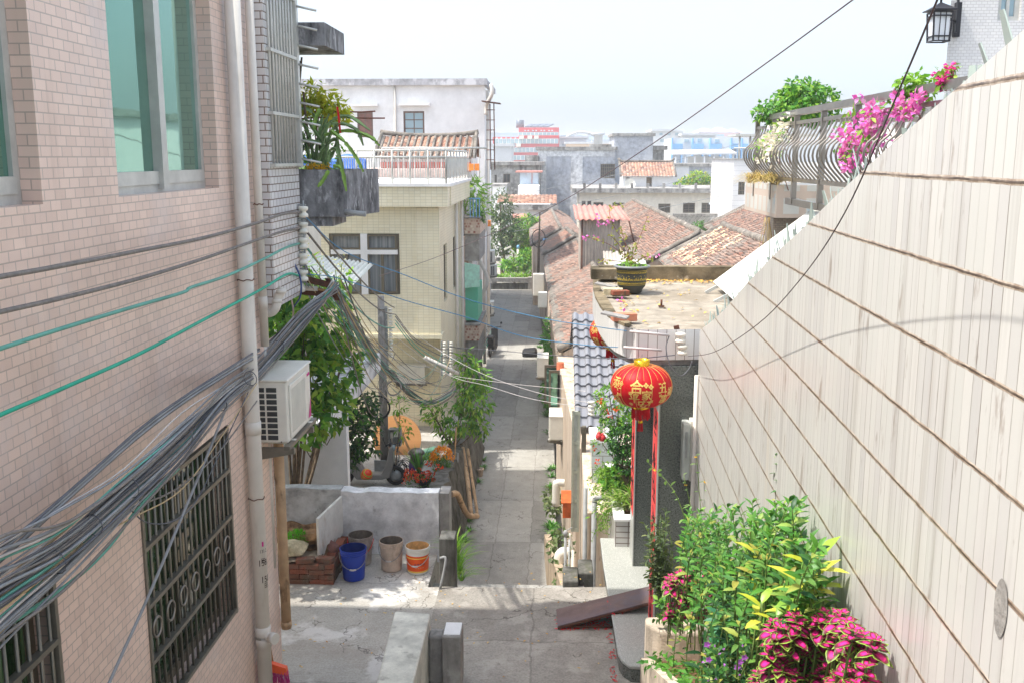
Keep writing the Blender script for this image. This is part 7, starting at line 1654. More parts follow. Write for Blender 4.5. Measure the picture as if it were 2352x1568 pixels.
Mx = R1.lerp(R2, .62); b.tube([Mx, V((Mx.x, Mx.y, .01))], .012, 6); b.tube([R1+V((.1, .02, 0)), V((Mx.x, Mx.y+.02, .015))], .012, 6); b.build("frame", M_rust, rp_)
b = MB(); r = random.Random(3)
for _ in range(420):
    u, v = r.random(), r.random(); p = R1.lerp(R2, u*.75).lerp(R0.lerp(R3, u*.75), v*.7-.04); b.leaf((p.x+r.uniform(-.03, .03), p.y, .012 if p.x < L1.x-.02 else .19), (r.uniform(-1, 1), r.uniform(-1, 1), .1), (0, 0, 1), .03, .02)
for _ in range(40): b.leaf((L2.x-.03-r.random()*.05, r.uniform(8.7, 9.9), .012), (r.uniform(-1, 1), r.uniform(-1, 1), .1), (0, 0, 1), .03, .02)
tag(b.build("firecracker_scraps", L_pred, loc=(.8, 10, 0)), "red firecracker paper scraps under the ramp", "paper scraps", kind="stuff")
# yellow leaf litter on landing
b = MB()
for _ in range(90): x, y = r.uniform(-2.8, .6), r.uniform(8.9, 11.6); b.leaf((x, y, .012 if x > -1.3 else .006), (r.uniform(-1, 1), r.uniform(-1, 1), .05), (0, 0, 1), r.uniform(.02, .045), .018)
tag(b.build("fallen_leaves", L_fall, loc=(-.5, 10, 0)), "small yellow leaves scattered over the landing", "leaves", kind="stuff")
# tiled planter ledge beyond the entrance, pillar, steel post
pz = at(1440, 1196, Y=11.9).z
xa, xb2 = at(1413, 1240, Y=11.9).x, at(1466, 1240, Y=11.9).x
tp = thing("tiled_planter", "grey tiled planter with trailing plants beside the entrance", "planter", ((xa+xb2)/2, 13, 0))
b = MB(); b.box(xa, xb2+.1, 11.9, 12.05, -.0, pz); b.box(xa, xa+.1, 12.05, 14.2, -3, pz); b.box(xa+.1, xb2+.3, 14.05, 14.2, -1, pz); b.box(xa+.101, xb2+.3, 12.052, 14.05, -.5, pz-.1); b.build("wall", M_stile, tp)
b = MB(); b.box(xa-.02, xb2+.11, 11.88, 12.07, pz+.002, pz+.03); b.box(xa-.02, xa+.12, 12.07, 14.2, pz+.002, pz+.03); b.build("coping", M_hwhite, tp); b = MB(); b.box(xa+.1, xb2+.3, 12.06, 14.05, pz-.099, pz-.05); b.build("soil", M_soil, tp)
ca, cb_ = at(1360, 1015, Y=14.3), at(1418, 1015, Y=14.3)
b = MB(); b.box(ca.x, cb_.x, 14.3, 14.9, -3, ca.z); pl_ = thing("tiled_pillar", "pale green tiled gate pillar behind the hanging plants", "pillar", (ca.x, 14.5, -3)); b.build("shaft", M_gtile, pl_); b = MB(); b.box(ca.x-.03, cb_.x+.03, 14.27, 14.93, ca.z+.002, ca.z+.06); b.build("cap", M_hwhite, pl_)
Yp2 = 14.6; q0, q1 = at(1378, 1015, Y=Yp2), at(1383, 912, Y=Yp2)
sp = thing("service_post", "slim steel post carrying two white insulators above the tiled pillar", "post", q0); b = MB(); b.box(q1.x-.03, q1.x+.03, Yp2, Yp2+.05, q0.z, q1.z); b.box(q1.x-.14, q1.x-.03, Yp2+.01, Yp2+.03, q1.z-.02, q1.z+.0); b.box(q1.x-.16, q1.x-.03, Yp2+.01, Yp2+.03, q1.z-.3, q1.z-.28); b.build("post", M_galv, sp)
for dz in (-.1, -.22): q = MB(); insulator(q, V((q1.x-.16, Yp2-.02, q1.z+dz)), .05, .1); q.build("insulator", M_porc, sp)
b = MB(); b.tube(smooth([at(1376, 940, Y=Yp2-.05), at(1384, 930, Y=Yp2-.05), at(1388, 960, Y=Yp2-.05), at(1388, 1000, Y=Yp2-.05), at(1396, 1012, Y=Yp2-.05), at(1415, 1014, Y=Yp2-.05)], 5), .02, 8); b.build("conduit", M_pipe, sp)
# plants there
tree("pomegranate", "airy pomegranate shrub with orange flowers beneath the lantern", (at(1420, 1100, Y=12.9).x, 12.9, pz-.1), [T(1400, 910, 13, .22, .2), T(1420, 940, 13, .3, .22), T(1440, 975, 12.8, .25, .2), T(1400, 985, 13, .2, .15), T(1450, 910, 13.2, .2, .2), T(1385, 1020, 13, .15, .1)], 1300, .07, .02, [L_lime, L_mid], 41, cat="shrub", tr=.02, spray=4)
b = MB(); r = random.Random(11)
for px, py in ((1414, 937), (1393, 945), (1379, 920), (1402, 955), (1429, 1032), (1365, 1028), (1372, 1060), (1418, 915), (1435, 905)): puff(b, at(px, py, Y=12.7), .022, 9, .035, r)
tag(b.build("blossom", L_orred, loc=at(1400, 950, Y=12.7)), "orange red blossoms dotted through the pomegranate shrub", "flowers", kind="stuff")
b = MB()
for px, py in ((1377, 1016), (1385, 1019)): 
    c = at(px-1, py-84+70, Y=12.8); b.lathe(c-V((0, 0, .05)), [(.001, 0), (.035, .012), (.05, .05), (.038, .085), (.012, .1), (.018, .115)], 14)
tag(b.build("pomegranate_fruit", mat("pomegranate skin", (206, 66, 70), rough=.4, var=.15, vs=8, bump=0), loc=at(1380, 1010, Y=12.8)), "pair of red pomegranates hanging over the grey tiled roof's eave", "fruit")
tree("bonsai", "round clipped dark green bonsai on the tiled planter", (at(1440, 1110, Y=12.6).x, 12.6, pz-.1), [T(1440, 1010, 12.6, .26, .2), T(1452, 1060, 12.5, .24, .16), T(1425, 1035, 12.7, .15, .1)], 2600, .042, .026, [L_dark, L_mid, L_dark], 43, tr=.045, shell=.75, spray=4, cat="bonsai")
b = MB(); r = random.Random(12)
for px, py in ((1445, 1170), (1430, 1165), (1460, 1160), (1425, 1150), (1450, 1140)): blades(b, at(px, py, Y=12.3+r.uniform(-.1, .3)), 34, .36, .016, r, 1.2, droop=1.0, nm=2)
t = thing("spider_plant", "clump of striped spider plants on the tiled planter", "plant", at(1445, 1170, Y=12.3)); b.build("foliage", [L_lime, leafmat("cream striped blades", [(206, 214, 150), (190, 206, 130), (160, 190, 90)])], t)
t = thing("trailing_plant", "pale green trailing plant spilling over the tiled planter's left side", "plant", at(1390, 1110, Y=12.6)); b = MB(); f_ = MB()
for k in range(34):
    s0 = at(1420+r.uniform(-20, 30), 1110+r.uniform(-30, 40), Y=12.6+r.uniform(-.3, .8)); e = at(1352+r.uniform(0, 50), 1130+r.uniform(-60, 110), Y=12.5+r.uniform(-.3, .9)); P = smooth([s0, s0.lerp(e, .5)+V((0, 0, r.uniform(.05, .25))), e], 6); b.tube(P, .003, 3, cap=False)
    for p in P[2:]:
        for _ in range(4): f_.leaf(p+rdir(r)*.02, rdir(r), rdir(r)+V((0, 0, .8)), r.uniform(.03, .075), .018, 0)
b.build("stem", M_stem, t); f_.build("foliage", L_lime, t)
tree("shrub", "fresh green leafy shrub below the bonsai", (at(1430, 1140, Y=12.9).x, 12.9, pz-.1), [T(1415, 1095, 12.8, .2, .16), T(1440, 1110, 12.7, .16, .12), T(1462, 1080, 12.5, .1, .14)], 520, .08, .045, [L_lime, L_mid], 47, tr=.012)
# ================================================================ tall tiled wall on the right
def rwx(y): return 1.10+.0385*(y-2.4)
TOPP = [(9.2, 3.41), (8.4, 3.62), (7.6, 3.84), (6.6, 4.16), (5.6, 4.46), (4.9, 4.65), (4.2, 4.85), (3.5, 5.04), (2.9, 5.19), (2.35, 5.33), (1.2, 5.62), (.4, 5.8)]
def rtop(y):
    for (a, za), (c, zc) in zip(TOPP, TOPP[1:]):
        if c <= y <= a: return za+(zc-za)*(a-y)/(a-c)
    return TOPP[-1][1]
tw2 = thing("tiled_wall", "tall cream tiled garden wall sloping down beside the stairs, topped with broken glass", "wall", (rwx(5), 5, 0))
b = MB(); ys = [y for y, _ in TOPP]
for a, c in zip(ys, ys[1:]):
    A, C = V((rwx(a), a, 0)), V((rwx(c), c, 0)); za, zc = rtop(a), rtop(c)
    b.face([A+V((0, 0, -.2)), A+V((0, 0, za)), C+V((0, 0, zc)), C+V((0, 0, -.2))], 0, [(a, -.2), (a, za), (c, zc), (c, -.2)])
    o_ = V((.2, 0, 0)); b.face([A+V((0, 0, za)), A+o_+V((0, 0, za)), C+o_+V((0, 0, zc)), C+V((0, 0, zc))], 1); b.face([A+o_+V((0, 0, -.2)), C+o_+V((0, 0, -.2)), C+o_+V((0, 0, zc)), A+o_+V((0, 0, za))], 1)
A = V((rwx(9.2), 9.2, 0)); b.face([A+V((0, 0, -.2)), A+V((.2, 0, -.2)), A+V((.2, 0, 3.41)), A+V((0, 0, 3.41))], 0)
b.build("wall", [M_rtile, M_greyc], tw2)
b = MB(); r = random.Random(21); y = 9.15
while y > 1.6:
    n_ = 1 if r.random() < .75 else 2
    for _ in range(n_):
        s_ = r.uniform(.5, 1.25); h = r.choice((.05, .07, .09, .13, .17))*s_*(.55 if y < 4 else 1); w_ = r.uniform(.025, .06)*s_; x = rwx(y)+r.uniform(.02, .16); z = rtop(y)-.01; a = r.uniform(-.9, .9); lean = V((r.uniform(-.3, .15), r.uniform(-.4, .4), 1))
        d = V((math.sin(a)*.6, math.cos(a), 0)); p0, p1 = V((x, y, z))-d*w_*.5, V((x, y, z))+d*w_*.5; t1 = V((x, y, z))+lean*h+d*r.uniform(-.3, .3)*w_; t2 = t1+d*w_*r.choice((.05, .1, .5)); th = V((d.y, -d.x, 0))*.004
        b.prism([p0, p1, t2, t1], th)
    y -= r.uniform(.012, .045)
t_ = NT("broken bottle glass"); t_.fin((168, 182, 174), .15, 0, .6); t_.b.inputs["Transmission Weight"].default_value = .1; t_.b.inputs["IOR"].default_value = 1.2
b.build("glass_shards", t_.mat, tw2)["kind"] = "stuff"
# open mortar joints: dark course lines worn between the tile courses are in the tile material; one grey oval patch
c = at(2303, 1395, X=rwx(2.45)-.004); b = MB()
b.v = [V((rwx(c.y)-.004, c.y+.035*math.cos(k*PI/12), c.z+.075*math.sin(k*PI/12))) for k in range(24)]; b.fi(list(range(24))[::-1]); b.build("cement_patch", M_greyc, tw2)
# ---------------------------------------------------------------- planter at the foot of the wall
pn = thing("stair_planter", "stepped concrete planter full of plants at the foot of the tall tiled wall", "planter", (1, 7.5, 0))
M_trough = CON("trough concrete", (196, 182, 164), stains=[((120, 112, 104), 1.6, .5, .66, .7, (3, 3, .4)), ((226, 214, 196), 3, .58, .7, .5, None)])
q1, q2, q3 = at(1482, 1432, Y=8.3), at(1514, 1446, Y=8.1), at(1560, 1440, Y=8.05)
zt = q2.z
poly = [V((q1.x, 8.35, 0)), V((q1.x-.0, 8.22, 0)), V((q2.x, 8.08, 0)), V((q3.x, 8.05, 0)), V((rwx(8)-.01, 8.05, 0)), V((rwx(8.4)-.01, 8.4, 0))]
b = MB(); b.prism([V((p.x, p.y, .005)) for p in poly], (0, 0, zt)); bevel(b.build("front_trough", M_trough, pn), .03, 3)
b = MB(); b.prism([V((.78, 8.06, .0)), V((.78, 3.0, .0)), V((.78, 3.0, 2.95)), V((.78, 8.06, .72))], (.09, 0, 0)); b.build("side_wall", M_trough, pn)
b = MB(); b.grid(lambda u, v: V((.8+u*(rwx(8)-.82), 8.1-v*5.1, .68+v*2.2+.02*math.sin(u*9+v*31))), 8, 24); b.build("soil", M_soil, pn)
# ---------------------------------------------------------------- plants
r = random.Random(33)
def wally(px, py, k=.93):
    "how far along the wall the sight line through a photo point meets it, a little short"
    y = 5.0
    for _ in range(12): y = at(px, py, X=rwx(y)).y
    return y*k
def stems_to(tips, base_fn, lean=.3):
    out = []
    for px, py, Y in tips:
        e = at(px, py, Y=Y); s = base_fn(e); m_ = s.lerp(e, .5)+V((r.uniform(-.06, .06), r.uniform(-.05, .05), .05)); out.append([s, m_, e])
    return out
bf = lambda e: V((min(rwx(e.y)-.08, max(.8, e.x+r.uniform(-.12, .15))), min(8, e.y+r.uniform(-.1, .25)), max(.6, e.z-r.uniform(.5, .9))))
tips = []
for k in range(120):
    u, v = r.random(), r.random()
    px = 1570+u*320; top_ = 1140+abs(px-1760)*.16+(60 if px > 1840 else 0); py = top_+v*(1330-top_)+max(0, (1620-px))*.7*v
    tips.append((px, py, min(7.7-.4*v, wally(px, py)*(1-.16*r.random()))))
plant("leafy_bush", "bright green leafy bush filling the planter against the tall tiled wall", at(1730, 1400, Y=6.8), stems_to(tips, bf), [L_bush, L_bush, L_mid], 51, "bush", L=.084, W=.033, per=26, stemr=.005, up_=.5, whorl=True, droop=.35)
tips = [(1705+r.uniform(-60, 120), 1300+r.uniform(0, 110), 5.4+r.uniform(-.4, .3)) for _ in range(20)]
plant("shrub", "deep green narrow leaved shrub low in the planter behind the near coleus", at(1740, 1420, Y=6.2), stems_to(tips, bf), [L_dark, L_bush], 52, "shrub", L=.12, W=.03, per=18, up_=.3, droop=.5)
plant("tall_shoot", "single tall green shoot standing above the bush against the wall", at(1808, 1230, Y=5.2), [[at(1808, 1230, Y=5.2), at(1800, 1130, Y=5.2), at(1787, 1048, Y=5.25)]], [L_bush], 53, "shoot", L=.1, W=.05, per=18, up_=.3, whorl=True)
rs = []
for tip in ((1655, 1055, 8.3), (1600, 1045, 8.4), (1680, 1120, 8.2), (1625, 1110, 8.3), (1490, 1062, 8.6), (1570, 1090, 8.4), (1660, 1170, 8.2)):
    e = at(*tip[:2], Y=tip[2]); s = at(1600+r.uniform(-5, 25), 1300, Y=8.25); rs.append([s, at((1605+tip[0])/2+8, (1300+tip[1])/2+(-40 if tip[0] < 1550 else 10), Y=8.3), e])
plant("rose_bush", "leggy rose shoots with buds rising in front of the meter box", at(1605, 1300, Y=8.25), rs, [leafmat("rose leaves", [(116, 156, 84), (140, 176, 100), (96, 140, 76)]), ], 54, "rose bush", L=.085, W=.05, per=11, stemr=.006, up_=.2, flowers=(L_yfl, .02, 1))
tips = [(1480+r.uniform(0, 70), 1165+r.uniform(0, 170), 8.5+r.uniform(-.15, .25)) for _ in range(34)]
plant("shrub", "dusty olive shrub in front of the granite entrance pillars", at(1520, 1390, Y=8.4), stems_to(tips, lambda e: at(1525+r.uniform(-12, 15), 1400, Y=8.3)), [L_olive, L_grey], 55, "shrub", L=.085, W=.042, per=15, up_=.35, stemr=.005)
tips = [(1500+r.uniform(0, 60), 1385+r.uniform(-15, 45), 8.1) for _ in range(9)]
plant("shrub", "fresh green leaves spilling over the trough's front edge", at(1540, 1440, Y=8.15), stems_to(tips, lambda e: at(1550+r.uniform(-12, 15), 1435, Y=8.15)), [L_mid, L_bush, L_lime], 56, "shrub", L=.085, W=.05, per=9, up_=.3)
# coleus: broad leaves with a pink heart
def coleus(name, label, base, pts, seed, L, cnt, group="coleus plants in the stair planter"):
    r = random.Random(seed); t = thing(name, label, "coleus", base, group); f = MB(); b = MB()
    shape = [(0, .04), (.1, .55), (.22, .86), (.36, 1), (.52, .93), (.68, .7), (.84, .4), (1, 0)]
    for p, sp in pts:
        p = V(p); b.tube([V((p.x+r.uniform(-.03, .03), p.y+r.uniform(-.02, .08), p.z-.3)), p], .005, 4)
        for k in range(cnt):
            tier = k//4; a = k*PI/2+tier*PI/4+r.uniform(-.3, .3)+sp; el = .5-.28*tier+r.uniform(-.15, .15)
            d = V((math.cos(a), math.sin(a), 0))*math.cos(el)+V((0, 0, math.sin(el))); l = L*(.55+.24*tier)*r.uniform(.8, 1.15)
            q = p-V((0, 0, .022*tier)); n = V((0, 0, 1))+V((math.cos(a), math.sin(a), 0))*.15
            sd_ = d.cross(n).normalized(); nn = sd_.cross(d); i = len(f.v); dr = r.uniform(.25, .6); W_ = l*.72
            for tt, w_ in shape:
                c = q+d*(l*tt)-nn*(dr*l*tt*tt*.6); ww = W_*.5*w_; rf = .07*math.sin(tt*26+k)
                f.v += [c+sd_*ww+nn*(.02*l+rf*ww), c+sd_*ww*.5+nn*(.06*l*w_), c-nn*(.03*l), c-sd_*ww*.5+nn*(.06*l*w_), c-sd_*ww+nn*(.02*l-rf*ww)]
            for kk in range(len(shape)-1):
                t0, t1 = shape[kk][0], shape[kk+1][0]; o = i+5*kk
                for j, (va, vb) in enumerate(((.98, .5), (.5, 0), (0, .5), (.5, .98))): f.fi((o+j, o+j+1, o+j+6, o+j+5), 0, [(t0, va), (t0, vb), (t1, vb), (t1, va)], True)
    b.build("stem", M_stem, t); f.build("foliage", L_col, t); return t
pts = []
for k in range(110):
    u, v = r.random(), r.random(); px = 1775+u*245-(40*v); py = 1420+v*160+(40 if u > .9 else 0)-18*math.sin(u*PI); pts.append((at(px, py, Y=min(3.75, wally(px, py, .95))-r.uniform(0, .25)), r.uniform(0, 3)))
coleus("coleus", "large pink hearted coleus with green rims in the planter's near corner", at(1900, 1560, Y=3.4), pts, 61, .066, 10)
pts = [(at(1530+r.uniform(0, 105), 1290+r.uniform(0, 125), Y=7.6+r.uniform(-.2, .2)), r.uniform(0, 3)) for _ in range(40)]
coleus("coleus", "darker magenta coleus low between the olive shrub and the bright bush", at(1580, 1420, Y=7.6), pts, 62, .085, 10)
# broad yellow leaves
def broad(label, spots, L, seed, Yd):
    r = random.Random(seed); base = at(*spots[0][:2], Y=spots[0][2]); t = thing("broad_leaf_plant", label, "plant", base); f = MB(); b = MB()
    for px, py, Y, sz in spots:
        p = at(px, py, Y=Y); b.tube([p-V((0, -.05, .35)), p], .008, 5)
        for k in range(9):
            a = k*2.4+r.random(); el = .9-.13*k; d = V((math.cos(a)*math.cos(el), math.sin(a)*math.cos(el), math.sin(el))); f.leaf(p-V((0, 0, .02*k)), d, V((0, 0, 1))-d*.5, L*sz*r.uniform(.75, 1.1), L*sz*.36, 0, seg=4, droop=.35, fold=.25)
    b.build("stem", M_stem, t); f.build("foliage", L_ybig, t); return t
broad("yellow green broad leaved plant at the right of the bush against the wall", [(1852, 1340, 3.7, 1), (1866, 1295, 3.75, .95)], .17, 3, 0)
broad("smaller yellow green broad leaved plant among the bush's lower leaves", [(1735, 1262, 4.5, 1), (1750, 1385, 3.9, .85), (1785, 1420, 3.7, .8)], .13, 4, 0)
tips = [(1610+r.uniform(0, 120), 1480+r.uniform(0, 90), 4.9+r.uniform(-.3, .3)) for _ in range(24)]
plant("periwinkle", "low periwinkle with violet pink flowers beside the near coleus", at(1680, 1560, Y=4.9), stems_to(tips, lambda e: e-V((r.uniform(-.1, .05), r.uniform(-.1, .1), .3))), [L_dark, L_bush], 57, "flowers", L=.075, W=.034, per=14, flowers=(L_vio, .011, 1), up_=.3)
b = MB()
for px, py in ((1624, 1478), (1628, 1513), (1700, 1518), (1710, 1508), (1693, 1530)):
    p = at(px, py, Y=4.6)
    for k in range(5): a = k*1.256; b.leaf(p, V((math.cos(a), -.3, math.sin(a))), V((0, -1, .3)), .02, .017, 0, droop=.1)
tag(b.build("periwinkle_flowers", L_vio, loc=at(1660, 1500, Y=4.6)), "open violet pink periwinkle blooms beside the near coleus", "flowers", kind="stuff")
tips = [(1640+r.uniform(0, 90), 1400+r.uniform(0, 70), 5.3) for _ in range(12)]
plant("shrub", "blue green leaved shrub between the trough and the near coleus", at(1690, 1470, Y=5.2), stems_to(tips, lambda e: e-V((r.uniform(-.1, .05), r.uniform(-.1, .1), .35))), [L_bush, leafmat("blue green leaves", [(70, 140, 100), (96, 160, 116), (60, 124, 90)])], 58, "shrub", L=.12, W=.045, per=12, up_=.3)
b = MB()
for k in range(90): x, y = r.uniform(.82, 1.1), r.uniform(3.6, 8.1); crown(b, [(V((x, y, .7+max(0, (8.1-y))*.44)), (.07, .07, .05))], 7, .07, .03, r)
tag(b.build("groundcover", [L_mid, L_dark][0], loc=(1, 7, .8)), "low green leaves covering the planter's soil", "ground cover", kind="stuff")
# ================================================================ white awning sheet behind the wall
aw2 = thing("awning", "flat white metal awning on two struts behind the glass topped wall", "awning", at(1660, 680, Y=12))
P = [at(1640, 650, Y=12.2), at(1693, 697, Y=10.6), V((3.1, 10.6, at(1693, 697, Y=10.6).z+.95)), V((3.1, 12.2, at(1640, 650, Y=12.2).z+.88))]
b = MB(); n_ = (P[1]-P[0]).cross(P[3]-P[0]).normalized(); n_ = n_ if n_.z > 0 else -n_; b.prism(P, n_*.02); b.build("sheet", M_awn, aw2)
b = MB(); 
for (x0_, y0_, x1_, y1_, Y) in ((1620, 673, 1652, 654, 11.9), (1641, 694, 1680, 672, 11.2)): b.bar(at(x0_, y0_, Y=Y), at(x1_+10, y1_-4, Y=Y), .035, .035)
b.build("strut", M_alu, aw2)
# ================================================================ balcony with curved railing
XB = 2.95
zf = 5-.43*1.0; zf = at(1784, 426, Y=13.5).z; zb_ = at(1784, 501, Y=13.5).z
bal = thing("balcony", "tiled balcony slab on a column to the right of the old roofs", "balcony", (XB+.5, 12, zb_))
M_pat = tile("patterned tiles", (206, 206, 198), (198, 196, 188), (200, 182, 166), .3, .3, .05, off=0, rough=.35, stains=[((160, 190, 206), 3.4, .62, .68, .6, None)])
b = MB(); b.box(XB, XB+3.5, 13.5, 15.7, zb_, zf, 0); b.build("slab", M_pat, bal)
b = MB(); b.box(XB+.02, XB+3, 13.7, 14.2, -3, zb_-.002); b.build("column", tile("brown mosaic", (150, 134, 116), (136, 120, 104), (116, 104, 90), .06, .03, .004), bal)
b = MB(); b.box(XB+.5, XB+3, 7.0, 15.6, zf-.6, zf-.45); b.box(XB+.45, XB+.6, 10, 13.5, zb_-.6, zf-.6); b.build("floor", tile("small grey mosaic", (214, 216, 212), (200, 204, 202), (170, 170, 166), .05, .05, .006), bal)
rl2 = thing("railing", "steel balcony railing with belly curved bars and bougainvillea", "railing", (XB, 11, zf))
zr_, zm_, zl_ = at(1730, 276, Y=15).z, at(1733, 295, Y=15).z, at(1733, 404, Y=15).z
b = MB(); b.box(XB-.02, XB+.06, 6.8, 15.1, zr_-.03, zr_+.04); b.box(XB, XB+.04, 6.8, 15.1, zm_-.02, zm_+.02); b.box(XB, XB+.04, 6.8, 15.1, zl_-.03, zl_+.02); b.box(XB-.02, XB+3, 15.04, 15.1, zr_-.03, zr_+.04); b.box(XB, XB+.06, 9.5, 13.0, zl_-.32, zl_-.24)
for y in (15.06, 13.9, 12.65, 11.4, 10.15, 8.9, 7.6): b.box(XB-.01, XB+.05, y-.03, y+.03, zl_-.3, zr_)
b.build("frame", M_steel, rl2)
b = MB(); n_ = 46
for k in range(n_):
    y = 6.9+8.1*k/(n_-1); P = []
    for j in range(13):
        t = j/12; z = zm_+(zl_-zm_)*t; off = -.15*math.sin(PI*min(1, t*1.0))**1.3*(1.25 if t > .4 else 1)+.03*math.sin(2*PI*t); P.append(V((XB+.02+off, y, z)))
    b.tube(P, .012, 6, cap=False)
b.build("baluster", M_steel, rl2)
tree("bonsai", "round green bonsai tree standing behind the balcony railing", at(1830, 330, Y=14.2), [T(1815, 248, 14.2, .42, .22), T(1860, 240, 14.2, .4, .3), T(1780, 262, 14.3, .3, .16), T(1840, 215, 14.2, .3, .2), T(1890, 262, 14.1, .2, .15)], 3200, .07, .04, [L_mid, L_lime, L_mid], 71, cat="bonsai", tr=.05, shell=.6, spray=4)
def bougain(label, spots, mats_, seed, n_, sz=.05):
    r = random.Random(seed); sz *= 1.25; t = thing("bougainvillea", label, "flowers", at(*spots[0][:2], Y=spots[0][2])); f = MB(); g = MB(); b = MB()
    for px, py, Y, rd in spots:
        c = at(px, py, Y=Y); b.tube(smooth([c+V((.25, .1, -.5)), c+V((.1, 0, -.15)), c], 4), .007, 4)
        for _ in range(n_): puff(f, c+V((rdir(r).x*rd*.6, rdir(r).y*rd, rdir(r).z*rd)), sz*.55, 7, sz, r)
        crown(g, [(c, (rd, rd, rd))], 26, .06, .03, r)
    b.build("stem", M_twig, t); g.build("foliage", L_lime, t); f.build("flower", mats_, t)
bougain("pink bougainvillea spilling over the balcony's curved bars", [(1985, 270, 9.8, .2), (1965, 310, 9.9, .19), (2010, 290, 9.5, .17), (1950, 340, 9.9, .16), (1975, 345, 9.7, .14), (2020, 262, 9.3, .12), (1990, 325, 9.6, .15), (1955, 362, 9.8, .1), (2068, 240, 8.6, .08), (2095, 243, 8.3, .07), (2000, 300, 9.4, .12)], L_pink, 5, 12)
bougain("magenta bougainvillea tips showing above the glass topped wall", [(2162, 172, 8.0, .04), (2183, 163, 7.9, .04), (2168, 186, 7.9, .04)], L_mag, 6, 6, .03)
bougain("white bougainvillea hanging through the balcony railing's far bars", [(1765, 325, 13.6, .2), (1785, 310, 13.2, .18), (1745, 345, 14, .13), (1775, 350, 13.4, .15), (1800, 290, 12.9, .16)], L_wht, 7, 7, .06)
tree("shrub", "small green shrub above the balcony railing's near end", at(2100, 220, Y=8.6), [T(2100, 192, 8.6, .13, .1), T(2120, 200, 8.5, .1, .08)], 200, .07, .04, L_lime, 73, tr=.01, cat="shrub")
b = MB()
for px in range(1722, 1800, 7): blades(b, at(px, 418+r.uniform(-4, 8), Y=13.7), 46, .42, .008, r, 1.3, droop=1.5)
tag(b.build("dry_grass", L_straw, loc=at(1760, 420, Y=13.7)), "dry straw coloured grass hanging off the balcony slab", "grass", kind="stuff")
b = MB()
for k in range(9): s0 = at(1762+r.uniform(-6, 6), 500, Y=13.2); b.tube(smooth([s0, s0+V((r.uniform(-.06, .06), 0, -.35)), s0+V((r.uniform(-.1, .1), 0, -.75))], 5), .004, 3)
tag(b.build("dry_roots", L_straw, loc=at(1760, 500, Y=13.2)), "dry hanging roots below the balcony slab", "roots", kind="stuff")
# house with the lamp
lh2 = thing("white_building", "white mosaic building at the top right with a window and wall lantern", "building", (6, 12, 3))
xL = at(2180, 60, Y=11.5).x
w0, w1 = at(2292, 30, Y=11.5).x, at(2345, 30, Y=11.5).x
b = MB(); wall_open(b, "y", 11.5, xL, xL+4, 2.5, 9, [(w0, w1, at(2300, 48, Y=11.5).z, 7.4)], .1); b.face([(xL, 11.5, 2.5), (xL+2, 14, 2.5), (xL+2, 14, 9), (xL, 11.5, 9)][::-1]); b.build("wall", tile("white mosaic tiles", (222, 221, 219), (212, 211, 211), (190, 187, 185), .06, .032, .003, off=.5, rough=.3), lh2)
sash(lh2, "y", 11.55, w0, w1, at(2300, 48, Y=11.5).z, 7.4, (M_alu, M_gpale), .05, 2)
lp = at(2158, 52, Y=11.35); la = thing("wall_lantern", "black framed wall lantern with white panes on the white building's corner", "lantern", lp)
hl = .2; M_blk = mat("black lamp metal", (40, 40, 46), rough=.4, var=.05, bump=0)
b = MB(); z0_ = lp.z-hl; zt_ = lp.z+.12
for a in range(4):
    sx_, sy_ = (-1, 1, 1, -1)[a], (-1, -1, 1, 1)[a]; b.bar(lp+V((sx_*.085, sy_*.085, -hl)), lp+V((sx_*.1, sy_*.1, .1)), .016, .016)
for z, w_ in ((-hl, .09), (-hl+.05, .09), (.06, .1), (.1, .1)):
    for a in range(4): 
        p = [(-1, -1), (1, -1), (1, 1), (-1, 1)]; b.bar(lp+V((p[a][0]*w_, p[a][1]*w_, z)), lp+V((p[(a+1) % 4][0]*w_, p[(a+1) % 4][1]*w_, z)), .012, .014)
for sx_ in (-.03, .03): b.bar(lp+V((sx_, -.092, -hl)), lp+V((sx_, -.1, .1)), .008, .008)
b.prism([lp+V((-.14, -.14, .115)), lp+V((.14, -.14, .115)), lp+V((.14, .14, .115)), lp+V((-.14, .14, .115))], (0, 0, .012)); i = b.add([lp+V((-.13, -.13, .127)), lp+V((.13, -.13, .127)), lp+V((.13, .13, .127)), lp+V((-.13, .13, .127)), lp+V((0, 0, .21))])
for a in range(4): b.fi((i+a, i+(a+1) % 4, i+4))
b.build("frame", M_blk, la)
b = MB(); b.prism([lp+V((x*.08, y*.08, -hl+.01)) for x, y in ((-1, -1), (1, -1), (1, 1), (-1, 1))], (0, 0, .29)); b.build("pane", mat("frosted lamp glass", (226, 230, 234), rough=.4, var=0, bump=0), la)
b = MB(); b.tube([lp+V((0, 0, .2)), lp+V((0, 0, .3))], .012, 6); b.bar(lp+V((-.02, 0, .27)), lp+V((.2, .05, .27)), .018, .018); b.bar(lp+V((.2, .05, .33)), lp+V((.2, .05, -.1)), .03, .02); b.box(lp.x+.2, lp.x+.26, 11.44, 11.5, lp.z-.14, lp.z+.22); b.bar(lp+V((.1, .03, .05)), lp+V((.22, .1, .0)), .02, .02); b.build("bracket", M_blk, la)
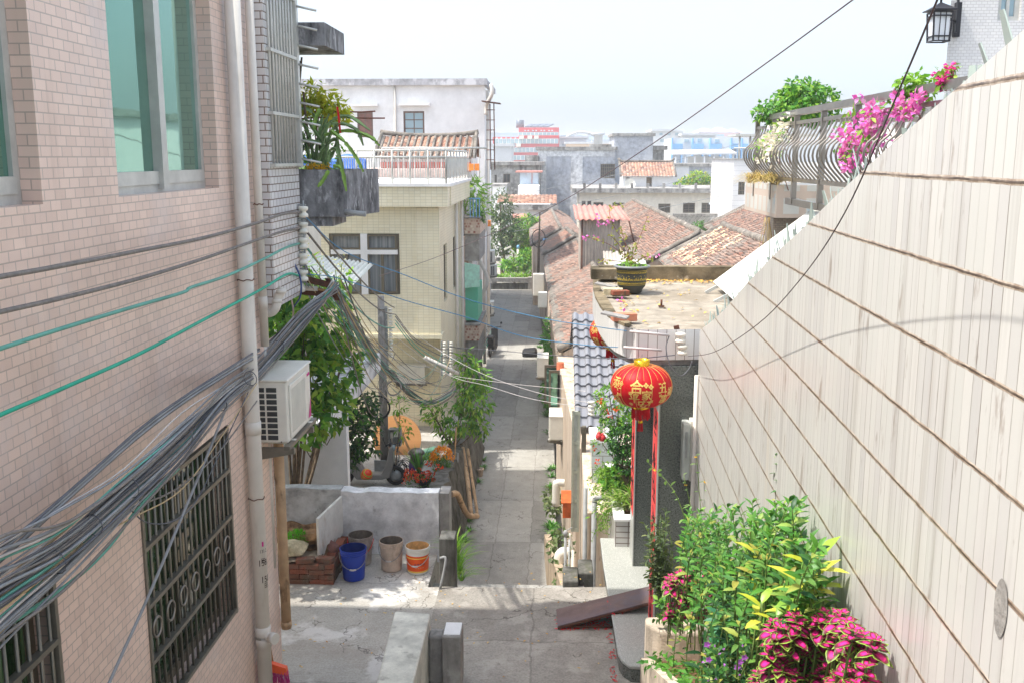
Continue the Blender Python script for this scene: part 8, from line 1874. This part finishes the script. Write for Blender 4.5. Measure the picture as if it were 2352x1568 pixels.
# ================================================================ town behind
def block(name, label, Y, px0, px1, py_top, depth, mt, cat="building", base=-3, wins=(), roof=None, wm=None, group=None, top_mat=None, rows=1):
    "box building whose near face stands at Y between two photo columns; wins: (px0,px1,py0,py1[,cols])"
    x0, x1 = at(px0, 400, Y=Y).x, at(px1, 400, Y=Y).x; z1 = at((px0+px1)/2, py_top, Y=Y).z
    t = thing(name, label, cat, ((x0+x1)/2, Y+depth/2, base), group); hs = []
    for w_ in wins:
        a, c = at(w_[0], 400, Y=Y).x, at(w_[1], 400, Y=Y).x; hs.append((a, c, at(px0, w_[3], Y=Y).z, at(px0, w_[2], Y=Y).z))
    b = MB(); wall_open(b, "y", Y, x0, x1, base, z1, hs, .15)
    b.face([(x0, Y, base), (x0, Y, z1), (x0, Y+depth, z1), (x0, Y+depth, base)]); b.face([(x1, Y, base), (x1, Y+depth, base), (x1, Y+depth, z1), (x1, Y, z1)]); b.face([(x0, Y, z1), (x1, Y, z1), (x1, Y+depth, z1), (x0, Y+depth, z1)])
    b.build("wall", mt, t)
    if roof: b = MB(); b.box(x0-roof[0], x1+roof[0], Y-roof[0], Y+depth, z1+.002, z1+roof[1]); b.build("roof_edge", top_mat or M_dgrey, t)
    for w_, h in zip(wins, hs):
        sash(t, "y", Y+.06, *h, wm or (M_alud, M_gblk), min(.07, (h[1]-h[0])*.08), w_[4] if len(w_) > 4 else 2, w_[5] if len(w_) > 5 else 1)
    return t, x0, x1, z1
# grey stucco house
gb, gx0, gx1, gz = block("stucco_house", "large grey stucco house with barred windows and a taller block", 95, 1236, 1411, 345, 9, M_gplast, "house", wins=((1238, 1250, 376, 408, 4, 3), (1311, 1323, 376, 409, 4, 3), (1379, 1412.5, 377, 410, 7, 4)), roof=(.25, .3))
b = MB(); xt0, xt1 = at(1409, 400, Y=96).x, at(1497, 400, Y=96).x; b.box(xt0, xt1, 95.5, 104, -3, at(1450, 313, Y=96).z); b.build("tall_block", M_gplast, gb)
b = MB(); b.box(xt0-.2, xt1+.2, 95.3, 104.1, at(1450, 313, Y=96).z+.003, at(1450, 313, Y=96).z+.25); b.build("roof_edge", M_dgrey, gb)
b = MB(); xa_, xb_2 = gx0-.02, gx1+.0; zz = at(1300, 360, Y=95).z; b.box(xa_, xb_2, 94.95, 95.0, zz, gz); b.box(at(1255, 400, Y=95).x-.9, at(1255, 400, Y=95).x, 94.93, 95, -3, zz); b.box(at(1338, 400, Y=95).x-1.1, at(1338, 400, Y=95).x, 94.93, 95, -3, zz); b.build("white_band", CON("flaking white band", (220, 220, 220), stains=[((150, 150, 154), .6, .55, .66, .7, None)]), gb)
b = MB(); x_ = at(1236, 400, Y=94.8).x; b.tube([(x_, 94.8, -3), (x_, 94.8, zz)], .12, 6); b.build("drainpipe", M_black, gb)
block("rooftop_room", "small stained white rooftop room beside the grey stucco house", 99, 1497, 1524, 345, 5, M_dgrey, "room", roof=(.3, .4), base=-3)
block("rooftop_tank", "squat concrete water tank on the grey stucco house's roof", 100, 1355, 1404, 332, 3, M_dgrey, "tank", base=5.2)
# long white house with louvre windows
lw2, wx0_, wx1_, wz_ = block("long_white_house", "long low white house with louvred windows behind the tiled roofs", 80, 1332, 1661, 443, 10, M_cream, "house", wins=((1337, 1346, 462, 486, 1, 2), (1350, 1359, 462, 486, 1, 2), (1364, 1387, 465, 485, 3), (1408, 1436, 466, 487, 3), (1514, 1542, 468, 489, 2, 5), (1571, 1599, 466, 489, 2, 6), (1614, 1637, 466, 489, 2, 6)), roof=(.6, .35))
b = MB()
for k in range(9): x = wx0_+(wx1_-wx0_)*(k+.2)/9; b.box(x, x+.2, 79.6, 79.8, wz_+.36, wz_+.75)
b.build("roof_post", M_dgrey, lw2)
bm_ = thing("balustrade", "grey pierced balustrade below the long white house", "balustrade", at(1590, 512, Y=62)); b = MB(); a, c = at(1545, 512, Y=62), at(1648, 512, Y=62); b.box(a.x, c.x, 62, 62.15, a.z+.42, a.z+.56); b.box(a.x, c.x, 62, 62.15, -3, a.z-.35)
for k in range(34): x = a.x+(c.x-a.x)*k/33; b.tube(smooth([(x-.06, 62.07, a.z-.35), (x+.06, 62.07, a.z), (x-.06, 62.07, a.z+.42)], 3), .03, 4)
b.build("rail", M_greyc, bm_)
# tiled house on its roof
yr_ = 84; t = thing("rooftop_house", "little old house with a tiled roof standing on the long white house", "house", (at(1490, 400, Y=yr_).x, yr_+2, wz_))
x0, x1 = at(1431, 400, Y=yr_).x, at(1546, 400, Y=yr_).x; ze, zr2 = at(1500, 405, Y=yr_).z, at(1500, 374, Y=yr_+2).z
xg = at(1456, 400, Y=yr_).x
b = MB(); wall_open(b, "y", yr_, x0, x1, wz_, ze, [(at(1438, 400, Y=yr_).x, at(1447, 400, Y=yr_).x, at(1440, 422, Y=yr_).z, at(1440, 407, Y=yr_).z), (at(1485, 400, Y=yr_).x, at(1498, 400, Y=yr_).x, wz_, at(1490, 407, Y=yr_).z)], .2); b.prism([V((x0, yr_, wz_)), V((x0, yr_, ze)), V(((x0+xg)/2, yr_, ze+.9)), V((xg, yr_, ze)), V((xg, yr_, wz_))][::-1], (0, .001, 0)) if False else None
b.face([(x0, yr_+4, wz_), (x0, yr_, wz_), (x0, yr_, ze), (x0, yr_+2, zr2), (x0, yr_+4, ze)][::-1]); b.face([(x1, yr_, wz_), (x1, yr_+4, wz_), (x1, yr_+4, ze), (x1, yr_+2, zr2), (x1, yr_, ze)]); b.box(x0+.1, x1-.1, yr_+.5, yr_+4, wz_, ze-.1); b.build("wall", M_hwhite, t)
b = MB(); tile_slope(b, (x0-.2, yr_+2, zr2), (x1+.2, yr_+2, zr2), (x1+.2, yr_-.4, ze-.05), (x0-.2, yr_-.4, ze-.05), .25, .3, .08, .03); ro = b.build("roof", M_otile, t); b = MB(); b.tube([(x0-.3, yr_+2, zr2+.35), (x0, yr_+2, zr2+.1), (x1, yr_+2, zr2+.1), (x1+.3, yr_+2, zr2+.35)], .12, 6); b.tube([(x0-.2, yr_+2, zr2+.1), (x0-.2, yr_-.4, ze)], .1, 5); b.tube([(x1+.2, yr_+2, zr2+.1), (x1+.2, yr_-.4, ze)], .1, 5); b.build("ridge", M_verge, ro)
b = MB(); xd = at(1492, 400, Y=yr_).x; b.box(xd-.24, xd+.2, yr_+.12, yr_+.16, wz_+.6, at(1490, 408, Y=yr_).z); b.build("door", M_bark, t)
b = MB(); c = at(1446, 424, Y=82); b.lathe(c, [(.02, 0), (.3, .06), (.45, .16)], 16, ax=(.2, -1, .3), cap=False); b.tube([c, c+V((0, .1, -.6))], .04, 5); tag(b.build("satellite_dish", M_acw, loc=c), "white satellite dish in front of the little rooftop house", "dish")
tree("tree", "rounded yellow green tree right of the little rooftop house", (at(1595, 440, Y=90).x, 90, -3), [T(1580, 425, 90, 1.1, .6), T(1605, 412, 90, 1.0, .7), T(1625, 428, 90, .8, .5), T(1562, 430, 90, .7, .4)], 2200, .3, .13, [L_lime, L_mid, L_yel], 81, group="trees among the roofs", tr=.12)
tree("tree", "small green tree with reddish tips below the balustrade", (at(1612, 530, Y=58).x, 58, -3), [T(1605, 520, 58, .5, .25), T(1620, 526, 58, .4, .2)], 420, .22, .08, [L_mid, L_olive], 82, group="trees among the roofs", tr=.06)
block("stained_house", "low grey stained house right of the rounded tree", 104, 1580, 1692, 383, 8, M_gplast, "house", roof=(.2, .3))
block("plain_house", "plain pale house between the rooftop house and the rounded tree", 100, 1538, 1582, 382, 6, M_hwhite, "house", roof=(.15, .25))
ws, s0_, s1_, sz_ = block("white_house", "white tiled house with a rooftop railing and canopy left of the balcony", 58, 1684, 1790, 366, 8, tile("wide white tiles", (236, 236, 236), (230, 230, 230), (200, 200, 202), 2.4, .28, .01, off=0), "house", wins=((1697, 1712, 418, 448, 4, 3),), roof=(.12, .02))
b = MB(); zq = at(1700, 313, Y=58).z; b.box(s0_+.1, s1_+2, 58.2, 61, zq, zq+.12)
for x in (s0_+.4, s0_+1.0): b.tube([(x, 58.6, sz_), (x, 58.6, zq)], .06, 6)
for k in range(16): b.tube([(s0_+.0+.17*k, 58.1, sz_), (s0_+.17*k, 58.1, sz_+.62)], .015, 4, cap=False)
b.tube([(s0_, 58.1, sz_+.62), (s1_, 58.1, sz_+.62)], .03, 5); b.build("roof_railing", M_alu, ws)
block("shed", "dark red corrugated shed beside the long white house", 70, 1661, 1685, 476, 4, mat("dark red sheet", (112, 84, 84), rough=.6, var=.1, bump=0), "shed", roof=(.3, .1), top_mat=M_bag["bluish"])
# houses on the left of the grey one
lg, a0_, a1_, az_ = block("concrete_house", "grey concrete house with a verandah beyond the alley", 88, 1128, 1240, 380, 8, M_dgrey, "house", wins=((1136, 1141, 402, 420), (1156, 1172, 400, 420, 2)), roof=(.4, .3))
block("water_tank", "raised concrete tank beside the grey stucco house", 92, 1206, 1236, 357, 4, M_dgrey, "tank")
hs2, c0_, c1_, cz_ = block("corrugated_shed", "rusty blue grey corrugated shed above the white walls", 82, 1194, 1236, 397, 4, mat("rusty blue sheet", (176, 190, 200), rough=.6, var=.1, vs=1, bump=0, stains=[((150, 76, 56), .8, .56, .64, .8, (2, 2, .3))]), "shed", roof=(.35, .12), top_mat=M_redm, base=-3)
block("white_yard_wall", "white walled yard house under the corrugated shed", 78, 1190, 1238, 428, 4, M_hwhite, "house")
block("white_yard_wall", "small white outhouse left of the corrugated shed", 80, 1131, 1158, 428, 4, M_hwhite, "house", roof=(.2, .15))
tw3, t0_, t1_, tz_ = block("tile_edged_house", "white house with a strip of red roof tiles behind the alley's trees", 74, 1150, 1264, 474, 6, M_hwhite, "house")
b = MB(); tile_slope(b, (t0_-.3, 77, tz_+.7), (t1_+.5, 77, tz_+.7), (t1_+.5, 73.7, tz_+.15), (t0_-.3, 73.7, tz_+.15), .3, .35, .06, .03); ro = b.build("roof", M_otile, tw3); b = MB(); b.box(t0_-.4, t1_+.6, 73.6, 74.1, tz_-.25, tz_+.1); b.build("eave", M_dgrey, ro)
lt = thing("lean_to", "rusty red sheet lean-to with clothes hanging under it", "lean-to", at(1190, 505, Y=70)); b = MB(); corr(b, (at(1176, 492, Y=71), at(1208, 491, Y=71), at(1216, 501, Y=69.5), at(1176, 502, Y=69.5)), 8, .03); b.build("sheet", M_redm, lt); b = MB()
for px in (1180, 1212): b.tube([at(px, 502, Y=69.6), V((at(px, 502, Y=69.6).x, 69.6, -3))], .05, 5)
b.build("post", M_rust, lt)
for k, px in enumerate((1183, 1190, 1197)):
    c = at(px, 510, Y=69.8); b = MB(); b.box(c.x-.14, c.x+.14, 69.78, 69.84, c.z-.35, c.z+.25); b.box(c.x-.24, c.x+.24, 69.785, 69.835, c.z+.08, c.z+.24); tag(b.build("shirt", [M_black, mat("green cloth", (70, 140, 100), rough=.8), M_wdark][k], loc=c), ["black shirt hung at the left under the rusty lean-to", "green shirt hung between two dark ones", "dark shirt hung at the right under the rusty lean-to"][k], "shirt")
# ---- far rows
far = []
rb, r0_, r1_, rz_ = block("red_school", "long red and white building with arched windows and rooftop solar panels", 225, 1132, 1284, 315, 14, M_bag["coral"], "building")
x_ = lambda px: at(px, 300, Y=224.9).x
zz_ = lambda py: at(1200, py, Y=224.9).z
b = MB(); b.box(x_(1191), x_(1284), 226, 238, zz_(316), zz_(293)); b.build("upper_storey", M_bag["coral"], rb)
for (ya_, yb_, pa_, pb_) in ((305, 311, 1191, 1283), (320, 330, 1136, 1283), (340, 350, 1136, 1280), (358, 368, 1140, 1280)):
    n_ = int((pb_-pa_)/9)
    f = MB(); f.box(x_(pa_), x_(pb_), 224.75, 224.99, zz_(yb_+.6), zz_(ya_-.9)); fo = f.build("window", M_bag["pale"], rb)
    g = MB()
    for k in range(n_): a = x_(pa_+(pb_-pa_)*(k+.1)/n_); c = x_(pa_+(pb_-pa_)*(k+.88)/n_); g.box(a, c, 224.7, 224.8, zz_(yb_), zz_(ya_))
    g.build("pane", M_gpale, fo)
b = MB()
for px, py in [(1206, 300), (1213, 300), (1224, 300), (1231, 300), (1243, 300), (1250, 300), (1261, 300), (1268, 300)]+[(1141+k*10.7, 317.5) for k in range(6)]:
    cx = x_(px); cz = zz_(py+1.5); rr_ = .42*(x_(px+6)-x_(px)); i = len(b.v); pts_ = [V((cx+rr_*math.cos(a*PI/10), 224.8 if py > 310 else 225.8, cz+rr_*math.sin(a*PI/10)*1.2)) for a in range(11)]; b.prism(pts_, (0, .15, 0))
b.build("arched_window", M_bag["pale"], rb)
b = MB()
for k in range(4): a = x_(1205+k*14); c = x_(1217+k*14); b.prism([V((a, 228, zz_(292))), V((c, 228, zz_(292))), V((c+1.2, 231, zz_(285))), V((a+1.2, 231, zz_(285)))], (0, 0, .2))
b.lathe((x_(1193), 229, zz_(293)), [(.9, 0), (.9, 1.7)], 12); b.build("solar_panel", mat("solar panel", (100, 110, 124), rough=.3, bump=0), rb)
for k, (px, py) in enumerate(((1198, 316), (1217, 316), (1232, 316), (1152, 334), (1168, 334), (1191, 334))): b = MB(); c = at(px, py, Y=224.6); b.box(c.x-.5, c.x+.5, 224.1, 224.7, c.z-.35, c.z+.35); b.build("air_conditioner", M_acw, rb)
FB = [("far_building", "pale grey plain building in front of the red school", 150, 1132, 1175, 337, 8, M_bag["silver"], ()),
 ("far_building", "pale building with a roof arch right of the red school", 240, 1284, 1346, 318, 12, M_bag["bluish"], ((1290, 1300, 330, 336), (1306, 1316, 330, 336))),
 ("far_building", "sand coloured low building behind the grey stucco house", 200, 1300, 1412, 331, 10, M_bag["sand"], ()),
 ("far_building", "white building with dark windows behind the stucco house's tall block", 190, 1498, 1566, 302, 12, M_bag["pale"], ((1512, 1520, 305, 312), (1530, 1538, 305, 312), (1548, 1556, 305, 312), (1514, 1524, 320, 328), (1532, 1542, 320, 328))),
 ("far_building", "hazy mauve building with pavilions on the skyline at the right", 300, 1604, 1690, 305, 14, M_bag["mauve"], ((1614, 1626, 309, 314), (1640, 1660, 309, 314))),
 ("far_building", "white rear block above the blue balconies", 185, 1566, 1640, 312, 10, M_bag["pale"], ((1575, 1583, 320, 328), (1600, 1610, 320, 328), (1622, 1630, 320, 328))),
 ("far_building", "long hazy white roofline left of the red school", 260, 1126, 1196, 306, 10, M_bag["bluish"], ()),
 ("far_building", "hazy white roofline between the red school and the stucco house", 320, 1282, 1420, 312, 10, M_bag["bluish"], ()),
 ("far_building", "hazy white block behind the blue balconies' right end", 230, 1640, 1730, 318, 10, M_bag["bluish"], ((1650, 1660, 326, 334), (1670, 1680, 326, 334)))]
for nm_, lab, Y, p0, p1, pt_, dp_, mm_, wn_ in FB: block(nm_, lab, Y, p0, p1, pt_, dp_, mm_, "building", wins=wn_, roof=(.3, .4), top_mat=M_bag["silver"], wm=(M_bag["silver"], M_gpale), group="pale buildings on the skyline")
r = random.Random(77)
kk = 0
for px0_, px1_, pt_, Y in ((1600, 1640, 299, 340), (1636, 1672, 297, 345), (1672, 1700, 300, 350)):
    t = thing("pavilion", ["left hipped pavilion on the hazy skyline", "middle hipped pavilion on the hazy skyline", "right hipped pavilion on the hazy skyline"][kk], "pavilion", at((px0_+px1_)/2, 320, Y=Y)); kk += 1
    a, c = at(px0_, pt_+5, Y=Y), at(px1_, pt_+5, Y=Y); b = MB(); b.box(a.x, c.x, Y, Y+8, -3, a.z); b.build("wall", M_bag["mauve"], t); b = MB(); i = b.add([(a.x-.6, Y-.6, a.z), (c.x+.6, Y-.6, a.z), (c.x+.6, Y+8.6, a.z), (a.x-.6, Y+8.6, a.z), (a.x+(c.x-a.x)*.35, Y+4, a.z+1.3), (a.x+(c.x-a.x)*.65, Y+4, a.z+1.3)])
    for f in ((0, 1, 5, 4), (1, 2, 5), (2, 3, 4, 5), (3, 0, 4), (3, 2, 1, 0)): b.fi([i+q for q in f])
    b.build("roof", M_bag["mauve"], t)
t = thing("roof_arch", "white arched shelter on the skyline right of the red school", "shelter", at(1340, 318, Y=241)); b = MB(); a, c = at(1300, 318, Y=241), at(1372, 318, Y=241); h = at(1336, 306, Y=241).z-a.z
b.grid(lambda u, v: V((a.x+(c.x-a.x)*u, 241+6*v, a.z+.5+h*math.sin(PI*u)**.8)), 24, 1); o = b.build("roof", M_bag["pale"], t); o.modifiers.new("solid", "SOLIDIFY").thickness = .4; b = MB()
for u in (.02, .3, .7, .98): b.box(a.x+(c.x-a.x)*u-.2, a.x+(c.x-a.x)*u+.2, 241.2, 241.6, a.z-.4, a.z+.5+h*math.sin(PI*u)**.8-.2)
b.build("post", M_bag["pale"], t)
b = MB(); c = at(1374, 326, Y=170); b.lathe((c.x, 170, c.z-2), [(.8, 0), (.7, 3), (1.1, 3.1), (1.1, 3.5)], 10); tag(b.build("chimney", M_bag["silver"], loc=c), "grey chimney stack on the skyline left of the stucco house's tall block", "chimney")
# blue balcony building
block("reflection_house", "pale house added out of view for the upper green window to reflect", 50, 2080, 2400, 262, 9, M_hwhite, "house", wins=((2120, 2160, 290, 330), (2200, 2240, 290, 330), (2300, 2340, 290, 330)), roof=(.3, .35))  # house added off to the right to give the green panes a reflection
bb2, b0_, b1_, bz_ = block("blue_building", "white building with sky blue balconies and a flat awning", 165, 1541, 1716, 318, 12, M_bag["pale"], "building")
xx_ = lambda px: at(px, 340, Y=165).x
zb2 = lambda py: at(1600, py, Y=165).z
for p0, p1, q0, q1 in ((1541, 1566, 331, 343), (1588, 1614, 331, 343), (1628, 1655, 331, 343), (1676, 1692, 331, 343), (1700, 1716, 331, 343)):
    b = MB(); b.box(xx_(p0), xx_(p1), 163.8, 165, zb2(q1), zb2(q0)); b.box(xx_(p0), xx_(p0+3), 163.9, 165, -3, zb2(q1)); b.box(xx_(p1-3), xx_(p1), 163.9, 165, -3, zb2(q1)); b.box(xx_(p0), xx_(p0+3), 163.9, 165, zb2(q0), zb2(318)); b.build("balcony", M_bag["sky"], bb2)
for p0, p1, q0, q1 in ((1546, 1561, 346, 356), (1592, 1610, 346, 356), (1632, 1650, 346, 356), (1570, 1582, 320, 328), (1618, 1626, 346, 356), (1660, 1670, 346, 356), (1560, 1568, 368, 378), (1592, 1610, 366, 378), (1650, 1662, 366, 378), (1600, 1612, 318, 326), (1640, 1652, 320, 328), (1680, 1690, 346, 356)):
    f = MB(); f.box(xx_(p0), xx_(p1), 164.8, 164.96, zb2(q1), zb2(q0)); fo = f.build("window", M_bag["silver"], bb2); g = MB(); g.box(xx_(p0+1), xx_(p1-1), 164.72, 164.82, zb2(q1-.8), zb2(q0+.8)); g.build("pane", M_gpale, fo)
ta = thing("roof_awning", "long flat metal awning on posts in front of the blue balconies", "awning", at(1610, 380, Y=130)); b = MB(); a, c = at(1545, 357, Y=130), at(1692, 355, Y=130); b.prism([V((a.x, 130, a.z)), V((c.x, 130, c.z)), V((c.x, 135, c.z+.5)), V((a.x, 135, a.z+.5))], (0, 0, .2)); b.build("sheet", M_bag["silver"], ta); b = MB()
for k in range(7): x = a.x+.4+(c.x-a.x-.8)*k/6; b.tube([(x, 130.2, -3), (x, 130.2, a.z)], .12, 5)
b.build("post", M_bag["silver"], ta); b = MB(); b.box(at(1580, 380, Y=133).x, at(1665, 380, Y=133).x, 133, 134, -3, at(1600, 360, Y=133).z); b.build("back_wall", M_bag["silver"], ta)
# ================================================================ far off roofs reading as one mass
b = MB(); r = random.Random(5)
for k in range(90):
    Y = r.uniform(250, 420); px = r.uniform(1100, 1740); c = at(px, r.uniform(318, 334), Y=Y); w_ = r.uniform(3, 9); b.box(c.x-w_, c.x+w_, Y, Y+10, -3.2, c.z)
tag(b.build("distant_town", M_bag["bluish"], loc=(20, 300, -3)), "distant pale roofs melting into the haze", "far town", kind="stuff")
# ================================================================ haze
b = MB(); b.box(-420, 480, -60, 520, -4.3, 16.5); hz_ = b.build("haze", [], kind="stuff"); hm2 = bpy.data.materials.new("haze air"); hm2.use_nodes = True; nt = hm2.node_tree; nt.nodes.clear()
pv = nt.nodes.new("ShaderNodeVolumePrincipled"); pv.inputs["Color"].default_value = (.97, .985, 1, 1); pv.inputs["Density"].default_value = HAZE; pv.inputs["Anisotropy"].default_value = .2; ou = nt.nodes.new("ShaderNodeOutputMaterial"); nt.links.new(pv.outputs[0], ou.inputs["Volume"])
hz_.data.materials.append(hm2); tag(hz_, "pale haze in the air over the town", "haze")
